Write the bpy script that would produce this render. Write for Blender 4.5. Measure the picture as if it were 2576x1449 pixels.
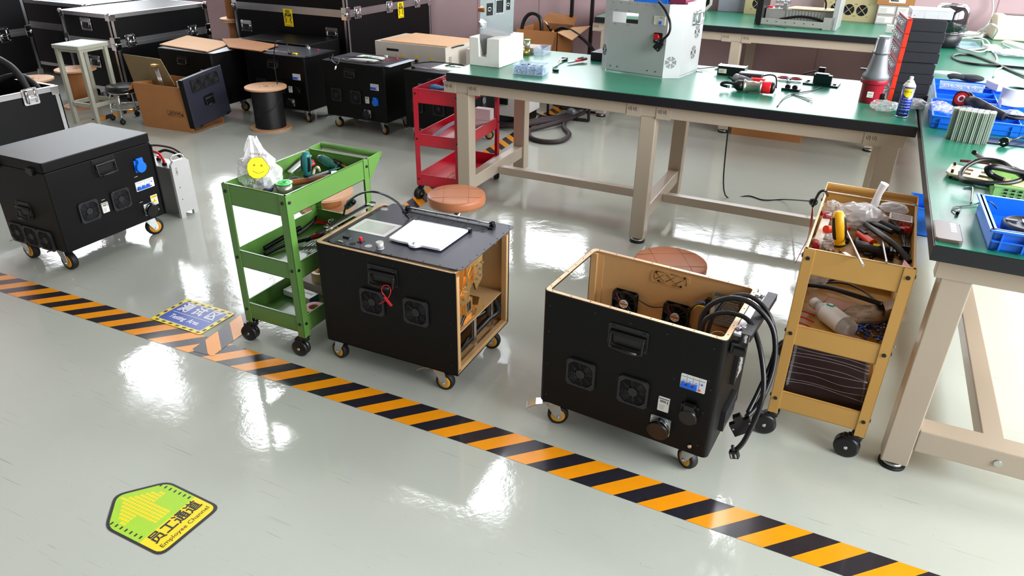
import bpy, bmesh, math, random
from mathutils import Matrix, Vector, Euler
R = math.radians
PI = math.pi
random.seed(7)
SC = bpy.context.scene
for o in list(bpy.data.objects): bpy.data.objects.remove(o)

# ------------------------------------------------------------ camera
F = 1789.5
EYE = Vector((0, 0, 1.65))
CX = Vector((0.90199, 0.43149, 0.01496)).normalized()
CZ = Vector((-0.37492, 0.79999, -0.46845)).normalized()
CY = CZ.cross(CX).normalized()           # image down
CX = CY.cross(CZ).normalized()
cam = bpy.data.cameras.new('camera'); camo = bpy.data.objects.new('camera', cam)
SC.collection.objects.link(camo); SC.camera = camo
cam.sensor_width = 36; cam.lens = 36 * F / 2576; cam.clip_start = .05; cam.clip_end = 200
mr = Matrix((CX, -CY, -CZ)).transposed().to_4x4(); camo.matrix_world = Matrix.Translation(EYE) @ mr

def at(px, py, z=0.0):
    """point at height z that the photograph shows at pixel px, py"""
    d = CX * ((px - 1288) / F) + CY * ((py - 724.5) / F) + CZ
    return EYE + d * ((z - EYE.z) / d.z)
def aty(px, py, y):
    d = CX * ((px - 1288) / F) + CY * ((py - 724.5) / F) + CZ
    return EYE + d * (y / d.y)

# ------------------------------------------------------------ light
W = bpy.data.worlds.new('sky'); SC.world = W; W.use_nodes = True
W.node_tree.nodes['Background'].inputs[0].default_value = (.86, .93, 1, 1)
W.node_tree.nodes['Background'].inputs[1].default_value = 2.0
SC.view_settings.view_transform = 'Standard'; SC.view_settings.look = 'None'
SC.view_settings.exposure = 0.1; SC.view_settings.gamma = 1
def area(name, loc, rot, sx, sy, power, col=(1, 1, 1)):
    l = bpy.data.lights.new(name, 'AREA'); l.shape = 'RECTANGLE'; l.size = sx; l.size_y = sy
    l.energy = power; l.color = col
    o = bpy.data.objects.new(name, l); SC.collection.objects.link(o); o.location = loc; o.rotation_euler = rot
    return o
DAY = (.93, .97, 1.0)
# daylight entering through the window band of the back wall, the high windows and the right wall
for x, h, e, z0 in ((-12.3, 3.0, 170, 1.35), (-9.9, 3.0, 150, 1.35), (-7.5, 3.0, 110, 1.35), (-3.4, .9, 42, 1.7), (-.6, 1.7, 60, 1.35), (1.9, 1.7, 80, 1.35)):  # the short window is added to brighten the middle of the floor
    area('daylight_back', (x, 7.32, z0+h/2), (R(-90), 0, 0), 1.9, h-.1, e, DAY)
for x, z, w in ((-11.0, 6.2, 1.5), (-8.0, 6.3, 1.3), (-4.4, 6.0, 1.9), (-.9, 5.7, 1.2)):
    area('daylight_high', (x, 7.32, z), (R(-90), 0, 0), w, 1.4, 75*w, DAY)
for y, e in ((-1.2, 70), (1.6, 300), (4.4, 300)):
    area('daylight_right', (3.42, y, 2.3), (0, R(90), 0), 2.2, 2.4, e, DAY)
# added overhead fill lights, placed behind the camera
for x in (-9, -4, .5):
    for y in (-2.2,):
        area('fill_light', (x, y, 7.9), (0, 0, 0), 2.6, 1.4, 16, (1, .98, .95))

# ------------------------------------------------------------ materials
def lin(h):
    h = h.lstrip('#'); c = [int(h[i:i+2], 16) / 255 for i in (0, 2, 4)]
    return tuple(x / 12.92 if x <= .04045 else ((x + .055) / 1.055) ** 2.4 for x in c) + (1,)
MATS = {}
def mat(name, col, rough=.5, metal=0, var=.06, scale=20, bump=0, bscale=200, trans=0, alpha=1, emit=0, coat=0, ior=1.5, spec=.5, aniso=0):
    if name in MATS: return MATS[name]
    m = bpy.data.materials.new(name); m.use_nodes = True; nt = m.node_tree; N = nt.nodes; L = nt.links
    b = N['Principled BSDF']; c = lin(col) if isinstance(col, str) else col
    tc = N.new('ShaderNodeTexCoord'); n = N.new('ShaderNodeTexNoise'); n.inputs['Scale'].default_value = scale; n.inputs['Detail'].default_value = 4
    L.new(tc.outputs['Object'], n.inputs['Vector'])
    mx = N.new('ShaderNodeMix'); mx.data_type = 'RGBA'
    mx.inputs[6].default_value = tuple(x * (1 - var) for x in c[:3]) + (1,); mx.inputs[7].default_value = tuple(min(1, x * (1 + var)) for x in c[:3]) + (1,)
    L.new(n.outputs['Fac'], mx.inputs[0]); L.new(mx.outputs[2], b.inputs['Base Color'])
    b.inputs['Roughness'].default_value = rough; b.inputs['Metallic'].default_value = metal; b.inputs['IOR'].default_value = ior
    b.inputs['Specular IOR Level'].default_value = spec
    if coat: b.inputs['Coat Weight'].default_value = coat; b.inputs['Coat Roughness'].default_value = .08
    if trans: b.inputs['Transmission Weight'].default_value = trans
    if alpha < 1: b.inputs['Alpha'].default_value = alpha
    if emit: L.new(mx.outputs[2], b.inputs['Emission Color']); b.inputs['Emission Strength'].default_value = emit
    if bump:
        n2 = N.new('ShaderNodeTexNoise'); n2.inputs['Scale'].default_value = bscale; n2.inputs['Detail'].default_value = 3
        bp = N.new('ShaderNodeBump'); bp.inputs['Strength'].default_value = bump; bp.inputs['Distance'].default_value = .002
        L.new(tc.outputs['Object'], n2.inputs['Vector']); L.new(n2.outputs['Fac'], bp.inputs['Height']); L.new(bp.outputs[0], b.inputs['Normal'])
    MATS[name] = m; return m

def floor_mat():
    m = mat('epoxy_floor', '#b6baaf', .1, var=.02, scale=1.2, spec=.62); nt = m.node_tree; N = nt.nodes; L = nt.links; b = N['Principled BSDF']
    tc = N['Texture Coordinate']
    def noise(sc, det=4, rough=.5, dist=0):
        n = N.new('ShaderNodeTexNoise'); n.inputs['Scale'].default_value = sc; n.inputs['Detail'].default_value = det
        n.inputs['Roughness'].default_value = rough; n.inputs['Distortion'].default_value = dist; L.new(tc.outputs['Object'], n.inputs['Vector']); return n
    base = b.inputs['Base Color'].links[0].from_socket
    def mul(src, fac_sock, col, lo, hi, k=1.0):
        r = N.new('ShaderNodeMapRange'); r.inputs[1].default_value = lo; r.inputs[2].default_value = hi; r.inputs[4].default_value = k
        L.new(fac_sock, r.inputs[0])
        x = N.new('ShaderNodeMix'); x.data_type = 'RGBA'; x.blend_type = 'MULTIPLY'; L.new(r.outputs[0], x.inputs[0]); L.new(src, x.inputs[6]); x.inputs[7].default_value = col
        return x.outputs[2]
    c = mul(base, noise(26, 8, .75, .6).outputs['Fac'], (.72, .66, .58, 1), .665, .74, .75)       # brown scuffs
    c = mul(c, noise(150, 2, .5).outputs['Fac'], (.35, .33, .3, 1), .745, .76, .9)             # specks
    # fine scratches: stretched noise in two directions
    for ang, s2 in ((.5, .70), (-.9, .71), (1.3, .72)):
        mp = N.new('ShaderNodeMapping'); mp.inputs['Rotation'].default_value = (0, 0, ang); mp.inputs['Scale'].default_value = (1.6, 90, 1)
        L.new(tc.outputs['Object'], mp.inputs['Vector'])
        n = N.new('ShaderNodeTexNoise'); n.inputs['Scale'].default_value = 1.7; n.inputs['Detail'].default_value = 3; L.new(mp.outputs[0], n.inputs['Vector'])
        c = mul(c, n.outputs['Fac'], (.6, .57, .52, 1), s2, s2 + .03, .7)
    L.new(c, b.inputs['Base Color'])
    rr = N.new('ShaderNodeMapRange'); rr.inputs[1].default_value = .35; rr.inputs[2].default_value = .7; rr.inputs[3].default_value = .04; rr.inputs[4].default_value = .15
    L.new(noise(3, 6).outputs['Fac'], rr.inputs[0]); L.new(rr.outputs[0], b.inputs['Roughness'])
    bp = N.new('ShaderNodeBump'); bp.inputs['Strength'].default_value = .35; bp.inputs['Distance'].default_value = .004
    L.new(noise(5, 6, .55, .3).outputs['Fac'], bp.inputs['Height'])
    bp2 = N.new('ShaderNodeBump'); bp2.inputs['Strength'].default_value = .12; bp2.inputs['Distance'].default_value = .001
    L.new(noise(60, 3).outputs['Fac'], bp2.inputs['Height']); L.new(bp.outputs[0], bp2.inputs['Normal']); L.new(bp2.outputs[0], b.inputs['Normal'])
    return m

BLACK = mat('black_powder_coat', '#040405', .42, spec=.22, bump=.25, bscale=900, var=.12, scale=4)
BLACKP = mat('black_plastic', '#0a0a0c', .36)
DARKP = mat('dark_grey_plastic', '#1c1c20', .42)
PANEL = mat('black_panel_blue_sheen', '#2b2c38', .36, bump=.1, bscale=900, var=.05)  # bluish reflection put into the panel's base colour
CASEB = mat('laminated_black_board', '#050507', .42, spec=.25, bump=.2, bscale=700, var=.1)
ALU = mat('aluminium_profile', '#cfd0d2', .3, 1, var=.05)
CHROME = mat('bright_chrome', '#e6e6e8', .12, 1)
ZINC = mat('zinc_plated_steel', '#c9cccb', .28, 1, var=.1, scale=60)
STEEL = mat('steel', '#b9babc', .25, 1)
GOLDY = mat('chromate_gold_aluminium', '#cda673', .42, .4, var=.16, scale=6, bump=.1)
RIM = mat('highlit_gold_rim', '#dcbb95', .32, .6, var=.08, scale=8)  # highlights along the gold edge put into a paler colour
GOLDB = mat('bright_gold_metal', '#e0b06a', .22, .9, var=.12, scale=14)
RUBBER = mat('black_rubber', '#0a0a0b', .55, bump=.3, bscale=300)
YHUB = mat('amber_wheel_hub', '#e8a020', .3)
WHITEP = mat('white_plastic', '#e9e8e2', .4)
BLUEP = mat('blue_plastic', '#1473e6', .35)
BLUED = mat('blue_toggle', '#1a63d8', .35)
REDP = mat('red_plastic', '#d01220', .32)
GREEN = mat('green_painted_steel', '#568239', .34, var=.05, scale=5, coat=.2)
REDC = mat('red_painted_steel', '#c4132f', .3, var=.05, scale=5, coat=.3)
YELC = mat('tan_yellow_painted_steel', '#bf924a', .36, var=.04, scale=5)
BENCHF = mat('beige_painted_steel', '#b4a693', .33, var=.05, scale=5, coat=.15)
BENCHT = mat('green_bench_mat', '#27795e', .3, var=.1, scale=5, bump=.12, bscale=60, spec=.45)
BENCHE = mat('black_bench_edge', '#16161c', .35)
BENCHU = mat('chipboard', '#b08a5c', .8, var=.25, scale=120)
WALLM = mat('pink_grey_wall_panel', '#c6a9ad', .22, var=.04, scale=2)
CARD = mat('brown_cardboard', '#a9713f', .75, var=.1, scale=8, bump=.1, bscale=120)
CARDL = mat('light_cardboard', '#d3a77c', .75, var=.07, scale=8)
WOOD = mat('pale_plywood', '#d2a077', .55, var=.14, scale=30)
LEATH = mat('tan_leather', '#b5724c', .38, var=.07, scale=8, bump=.3, bscale=260)
SEAM = mat('stitch_seam', '#8a4f31', .6)
WHITE = mat('white_paint', '#eeeeea', .5)
FOAM = mat('white_foam', '#f1efe6', .6, bump=.3, bscale=300)
SILV = mat('silver_anodised_sheet', '#b9bbb9', .36, .35, var=.03)
GREYP = mat('grey_plastic', '#74777a', .4)
LGREY = mat('light_grey_paint', '#c9c9c5', .4, .2)
CLEAR = mat('clear_film', '#ffffff', .12, alpha=.28, spec=.9, bump=.5, bscale=40)
CLEARB = mat('clear_blue_plastic', '#cfe4f7', .15, alpha=.27, spec=.8)
TAPEO = mat('orange_tape', '#f59a12', .26, var=.07, scale=25, coat=.3)
TAPEB = mat('black_tape', '#26242c', .26, var=.3, scale=45, coat=.3)
YEL = mat('yellow_print', '#f4d90a', .35)
YELD = mat('golden_yellow_print', '#fbd800', .35)
LIME = mat('lime_print', '#a5d428', .35)
BLUES = mat('blue_print', '#2f4fae', .3)
INK = mat('black_print', '#151318', .4)
TEXTW = mat('white_print', '#f4f4f6', .4)
SCREEN = mat('dark_glass', '#15191c', .08, spec=.8)
DVOID = mat('shade_in_openings', '#050506', .8)  # near black stands in for the shade inside vents and openings
COPPER = mat('copper', '#c07848', .3, 1)
OLIVE = mat('olive_gold_metal', '#a6964a', .3, .7)
SKIN = mat('pink_foam_bag', '#e9aab8', .5)

# ------------------------------------------------------------ mesh builder
class MB:
    def __init__(s, m=None):
        s.v = []; s.f = []; s.mi = []; s.sm = []; s.mats = []; s.T = Matrix(); s.m = 0
        if m: s.use(m)
    def use(s, m):
        if m not in s.mats: s.mats.append(m)
        s.m = s.mats.index(m); return s
    def tf(s, M=None): s.T = M if M is not None else Matrix(); return s
    def add(s, vs, fs, smooth=False):
        b = len(s.v); s.v += [tuple(s.T @ Vector(v)) for v in vs]
        for f in fs: s.f.append([b + i for i in f]); s.mi.append(s.m); s.sm.append(smooth)
        return s
    def box(s, x0, x1, y0, y1, z0, z1):
        return s.add([(x0,y0,z0),(x1,y0,z0),(x1,y1,z0),(x0,y1,z0),(x0,y0,z1),(x1,y0,z1),(x1,y1,z1),(x0,y1,z1)],
                     [(0,3,2,1),(4,5,6,7),(0,1,5,4),(1,2,6,5),(2,3,7,6),(3,0,4,7)])
    def cbox(s, c, d): return s.box(c[0]-d[0]/2, c[0]+d[0]/2, c[1]-d[1]/2, c[1]+d[1]/2, c[2]-d[2]/2, c[2]+d[2]/2)
    def rings(s, rs, cap=True, smooth=True, closed=False):
        n = len(rs[0]); vs = [v for r in rs for v in r]; fs = []
        K = len(rs)
        for k in range(K if closed else K - 1):
            a = k * n; b = ((k + 1) % K) * n
            for i in range(n): fs.append((a + i, a + (i+1) % n, b + (i+1) % n, b + i))
        s.add(vs, fs, smooth)
        if cap and not closed:
            b = len(s.v) - len(vs)
            s.f.append([b + i for i in reversed(range(n))]); s.mi.append(s.m); s.sm.append(False)
            s.f.append([b + (K-1)*n + i for i in range(n)]); s.mi.append(s.m); s.sm.append(False)
        return s
    def cyl(s, p, q, r, r2=None, n=14, cap=True):
        p = Vector(p); q = Vector(q); r2 = r if r2 is None else r2
        d = (q - p).normalized(); a = d.orthogonal().normalized(); b = d.cross(a)
        rs = [[tuple(c + a * (rr * math.cos(t * 2 * PI / n)) + b * (rr * math.sin(t * 2 * PI / n))) for t in range(n)] for c, rr in ((p, r), (q, r2))]
        return s.rings(rs, cap)
    def lathe(s, prof, c=(0, 0, 0), n=24, axis='z', cap=True, sharp=False):
        rs = []
        for r, h in prof:
            ring = []
            for t in range(n):
                a = t * 2 * PI / n; u, v = r * math.cos(a), r * math.sin(a)
                p = (u, v, h) if axis == 'z' else ((h, u, v) if axis == 'x' else (v, h, u))
                ring.append((c[0] + p[0], c[1] + p[1], c[2] + p[2]))
            rs.append(ring)
        return s.rings(rs, cap, not sharp)
    def tube(s, pts, r, n=8, res=6, closed=False):
        P = [Vector(p) for p in pts]
        if res > 1 and len(P) > 2:
            Q = []
            m = len(P)
            for i in range(m if closed else m - 1):
                p0 = P[(i-1) % m] if closed or i > 0 else P[0]; p1 = P[i]; p2 = P[(i+1) % m]; p3 = P[(i+2) % m] if closed or i + 2 < m else P[-1]
                for k in range(res):
                    t = k / res
                    Q.append(.5 * ((2*p1) + (-p0+p2)*t + (2*p0-5*p1+4*p2-p3)*t*t + (-p0+3*p1-3*p2+p3)*t**3))
            if not closed: Q.append(P[-1])
            P = Q
        rs = []; K = len(P); up = None
        for i, p in enumerate(P):
            d = (P[(i+1) % K] if closed or i < K-1 else p) - (P[i-1] if closed or i > 0 else p)
            if d.length < 1e-9: d = Vector((0, 0, 1))
            d.normalize()
            if up is None: up = d.orthogonal().normalized()
            up = (up - d * up.dot(d)); up = up.normalized() if up.length > 1e-6 else d.orthogonal().normalized()
            w = d.cross(up); rr = r(i / max(1, K-1)) if callable(r) else r
            rs.append([tuple(p + up * (rr * math.cos(t*2*PI/n)) + w * (rr * math.sin(t*2*PI/n))) for t in range(n)])
        return s.rings(rs, not closed, True, closed)
    def prism(s, poly, z0, z1):
        n = len(poly); a = sum(poly[i][0]*poly[(i+1) % n][1] - poly[(i+1) % n][0]*poly[i][1] for i in range(n))
        if a < 0: poly = poly[::-1]
        vs = [(x, y, z0) for x, y in poly] + [(x, y, z1) for x, y in poly]
        return s.add(vs, [tuple(reversed(range(n))), tuple(range(n, 2*n))] + [(i, (i+1) % n, n + (i+1) % n, n + i) for i in range(n)])
    def frame(s, outer, inner, z0, z1):
        """plate with one hole: outer and inner loops of equal length"""
        n = len(outer); vs = [(x, y, z) for z in (z0, z1) for L in (outer, inner) for x, y in L]; fs = []
        for i in range(n):
            j = (i+1) % n
            fs += [(i, n+i, n+j, j), (2*n+i, 2*n+j, 3*n+j, 3*n+i), (i, j, 2*n+j, 2*n+i), (n+i, 3*n+i, 3*n+j, n+j)]
        return s.add(vs, fs)
    def sph(s, c, r, n=12, m=8, sc=(1, 1, 1)):
        rs = []
        for k in range(1, m):
            ph = PI * k / m
            rs.append([(c[0] + r*sc[0]*math.sin(ph)*math.cos(t*2*PI/n), c[1] + r*sc[1]*math.sin(ph)*math.sin(t*2*PI/n), c[2] - r*sc[2]*math.cos(ph)) for t in range(n)])
        return s.rings(rs)
    def torus(s, c, Rr, r, n=24, m=8, M=None):
        M = M or Matrix(); rs = []
        for k in range(n):
            a = k*2*PI/n
            rs.append([tuple(Vector(c) + M @ Vector(((Rr + r*math.cos(t*2*PI/m))*math.cos(a), (Rr + r*math.cos(t*2*PI/m))*math.sin(a), r*math.sin(t*2*PI/m)))) for t in range(m)])
        return s.rings(rs, closed=True)
    def text(s, st, size, M, w=None, depth=.0002, align='CENTER', bold=0):
        cu = bpy.data.curves.new('t', 'FONT'); cu.body = st; cu.size = size; cu.extrude = depth; cu.align_x = align; cu.align_y = 'CENTER'; cu.resolution_u = 2; cu.offset = bold
        o = bpy.data.objects.new('t', cu); SC.collection.objects.link(o)
        dg = bpy.context.evaluated_depsgraph_get(); dg.update(); me = o.evaluated_get(dg).to_mesh()
        if w and me.vertices:
            xs = [v.co.x for v in me.vertices]; k = w / max(1e-6, max(xs) - min(xs)); M = M @ Matrix.Diagonal((k, 1, 1, 1))
        T = s.T; s.T = T @ M; s.add([tuple(v.co) for v in me.vertices], [tuple(p.vertices) for p in me.polygons]); s.T = T
        o.evaluated_get(dg).to_mesh_clear(); bpy.data.objects.remove(o); bpy.data.curves.remove(cu); return s
    def mesh(s, name):
        me = bpy.data.meshes.new(name); me.from_pydata(s.v, [], s.f)
        for m in s.mats: me.materials.append(m)
        me.polygons.foreach_set('material_index', s.mi); me.polygons.foreach_set('use_smooth', s.sm); me.update(); return me
    def build(s, name, parent=None, M=None, bevel=0, seg=2, sub=0):
        o = bpy.data.objects.new(name, s.mesh(name)); SC.collection.objects.link(o)
        if parent: o.parent = parent
        if M is not None: o.matrix_local = M
        if bevel:
            b = o.modifiers.new('bevel', 'BEVEL'); b.width = bevel; b.segments = seg; b.limit_method = 'ANGLE'; b.angle_limit = R(40)
        if sub:
            b = o.modifiers.new('sub', 'SUBSURF'); b.levels = sub; b.render_levels = sub
        return o
def inst(o, parent, M, name=None):
    c = o.copy(); SC.collection.objects.link(c); c.parent = parent; c.matrix_local = M
    if name: c.name = name
    for ch in [x for x in bpy.data.objects if x.parent == o]:
        d = ch.copy(); SC.collection.objects.link(d); d.parent = c; d.matrix_local = ch.matrix_local.copy()
    return c
def copy_tree(o, parent=None):
    c = o.copy(); SC.collection.objects.link(c); c.parent = parent
    for ch in [x for x in bpy.data.objects if x.parent == o]: copy_tree(ch, c)
    return c
def tag(o, label=None, cat=None, group=None, kind=None):
    if label: o['label'] = label
    if cat: o['category'] = cat
    if group: o['group'] = group
    if kind: o['kind'] = kind
    return o
def thing(name, label, cat, loc=(0, 0, 0), rz=0, group=None):
    o = bpy.data.objects.new(name, None); SC.collection.objects.link(o); o.empty_display_size = .1
    o.location = loc; o.rotation_euler = (0, 0, rz); return tag(o, label, cat, group)
def struct(name, mb, **k): return tag(mb.build(name, **k), kind='structure')
def T(x=0, y=0, z=0): return Matrix.Translation((x, y, z))
def RX(a): return Matrix.Rotation(a, 4, 'X')
def RY(a): return Matrix.Rotation(a, 4, 'Y')
def RZ(a): return Matrix.Rotation(a, 4, 'Z')
# u,v,w frame (w outwards) on the faces of a box that starts at its front left bottom corner
FRONT = Matrix(((1, 0, 0, 0), (0, 0, -1, 0), (0, 1, 0, 0), (0, 0, 0, 1)))
def face(side, x=0, y=0, z=0):
    a = {'front': 0, 'right': PI/2, 'back': PI, 'left': -PI/2}[side]
    return T(x, y, z) @ RZ(a) @ FRONT
def rrect(x0, x1, y0, y1, r, n=4):
    P = []
    for cx, cy, a0 in ((x1-r, y0+r, -90), (x1-r, y1-r, 0), (x0+r, y1-r, 90), (x0+r, y0+r, 180)):
        for k in range(n+1): a = R(a0 + 90*k/n); P.append((cx + r*math.cos(a), cy + r*math.sin(a)))
    return P
def strip(mb, pts, w, z0, z1):
    """flat band along a polyline in xy"""
    for (a, b) in zip(pts, pts[1:]):
        a = Vector(a); b = Vector(b); d = (b-a).normalized(); nrm = Vector((-d.y, d.x)) * w/2
        mb.prism([tuple(a-nrm), tuple(b-nrm), tuple(b+nrm), tuple(a+nrm)], z0, z1)

# ------------------------------------------------------------ the room
YW = 7.25
XL, XR, YF, ZC = -14, 3.5, -4.0, 8.0
struct('floor', MB(floor_mat()).box(XL-.2, XR+.2, YF-.2, YW+.2, -.1, 0))
CEILM = mat('white_ceiling', '#9a9a97', .7)
struct('ceiling', MB(CEILM).box(XL-.2, XR+.2, YF-.2, YW+.2, ZC, ZC+.1))
wb = MB(WALLM)
BACKWIN = [(x-1.0, x+1.0, 1.65 if x == -3.4 else 1.3, t) for x, t in ((-12.3, 4.35), (-9.9, 4.35), (-7.5, 4.35), (-3.4, 2.65), (-.6, 3.05), (1.9, 3.05))]  # includes the short window added for its light on the floor
HIGHWIN = [(x-w/2-.05, x+w/2+.05, z-.75, z+.75) for x, z, w in ((-11.0, 6.2, 1.5), (-8.0, 6.3, 1.3), (-4.4, 6.0, 1.9), (-.9, 5.7, 1.2))]
def wall_y(mb, wins, z0, z1):
    wins = sorted(wins); x = XL
    for a, b, c, d in wins:
        mb.box(x, a, YW, YW+.15, z0, z1); mb.box(a, b, YW, YW+.15, z0, c); mb.box(a, b, YW, YW+.15, d, z1); x = b
    mb.box(x, XR, YW, YW+.15, z0, z1)
wall_y(wb, BACKWIN, 0, 4.4); wall_y(wb, HIGHWIN, 4.4, ZC)
# panel joints
wb.use(mat('panel_joint', '#a98d93', .4))
for x in (-9.9, -8.6, -7.3, -6.0, -4.95, -3.86, -3.14, -1.7, -.376, .9, 2.2): wb.box(x-.004, x+.004, YW-.003, YW, 0, 1.28)
struct('wall_back', wb)
for i, (a, b, c, d) in enumerate(BACKWIN + HIGHWIN):
    m = MB(WHITE)
    m.frame([(a, c), (b, c), (b, d), (a, d)], [(a+.06, c+.06), (b-.06, c+.06), (b-.06, d-.06), (a+.06, d-.06)], 0, .1)
    m.box((a+b)/2-.03, (a+b)/2+.03, c+.06, d-.06, .02, .08)
    if i < 6 and i != 3: m.box(a+.06, b-.06, (c+d)/2+.2, (c+d)/2+.25, .02, .08)
    for k in range(len(m.v)): x, y, z = m.v[k]; m.v[k] = (x, YW-.02+z, y)
    struct('window_%d' % (i+1), m)
RWIN = [(y-1.25, y+1.25, 1.2, 3.4) for y in (-1.2, 1.6, 4.4)]
wr = MB(WALLM); y = YF
for a, b, c, d in RWIN:
    wr.box(XR, XR+.15, y, a, 0, ZC); wr.box(XR, XR+.15, a, b, 0, c); wr.box(XR, XR+.15, a, b, d, ZC); y = b
wr.box(XR, XR+.15, y, YW, 0, ZC); struct('wall_right', wr)
for i, (a, b, c, d) in enumerate(RWIN):
    m = MB(WHITE); m.box(XR-.02, XR+.06, a, a+.06, c, d); m.box(XR-.02, XR+.06, b-.06, b, c, d); m.box(XR-.02, XR+.06, a, b, c, c+.06); m.box(XR-.02, XR+.06, a, b, d-.06, d)
    m.box(XR-.02, XR+.04, (a+b)/2-.03, (a+b)/2+.03, c, d); struct('window_%d' % (i+11), m)
DIMW = mat('dim_grey_wall', '#5c5855', .6)
struct('wall_left', MB(WALLM).box(XL-.15, XL, YF, YW, 0, ZC))
struct('wall_front', MB(DIMW).box(XL, XR, YF-.15, YF, 0, ZC))
struct('baseboard_back', MB(mat('grey_skirting', '#8f8a8c', .4)).box(XL, XR, YW-.02, YW, 0, .08))
# ------------------------------------------------------------ floor tape and stickers
def hazard(name, pts, w, label, per=.155, phase=0, flip=1, skew=1.0):
    """striped tape along a gently bent polyline; 45 degree bands cut from the strip"""
    m = MB(TAPEO); P = [Vector(p) for p in pts]; Ls = [0]
    for a, b in zip(P, P[1:]): Ls.append(Ls[-1] + (b-a).length)
    def pos(s, t):
        s = max(0, min(Ls[-1], s)); k = 0
        while k < len(P)-2 and s > Ls[k+1]: k += 1
        a, b = P[k], P[k+1]; d = (b-a).normalized(); q = a + d*(s-Ls[k]); nn = Vector((-d.y, d.x)); q = q + nn*t; return (q.x, q.y)
    h = w/2; s = -w*2 + phase; k = 0
    while s < Ls[-1] + w*2:
        m.use(TAPEO if k % 2 else TAPEB); e = s + per/2
        # parallelogram clipped to the strip ends, cut into 4 rows
        for r in range(6):
            t0 = -h + w*r/6; t1 = -h + w*(r+1)/6
            sh = flip*skew
            q = [(s+t0*sh, t0), (e+t0*sh, t0), (e+t1*sh, t1), (s+t1*sh, t1)]
            q = [(max(0, min(Ls[-1], a)), b) for a, b in q]
            if max(q[0][0], q[3][0]) >= Ls[-1] - 1e-5 and min(q[0][0], q[3][0]) >= Ls[-1] - 1e-5: continue
            if q[1][0] <= 1e-5 and q[2][0] <= 1e-5: continue
            Z = .0012
            m.add([pos(*a) + (Z,) for a in q], [(0, 1, 2, 3)])
        s = e; k += 1
    n = 10
    return tag(m.build(name), label, 'floor tape')
hazard('floor_tape', [(-4.6, 1.70), (-3.6, 1.725), (-2.2, 1.745), (-.9, 1.758), (.2, 1.742), (1.3, 1.72)], .128, 'long orange and black striped floor tape running across in front of the equipment boxes', phase=.0065, flip=1)
hazard('floor_tape', [(-2.22, 1.70), (-2.30, 2.5), (-2.36, 3.5), (-2.44, 4.8), (-2.49, 6.1), (-2.51, 7.1)], .115, 'orange and black striped floor tape leading from the green cart back to the wall', phase=.03, flip=1)
# (the second tape lies over the first one)
bpy.data.objects['floor_tape.001'].location.z = .0009
hazard('floor_tape', [tuple(at(240, 303))[:2], tuple(at(440, 245))[:2]], .115, 'short striped floor tape seen behind the tall stool legs', phase=.03)

st = thing('floor_sticker', 'blue and yellow Testing Area floor sticker lying on the striped tape crossing', 'floor sticker', (-2.49, 1.906, .0030), 0)
m = MB(YEL); m.prism(rrect(-.153, .153, -.104, .104, .012), 0, .0008)
m.use(INK)
for i in range(7):
    x = -.132 + i*.0415
    for y0 in (-.098, .086): m.prism([(x, y0), (x+.018, y0), (x+.024, y0+.010), (x+.006, y0+.010)], .0008, .0011)
for i in range(4):
    y = -.077 + i*.042
    for x0 in (-.149, .135): m.prism([(x0, y), (x0+.013, y), (x0+.013, y+.018), (x0, y+.018)], .0008, .0011)
m.build('yellow_border', st)
m = MB(TEXTW); m.prism(rrect(-.131, .131, -.083, .083, .01), .001, .0013)
m.use(BLUES); m.prism(rrect(-.129, .129, -.081, .081, .009), .0013, .0015); m.build('blue_panel', st)
m = MB(TEXTW)
m.text('测 试 区', .078, T(0, .036, .0018), w=.225, bold=.0016); m.box(-.112, .112, -.009, -.0065, .0015, .0019)
m.text('Testing  Area', .042, T(-.008, -.042, .0018), w=.172, bold=.0006); m.build('lettering', st)

sx = thing('floor_sticker', 'lime and yellow arrow shaped employee channel floor sticker lying in the aisle', 'floor sticker', (0, 0, .001), 0)
def rounded(poly, r, n=4):
    out = []; N = len(poly)
    for i in range(N):
        p0, p, p1 = Vector(poly[i-1]), Vector(poly[i]), Vector(poly[(i+1) % N])
        a = p + (p0-p).normalized()*r; b = p + (p1-p).normalized()*r
        for k in range(n+1):
            t = k/n; q = a*(1-t)**2 + p*2*t*(1-t) + b*t*t; out.append((q.x, q.y))
    return out
HS = [(-1.836, .984), (-1.742, .876), (-1.505, .874), (-1.497, 1.094), (-1.734, 1.102)]
cen = Vector((-1.655, .985)); INN = [tuple(cen + (Vector(p)-cen)*.93) for p in HS]
m = MB(INK); m.prism(rounded(HS, .03), 0, .0006); m.build('black_border', sx)
def cutx(poly, x, keep_left):
    out = []
    for i in range(len(poly)):
        a, b = poly[i], poly[(i+1) % len(poly)]
        ia = (a[0] < x) == keep_left; ib = (b[0] < x) == keep_left
        if ia: out.append(a)
        if ia != ib: t = (x-a[0])/(b[0]-a[0]); out.append((x, a[1]+(b[1]-a[1])*t))
    return out
RI = rounded(INN, .026)
m = MB(LIME); m.prism(cutx(RI, -1.602, True), .0006, .001)
m.use(INK)
for i in range(7):
    for y0 in (.893, 1.073): m.box(-1.742+i*.0205, -1.736+i*.0205, y0, y0+.011, .001, .0012)
m.build('lime_panel', sx)
m = MB(YELD); m.prism(cutx(RI, -1.602, False), .0006, .001); m.build('yellow_panel', sx)
m = MB(YELD)
for i in range(17):
    for j in range(13):
        x = -1.800 + i*.0108; y = .984 + (j-6)*.0118 + (i % 2)*.0
        w_ = .9*(i*.0108) if i < 8 else .0332
        if i >= 8 and i < 10: w_ = .078
        if abs(y-.984) <= w_ + .001: m.cyl((x, y, .001), (x, y, .0013), .0053, n=8)
m.build('dotted_arrow', sx)
m = MB(INK); m.text('员工通道', .05, T(-1.573, .988, .0013) @ RZ(PI/2), w=.176, bold=.0011)
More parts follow.
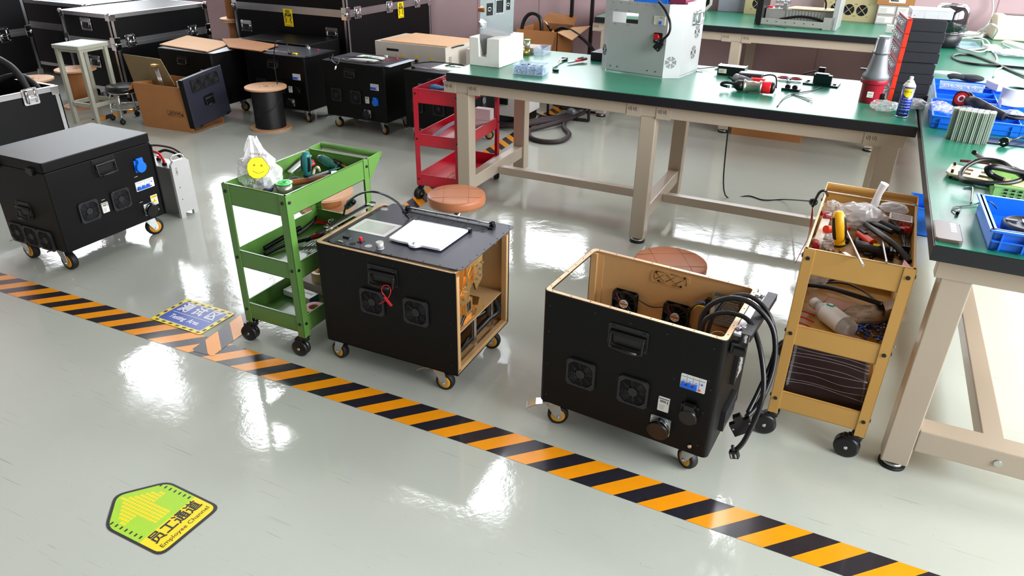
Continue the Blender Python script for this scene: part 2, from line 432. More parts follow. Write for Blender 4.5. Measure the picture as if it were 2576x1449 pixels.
m.text('Employee Channel', .022, T(-1.533, .988, .0013) @ RZ(PI/2), w=.176); m.build('lettering', sx)

# ------------------------------------------------------------ work benches
ZB = .835
def leg_mb(x, y, z1, foot=True):
    m = MB(BENCHF); m.box(x, x+.082, y, y+.082, .03, z1); return m
def bench(label, x0, x1, y0, y1, zt, legx, cross=True, rails=True):
    b = thing('workbench', label, 'workbench', (x0, y0, 0)); X = x1-x0; Y = y1-y0
    m = MB(BENCHT).box(.004, X-.004, .004, Y-.004, -.003, 0.0); m.build('green_mat', b, T(0, 0, zt), bevel=.001)
    m = MB(BENCHE).box(0, X, 0, Y, -.048, -.0025); m.use(BENCHU).box(.005, X-.005, .005, Y-.005, -.05, -.048); m.build('tabletop', b, T(0, 0, zt), bevel=.003)
    zu = zt-.052
    m = MB(BENCHF)
    for y in (.04, Y-.09): m.box(.03, X-.03, y, y+.045, zu-.062, zu)
    for lx in legx: m.box(lx-x0, lx-x0+.05, .05, Y-.05, zu-.062, zu)
    m.box(X-.08, X-.03, .05, Y-.05, zu-.062, zu)
    m.build('apron_frame', b, bevel=.002)
    feet = MB(ZINC)
    for lx in legx:
        for y in (.045, Y-.045-.082):
            lg = leg_mb(0, 0, zu-.002).build('leg', b, T(lx-x0, y, 0), bevel=.004)
            f = MB(RUBBER).cyl((.041, .041, 0), (.041, .041, .01), .043, n=20).use(ZINC).cyl((.041, .041, .010), (.041, .041, .022), .038, .034, n=20).cyl((.041, .041, .022), (.041, .041, .031), .016)
            f.build('levelling_foot', lg)
            # hooked bracket plates at the corners
            if y < .1 and cross:
                for dx in ((-.075, .082) if lx < .1 else (-.075,)): 
                    k = MB(BENCHF).box(dx, dx+.075, -.008, .0, zu-.068, zu-.004)
                    k.use(DARKP)
                    for q in (.018, .044): k.tube([(dx+q-.008, -.009, zu-.022), (dx+q-.006, -.009, zu-.034), (dx+q, -.009, zu-.036), (dx+q+.002, -.009, zu-.022), (dx+q+.008, -.009, zu-.024), (dx+q+.008, -.009, zu-.042)], .0008, n=4, res=3)
                    k.build('hook_bracket', lg)
        if cross: MB(BENCHF).box(.01, .072, .127, Y-.127, .12, .2).build('side_rail', b, T(lx-x0, 0, 0), bevel=.004)
    if rails:
        for a, c in zip(legx, legx[1:]): MB(BENCHF).box(a-x0+.072, c-x0+.01, Y/2-.025, Y/2+.025, .115, .165).build('stretcher', b, bevel=.003)
    return b
B1L, B1F, B1R, B1B = -2.112, 3.575, .288, 4.535
bench('long green topped workbench in the middle with beige steel legs', B1L, B1R, B1F, B1B, ZB, (-2.075, -.975, .16))
bench('far green topped workbench against the pink wall behind the middle bench', -2.14, .27, 6.14, 7.2, .862, (-2.09, -.985, .16))
# right hand bench, its long side runs away from the camera
BRL, BRF, BRB = .296, 2.172, 7.2
bench('green topped workbench on the right running back to the wall, phone on its near corner', BRL, 1.35, BRF, BRB, ZB, (.345, 1.22), cross=False, rails=False)
rb = bpy.data.objects['workbench.002']
MB(BENCHF).box(.131, .924, .045, .125, .1, .185).build('front_rail', rb, bevel=.004)
MB(BENCHF).box(.131, .924, 4.9, 4.98, .1, .185).build('rear_rail', rb, bevel=.004)
MB(BENCHF).box(.32, .385, .125, 4.9, .1, .165).build('long_rail', rb, bevel=.004)
MB(ZINC).cyl((.36, .04, .14), (.36, .047, .14), .012, n=6).build('bolt', rb)

# ------------------------------------------------------------ casters
def caster_mb(brake, wr=.036, ht=.108):
    br = MB(ZINC)
    br.box(-.038, .038, -.03, .03, ht-.004, ht)
    br.cyl((0, 0, ht-.016), (0, 0, ht-.004), .026, .03, n=18)
    for s in (-1, 1):
        y = s*.019
        M0 = br.T; br.T = FRONT
        poly = [(-.026, ht-.016), (.024, ht-.016), (.034, wr+.012), (.032, wr-.006), (.018, wr-.012), (.008, wr)]
        br.prism(poly, y-.0015, y+.0015); br.T = M0
    br.cyl((.02, -.024, wr), (.02, .024, wr), .006, n=6); br.cyl((.02, -.026, wr), (.02, .026, wr), .0035, n=8)
    return br
def caster(parent, x, y, ang, brake=False, wr=.036):
    M = T(x, y, 0) @ RZ(ang)
    c = caster_mb(brake).build('caster', parent, M, bevel=.0008)
    t = MB(RUBBER).lathe([(wr*.64, -.014), (wr*.93, -.014), (wr, -.007), (wr, .007), (wr*.93, .014), (wr*.64, .014)], (.02, 0, wr), n=28, axis='y', cap=False)
    t.build('tire', c)
    h = MB(YHUB).lathe([(.008, -.015), (wr*.45, -.0135), (wr*.68, -.015), (wr*.68, .015), (wr*.45, .0135), (.008, .015)], (.02, 0, wr), n=28, axis='y')
    h.build('hub', c)
    if brake:
        b = MB(ZINC)
        b.add([(-.03, -.018, .092), (-.03, .018, .092), (-.062, .02, .088), (-.062, -.02, .088), (-.092, .022, .072), (-.092, -.022, .072), (-.096, .022, .066), (-.096, -.022, .066)],
              [(0, 1, 2, 3), (3, 2, 4, 5), (5, 4, 6, 7)])
        o = b.build('brake_pedal', c); s_ = o.modifiers.new('s', 'SOLIDIFY'); s_.thickness = .003
    return c

# ------------------------------------------------------------ equipment boxes: shared details
def fan_mb(w=.104):
    """square fan guard, local u,v centred, w outwards"""
    m = MB(DARKP); h = w/2; n = 32; out = []; inn = []
    for i in range(n):
        a = 2*PI*(i+.5)/n; c, s = math.cos(a), math.sin(a); k = h/max(abs(c), abs(s)); out.append((k*c, k*s))
        r = min(h*.86/max(abs(c), abs(s)), h*.98); inn.append((r*c, r*s))
    m.frame(out, inn, 0, .009)
    m.use(DVOID).prism(inn, .0005, .0015)
    m.use(DARKP)
    m.prism([(h*.32*math.cos(i*PI/12), h*.32*math.sin(i*PI/12)) for i in range(24)], .0015, .0085)
    for r in (.44, .55, .66, .77, .88): m.torus((0, 0, .0075), h*r, .0013, 32, 4)
    for k in range(8):
        a = k*PI/4+.15; c, s = math.cos(a), math.sin(a)
        for d in (-.0018, .0018):
            m.cyl((h*.3*c - s*d, h*.3*s + c*d, .007), (h*.92*c - s*d, h*.92*s + c*d, .007), .001, n=4)
    return m
def handle(parent, M, w=.13, h=.075, mt=None):
    mt = mt or BLACKP
    p = MB(mt); p.prism(rrect(-w/2, w/2, -h*.45, h*.5, .008), 0, .003); p.prism(rrect(-w*.43, w*.43, -h*.42, h*.05, .004), .003, .005)
    p.cyl((-w*.44, h*.15, .009), (w*.44, h*.15, .009), .007, n=10)
    for x in (-w*.38, w*.38):
        for y in (h*.36,): p.cyl((x, y, .003), (x, y, .006), .005, n=8)
        p.cyl((x, -h*.05, .003), (x, -h*.05, .007), .005, n=8)
    o = p.build('handle', parent, M, bevel=.0007)
    g = MB(mt); g.tube([(-w*.4, h*.15, .011), (-w*.4, -h*.3, .017), (-w*.34, -h*.46, .019), (w*.34, -h*.46, .019), (w*.4, -h*.3, .017), (w*.4, h*.15, .011)], .0042, res=3)
    g.cyl((-w*.3, -h*.47, .019), (w*.3, -h*.47, .019), .0068, n=12); g.build('grip', o); return o
def breaker(parent, M, on=3, blue=BLUED):
    p = MB(WHITEP); p.prism(rrect(-.039, .039, -.025, .025, .002), 0, .004)
    p.use(DARKP)
    for x in (-.0195, .0, .0195): p.box(x-.0004, x+.0004, -.023, .024, .004, .0043)
    p.use(mat('teal_print', '#3f8fb0', .4))
    for x in (-.029, -.0097, .0097, .029): p.box(x-.0075, x+.0075, .0165, .0185, .004, .0043)
    p.use(INK)
    for x in (-.029, -.0097, .0097): p.box(x-.002, x+.002, .004, .0055, .004, .0043)
    o = p.build('circuit_breaker', parent, M, bevel=.0005)
    t = MB(blue)
    for x in (-.029, -.0097, .0097): t.box(x-.005, x+.005, -.010, .0, .004, .013)
    t.box(-.036, .016, -.018, -.009, .006, .015); t.build('toggle', o, bevel=.001)
    t = MB(mat('orange_button', '#ff5a1e', .4)); t.cyl((.024, -.016, .004), (.024, -.016, .0065), .0035, n=10); t.use(BLUED).box(.026, .031, .003, .008, .004, .006); t.build('test_button', o)  # brown reflection painted into the screen colours
    return o
def meter(parent, M):  # paler rectangles imitate a reflection on the screen
    p = MB(WHITEP); p.prism(rrect(-.018, .018, -.026, .026, .0015), 0, .006)
    p.use(mat('lcd_grey', '#7d857a', .3)).box(-.012, .008, .008, .017, .006, .0064); p.use(INK).box(-.017, .017, .0205, .0235, .006, .0063)
    for k in range(5): p.box(-.013, .006-k*.001, -.002-k*.004, -.0012-k*.004, .006, .0062)
    for y in (.015, .009): p.cyl((.0135, y, .006), (.0135, y, .008), .0018, n=8)
    return p.build('energy_meter', parent, M, bevel=.0005)
def socket_round(parent, M, r=.033, c=None, ring=ZINC):
    p = MB(ring); p.prism(rrect(-r*.95, r*.95, -r*.95, r*.95, .006), 0, .004); p.cyl((0, 0, .004), (0, 0, .02), r*.92, r*.86, n=28)
    for x in (-1, 1):
        for y in (-1, 1): p.cyl((x*r*.76, y*r*.76, .004), (x*r*.76, y*r*.76, .006), .004, n=8)
    o = p.build('power_inlet', parent, M, bevel=.0006)
    l = MB(c or BLACKP); l.cyl((0, -.006, .02), (0, -.008, .030), r*1.02, r*.98, n=32); l.box(-.004, .004, r*.6, r*1.05, .012, .03); l.build('cap', o, bevel=.001); return o
def outlet(parent, M, c):
    p = MB(c); p.prism(rrect(-.026, .026, -.029, .029, .005), 0, .004); p.cyl((0, 0, .004), (0, 0, .012), .022, n=24)
    for x in (-.021, .021):
        for y in (-.024, .024): p.cyl((x, y, .004), (x, y, .006), .003, n=8)
    o = p.build('power_outlet', parent, M, bevel=.0006)
    l = MB(c); l.cyl((0, -.005, .012), (0, -.006, .02), .027, .025, n=28); l.box(-.014, .014, .014, .035, .004, .02); l.box(-.017, .017, .03, .038, .004, .015); l.build('flap_cover', o, bevel=.0015); return o
def screws(parent, pts, M, r=.0035, c=None, name='screw'):
    m = MB(c or ZINC)
    for x, y in pts: m.cyl((x, y, 0), (x, y, .0015), r, n=8)
    return m.build(name, parent, M)
# ------------------------------------------------------------ equipment boxes
Z0 = .108
FANM = fan_mb()
def fan(parent, M, name='fan_guard'):
    if 'o' not in FANS:
        FANS['o'] = FANM.build(name, parent, M, bevel=0); return FANS['o']
    return inst(FANS['o'], parent, M, name)
FANS = {}
def shell(parent, w, d, h, name='casing', mt=None, r=.018):
    """rounded vertical edges, closed box"""
    m = MB(mt or BLACK); m.prism(rrect(0, w, 0, d, r, 5), 0, h); return m.build(name, parent, T(0, 0, Z0), bevel=.003)
def casters(b, w, d, spec):
    for (x, y, a, br) in spec: caster(b, x*w, y*d, a, br)

# 1: closed box at the left, long side faces right
w1, d1, h1 = .582, .426, .450
b = thing('equipment_box', 'closed black wheeled equipment box with blue outlet and yellow warning label on the left', 'equipment box', (-3.266, 1.897, 0), 1.577)
b.location = (-3.331, 1.935, -.033); b.scale = (1.02, 1.02, 1.02)
Z0 = .152
shell(b, w1, d1, h1-.05, r=.006)
m = MB(BLACK); m.prism(rrect(-.002, w1+.002, -.002, d1+.002, .012, 4), h1-.048, h1); m.build('lid', b, T(0, 0, Z0), bevel=.004)
MB(BLACK).box(w1-.006, w1+.002, -.006, .0, .0, h1-.06).build('edge_strip', b, T(0, 0, Z0))
fm = face('front')
handle(b, fm @ T(.30, .508, 0), .125, .085)
fan(b, fm @ T(.160, .316, 0)); fan(b, fm @ T(.340, .318, 0))
meter(b, fm @ T(.2455, .305, 0)); breaker(b, fm @ T(.494, .348, 0) @ Matrix.Diagonal((1.42, 1, 1, 1)))
outlet(b, fm @ T(.487, .452, 0) @ Matrix.Scale(1.1, 4), BLUEP); socket_round(b, fm @ T(.487, .213, 0), .034)
m = MB(WHITEP); m.box(-.021, .021, -.028, .028, 0, .0008); m.use(YELD).box(-.018, .018, .012, .024, .0008, .0012)
m.prism([(-.013, -.014), (.013, -.014), (0, .009)], .0008, .0012); m.use(INK); m.prism([(-.002, -.010), (.003, -.002), (.0, -.002), (.002, .005), (-.003, -.003), (0, -.003)], .0012, .0015)
m.text('⚠ CAUTION', .007, T(0, .018, .0014), w=.03); m.box(-.012, .012, -.022, -.0205, .0008, .0012)
m.build('warning_label', b, fm @ T(.53, .249, 0))
m = MB(DARKP); m.box(-.012, .012, 0, .006, 0, .001); m.use(TEXTW).box(-.009, .009, .0025, .0038, .001, .0013); m.build('marking', b, fm @ T(.449, .26, 0)); inst(bpy.data.objects['marking'], b, fm @ T(.246, .342, 0)); inst(bpy.data.objects['marking'], b, fm @ T(.455, .398, 0))
MB(ZINC).cyl((0, 0, 0), (0, 0, .008), .006, n=12).build('earth_terminal', b, fm @ T(.536, .195, 0))
lm = face('left', 0, d1, 0)            # u runs from the back towards the front edge
handle(b, lm @ T(d1-.235, .335, 0), .11, .085)
for k in range(3): fan(b, lm @ T(d1-.345+k*.106, .196, 0))
m = MB(BLACKP); m.prism(rrect(-.02, .02, -.014, .014, .004), 0, .016); m.prism(rrect(-.012, .012, -.024, -.01, .003), 0, .012)
m.build('lid_latch', b, lm @ T(d1-.085, .558, 0), bevel=.002); inst(bpy.data.objects['lid_latch'], b, lm @ T(.09, .558, 0))
for (x, y, a, br) in ((.045, .10, -PI/2, True), (w1-.06, .075, -.35, False), (.045, d1-.035, -PI/2, True), (w1-.06, d1-.06, .4, False)):
    c = caster(b, x, y, a, br, .042); c.scale = (1.107, 1.107, 1.107); c.location.z = .0324
Z0 = .108

# 2: box with instrument panel on top, open right side
w2, d2, h2 = .604, .445, .429
b = thing('equipment_box', 'black equipment box with slanting instrument panel top and open gold interior beside the green cart', 'equipment box', (-1.713, 1.895, 0), .012)
m = MB(BLACK); m.box(.02, w2, 0, .006, 0, h2); m.box(.02, w2, d2-.006, d2, 0, h2); m.prism(rrect(0, .04, 0, d2, .012), 0, h2); m.box(.03, w2, 0, d2, 0, .006)
m.build('casing', b, T(0, 0, Z0), bevel=.0015)
m = MB(GOLDY); m.box(.04, w2-.002, .006, .010, .004, h2); m.box(.04, w2-.002, d2-.010, d2-.006, .004, h2); m.box(.04, w2, .006, d2-.006, .006, .010)
m.box(w2-.022, w2, .01, .028, .01, h2-.02); m.box(w2-.022, w2, d2-.028, d2-.01, .01, h2-.02); m.box(w2-.022, w2, .01, d2-.01, .01, .022)
m.build('gold_lining', b, T(0, 0, Z0), bevel=.001)
lo = [(.0, 0), (w2, 0), (w2, d2), (.0, d2)]
m = MB(RIM); m.frame(rrect(0, w2, 0, d2, .02, 4), rrect(.014, w2-.03, .014, d2-.014, .016, 4), 0, .003); m.build('top_rim', b, T(0, 0, Z0+h2), bevel=0)
m = MB(PANEL); m.prism(rrect(.05, w2+.018, .012, d2+.012, .018), 0, .003); m.build('instrument_panel', b, T(0, 0, Z0+h2+.004) @ RY(-.008), bevel=.0006)
ip = [o for o in bpy.data.objects if o.name.startswith('instrument_panel')][0]
def onp(x, y): return T(x, y, .003)
m = MB(LGREY); m.frame(rrect(.049, .222, .138, .262, .003, 1), rrect(.066, .205, .153, .245, .002, 1), 0, .0012); m.use(mat('screen_film', '#b7b8b4', .08, spec=1.0, bump=.2, bscale=30)).box(.066, .205, .153, .245, 0, .0009); m.build('screen', ip, T(0, 0, .003))
m = MB(SILV); m.cyl((0, 0, 0), (0, 0, .003), .0155, n=24); m.cyl((0, 0, .003), (0, 0, .026), .0145, .0138, n=32); m.build('knob', ip, onp(.264, .046))
for (x, y, r_) in ((.058, .381, .015), (.214, .044, .014)): MB(ZINC).cyl((0, 0, 0), (0, 0, .001), r_, n=24).build('disc_marking', ip, onp(x, y))
MB(DVOID).cyl((0, 0, 0), (0, 0, .0006), .013, n=20).build('vent_hole', ip, onp(.150, .034))
m = MB(DARKP).box(-.011, .011, -.011, .011, 0, .003).use(REDP); m.cyl((0, 0, .003), (0, 0, .018), .0055, .0065, n=12); m.build('red_button', ip, onp(.165, .066), bevel=.0006)
m = MB(ZINC).box(-.014, .014, -.008, .008, 0, .001).use(BLACKP).box(-.017, .012, -.004, .004, .001, .008); m.build('toggle_switch', ip, onp(.1, .068))
m = MB(DARKP).box(-.018, .018, -.009, .009, 0, .002).use(ZINC).box(-.01, .01, -.004, .004, .002, .004); m.build('data_port', ip, onp(.098, .030))
MB(CLEARB).box(-.014, .014, -.010, .010, 0, .002).build('window_label', ip, onp(.255, .09)) if 0 else None
ac = rounded([(.258, .118), (.3, .112), (.345, .112), (.36, .094), (.385, .094), (.40, .112), (.48, .114), (.486, .315), (.248, .312)], .008, 3)
m = MB(mat('clear_acrylic_sheet', '#fafbff', .06, trans=.0, spec=.9, var=0)); m.prism(ac, .008, .0125); m.build('acrylic_cover', ip, T(0, 0, .003), bevel=.001)
m = MB(mat('acrylic_edge', '#eef2f5', .1, alpha=.6)); cA = Vector((.37, .21)); m.frame([tuple(cA+(Vector(p)-cA)*1.025) for p in ac], ac, .006, .0135); m.build('acrylic_rim', ip, T(0, 0, .003))
m = MB(STEEL); m.cyl((.372, .108, .008), (.372, .108, .02), .004, n=8); m.use(BLACKP).cyl((.25, .318, .01), (.486, .323, .01), .004)
for x, y in ((.248, .318), (.487, .323)): m.box(x-.010, x+.010, y-.007, y+.007, 0, .015)
m.build('cover_hinge', ip, T(0, 0, .003))
m = MB(STEEL); m.cyl((.162, .405, .016), (.545, .405, .016), .0045, n=12); m.use(BLACKP)
for x in (.158, .548): m.cyl((x-.006, .405, .016), (x+.006, .405, .016), .010, n=14); m.box(x-.009, x+.009, .394, .416, 0, .012); m.box(x-.012, x+.012, .38, .392, 0, .007)
m.build('brush_rod', ip, T(0, 0, .003))
m = MB(BLACKP); m.box(.175, .54, .388, .4, 0, .006)
rnd = random.Random(3)
m.use(mat('grey_bristle', '#3a3a40', .5))
for k in range(230):
    x = .178 + k*.00158; m.cyl((x, .39, .004), (x+rnd.uniform(-.006, .006), .39-rnd.uniform(.035, .052), .0015), .00055, n=3, cap=False)
tag(m.build('brush_strip', ip, T(0, 0, .003)), kind='stuff')
screws(ip, [(.06+k*.0675, .02) for k in range(9)] + [(.06+k*.0675, .447) for k in range(9)] + [(.612, .04+k*.055) for k in range(8)] + [(.18+k*.05, .425) for k in range(8)], T(0, 0, .003), .0026, BLACKP)
fm = face('front')
handle(b, fm @ T(.3, .462, 0), .13, .078)
fan(b, fm @ T(.245, .341, 0)); fan(b, fm @ T(.437, .345, 0))
screws(b, [(.58, .15+k*.09) for k in range(5)] + [(.13+k*.11, .515) for k in range(4)], fm, .0025, BLACKP)
# inside: slotted gold motor plate, shelf, hoses
m = MB(GOLDY); m.box(.40, w2-.022, .02, d2-.02, .148, .152)
m.build('gold_shelf', b, T(0, 0, Z0), bevel=.001)
m = MB(ALU)
for x, y in ((w2-.06, .21), (w2-.06, .36), (.42, .05)): m = MB(ALU); m.box(x, x+.02, y, y+.02, .01, .148); m.box(x+.008, x+.012, y-.001, y+.021, .01, .148); m.build('support_post', b, T(0, 0, Z0))
MP = T(w2-.045, .02, Z0+.16) @ face('right')
m = MB(GOLDB)
U = .27
out = [(0, .0), (.20, .0), (.20, .04), (.235, .15), (.235, .245), (.0, .245)]
m.prism([(0, 0), (.19, 0), (.20, .03), (.14, .06), (.15, .12), (.0, .12)], 0, .012)
m.prism([(.0, .12), (.15, .12), (.175, .14), (.175, .262), (.0, .262)], .004, .012)
m.prism([(.19, .10), (.24, .13), (.245, .262), (.175, .262), (.175, .14)], .008, .016)
for k in range(4):   # radiating ribs
    a = R(20 + k*22); c, s_ = math.cos(a), math.sin(a)
    m.tf(T(.07, .13, .012) @ RZ(a)); m.box(.035, .125, -.003, .003, 0, .012); m.tf()
m.cyl((.08, .13, .012), (.08, .13, .026), .036, n=30); m.cyl((.08, .13, .026), (.08, .13, .034), .018, n=24)
m.frame(rrect(.1, .168, .15, .235, .004, 2), rrect(.112, .156, .162, .223, .004, 2), .012, .024)
m.frame(rrect(.085, .14, .04, .10, .004, 2), rrect(.096, .129, .051, .089, .004, 2), .012, .026)
m.use(STEEL)
for x, y in ((.19, .15), (.2, .17), (.225, .15), (.22, .18), (.2, .2), (.235, .2), (.21, .24), (.05, .06), (.03, .2), (.15, .03), (.18, .02)): m.cyl((x, y, .012), (x, y, .024), .0055, n=8)
m.build('gold_drive_plate', b, MP, bevel=.001)
m = MB(GOLDB); m.prism([(.02, 0), (.21, 0), (.21, .09), (.02, .09)], 0, .012)
m.use(GOLDB); M_ = m.T
m.add([(.14, .0, .012), (.20, .0, .012), (.17, .0, .07), (.14, .05, .012), (.20, .05, .012), (.17, .05, .07)], [(0, 1, 2), (3, 5, 4), (0, 3, 4, 1), (1, 4, 5, 2), (2, 5, 3, 0)])
m.use(STEEL)
for x, y in ((.04, .07), (.11, .07), (.19, .07), (.20, .03)): m.cyl((x, y, .012), (x, y, .024), .007, n=8)
m.build('motor_foot', b, T(w2-.022, .055, Z0+.154) @ RZ(PI/2), bevel=.001)
m = MB(BLACKP); m.tube([(w2-.085, .10, Z0+.29), (w2-.06, .115, Z0+.292), (w2-.04, .15, Z0+.27), (w2-.03, .14, Z0+.22), (w2-.035, .09, Z0+.165), (w2-.03, .04, Z0+.10), (w2-.03, .02, Z0+.06)], .0085, n=10); m.build('motor_cable', b)
m = MB(BLACKP)
m.tube([(w2-.05, .40, Z0+.13), (w2-.03, .405, Z0+.07), (w2-.05, .36, Z0+.05), (w2-.06, .27, Z0+.035), (w2-.06, .12, Z0+.03), (w2-.08, .04, Z0+.05)], .013, n=10)
m.tube([(w2-.09, .41, Z0+.13), (w2-.07, .38, Z0+.08), (w2-.10, .3, Z0+.06), (w2-.1, .12, Z0+.05), (w2-.12, .03, Z0+.07)], .012, n=10)
m.tube([(w2-.05, .18, Z0+.06), (w2-.04, .1, Z0+.05), (w2-.05, .03, Z0+.03)], .006, n=8); m.build('corrugated_hose', b)
m = MB(STEEL)
for x, y, z in ((w2-.03, d2-.08, .40), (w2-.05, d2-.1, .395)): m.cyl((x-.04, y, Z0+z), (x+.012, y-.01, Z0+z), .005, n=8)
m.build('tension_pin', b)
for (x, y, a, br) in ((.045, .045, PI-.2, False), (w2-.10, .045, .05, True), (.06, d2-.06, .5, False), (w2-.07, d2-.06, .2, False)): caster(b, x, y, a, br, .038)
# bar with hinges along the left rim
m = MB(ALU); m.box(-.012, -.004, .08, .40, .0, .004); m.use(CHROME)
for y in (.10, .37):
    m.cyl((.0, y, .006), (.0, y, .012), .010, n=14); m.cyl((-.02, y, .006), (-.02, y, .012), .010, n=14); m.box(-.03, .01, y-.004, y+.004, 0, .006)
m.use(BLACKP).box(-.035, -.012, .05, .42, -.004, .002); m.build('lid_hinge', b, T(0, 0, Z0+h2+.012))
zt = thing('zip_tie', 'bright red zip tie looped through the handle of the box with the instrument panel', 'zip tie', b.matrix_basis @ Vector((.329, -.02, .43)), .012)
m = MB(REDP); c0 = (0, -.008)
m.tube([(.0, -.004, -.045), (-.018, -.008, -.018), (-.014, -.006, .004), (.0, -.0, .009), (.012, .0, .002), (.018, -.006, -.014), (.004, -.010, -.042), (-.034, -.012, -.073)], .0016, n=6)
m.build('strap', zt)
m = MB(REDP); m.tf(T(.006, -.009, -.052) @ RY(R(-45))); m.box(-.005, .005, -.003, .002, -.022, .022); m.tf(); m.build('locking_head', zt, bevel=.001)

# 3: open topped box, centre right
w3, d3, h3 = .61, .394, .441
b = thing('equipment_box', 'open topped black equipment box showing gold interior with two fans, standing right of centre', 'equipment box', (-.783, 1.913, 0), -.084)
m = MB(BLACK)
n = 5; out = rrect(0, w3, 0, d3, .02, n); inn = rrect(.006, w3-.006, .006, d3-.006, .016, n)
m.prism(out, 0, .006); N_ = len(out)
# walls; the left side is left open below the top rail
vs = []; 
def wallseg(i):
    j = (i+1) % N_; a, c_, d_, e_ = out[i], out[j], inn[j], inn[i]
    m.add([(a[0], a[1], .006), (c_[0], c_[1], .006), (d_[0], d_[1], .006), (e_[0], e_[1], .006), (a[0], a[1], h3), (c_[0], c_[1], h3), (d_[0], d_[1], h3), (e_[0], e_[1], h3)],
          [(0, 1, 5, 4), (3, 7, 6, 2), (4, 5, 6, 7), (0, 3, 2, 1)], False)
for i in range(N_):
    mid = (out[i][0] + out[(i+1) % N_][0])/2
    L_ = (Vector(out[i])-Vector(out[(i+1) % N_])).length
    if mid < .001 and L_ > .1: continue
    wallseg(i)
m.box(0, .006, .02, d3-.02, h3-.02, h3); m.box(0, .006, .02, d3-.02, .006, .03)
m.build('casing', b, T(0, 0, Z0))
m = MB(RIM); m.frame(rrect(.003, w3-.003, .003, d3-.003, .018, n), rrect(.017, w3-.019, .017, d3-.017, .014, n), h3-.002, h3+.002)
m.use(BLACKP)
for k in range(9):
    for y in (.010, d3-.010): m.cyl((.03+k*.068, y, h3+.002), (.03+k*.068, y, h3+.003), .0022, n=6)
for k in range(6):
    for x in (.010, w3-.011): m.cyl((x, .04+k*.062, h3+.002), (x, .04+k*.062, h3+.003), .0022, n=6)
m.build('top_rim', b, T(0, 0, Z0), bevel=.0008)
m = MB(GOLDY); m.box(.006, w3-.008, d3-.012, d3-.008, .006, h3-.004); m.box(.02, w3-.008, .006, .009, .006, h3-.004); m.box(w3-.012, w3-.008, .012, d3-.012, .006, h3-.004); m.box(.01, w3-.01, .01, d3-.012, .006, .010)
m.box(.006, .03, d3-.03, d3-.012, .006, h3-.006); m.box(.03, .052, d3-.016, d3-.012, .006, h3-.01); m.box(.006, .026, .008, .03, .006, h3-.006)
m.build('gold_lining', b, T(0, 0, Z0), bevel=.001)
m = MB(GOLDY); po = rounded([(0, 0), (.125, 0), (.14, .018), (.14, .052), (.02, .052), (0, .04)], .01, 3)
m.prism(po, 0, .003); m.use(mat('dark_bronze_recess', '#7c5a2e', .5, .4))
for (a, c_) in (((.015, .04), (.05, .012)), ((.015, .012), (.05, .04)), ((.055, .012), (.09, .04)), ((.055, .04), (.1, .01)), ((.09, .012), (.125, .04)), ((.012, .014), (.012, .038)), ((.02, .046), (.055, .046)), ((.07, .046), (.11, .046)), ((.03, .006), (.06, .006)), ((.08, .006), (.115, .006)), ((.13, .015), (.13, .042))):
    m.cyl(a+(.003,), c_+(.003,), .0016, n=5)
m.use(BLACKP)
for x, y in ((.018, .042), (.122, .044), (.03, .01), (.112, .008)): m.cyl((x, y, .003), (x, y, .006), .004, n=8)
iw = T(0, d3-.012, 0) @ FRONT      # inner face of the back wall
m.build('embossed_plate', b, iw @ T(.237, .482, 0))
def inner_fan(M):
    m = MB(BLACKP); h = .047; n = 32; out = []; inn = []
    for i in range(n):
        a = 2*PI*(i+.5)/n; c, s = math.cos(a), math.sin(a); k = h/max(abs(c), abs(s)); out.append((k*c, k*s)); inn.append((h*.94*c, h*.94*s))
    m.frame(out, inn, 0, .003); m.frame(out, inn, .022, .025)
    m.frame([(p[0]*1.04, p[1]*1.04) for p in inn], inn, .003, .022)
    for x in (-1, 1):
        for y in (-1, 1): m.cyl((x*.041, y*.041, 0), (x*.041, y*.041, .024), .005, n=10)
    for k in range(4): a = k*PI/2+PI/4; m.cyl((.015*math.cos(a), .015*math.sin(a), .023), (.046*math.cos(a), .046*math.sin(a), .023), .0018, n=5)
    m.use(DVOID).prism(inn, .0005, .001)
    o = m.build('cooling_fan', b, M, bevel=.0006)
    r = MB(DARKP); r.cyl((0, 0, .002), (0, 0, .021), .0175, n=24)
    for k in range(7):
        a = k*2*PI/7; r.tf(RZ(a) @ T(.029, 0, .012) @ RX(R(38))); r.box(-.013, .014, -.0135, .0135, -.0008, .0008)
    r.tf(); r.build('fan_rotor', o)
    l = MB(WHITEP); l.cyl((0, 0, .021), (0, 0, .0255), .0165, n=24); l.use(mat('label_brown', '#b06a34', .5)).box(-.015, .015, -.005, .005, .0255, .0257); l.use(mat('label_navy', '#2a3a78', .5)).box(-.006, .006, .008, .011, .0255, .0257); l.use(INK).box(-.006, .002, -.011, -.009, .0255, .0257); l.cyl((.007, -.011, .0255), (.007, -.011, .0257), .0022, n=8); l.build('maker_label', o)
    w_ = MB(REDP); w_.tube([(-.03, .04, .027), (-.02, .02, .028), (-.008, .008, .027)], .001, n=5, res=4); w_.build('fan_wire', o)
inner_fan(iw @ T(.152, .372, 0)); inner_fan(iw @ T(.348, .375, 0))
m = MB(BLACKP); m.tube([(.20, d3-.03, .405), (.25, d3-.02, .382), (.3, d3-.03, .40)], .0022, n=6); m.build('fan_cable', b); m = MB(BLACKP); m.tube([(.39, d3-.03, .33), (.40, d3-.03, .28), (.42, d3-.03, .22), (.43, d3-.06, .16)], .003, n=6); m.build('fan_cable', b)
m = MB(mat('green_wire', '#3f9a2c', .4)); m.tube([(.395, d3-.03, .335), (.425, d3-.022, .34), (.44, d3-.022, .375), (.44, d3-.02, .40)], .002, n=6); m.use(mat('orange_plug', '#f09a20', .4)).box(.388, .402, d3-.035, d3-.024, .328, .340); m.build('earth_wire', b)
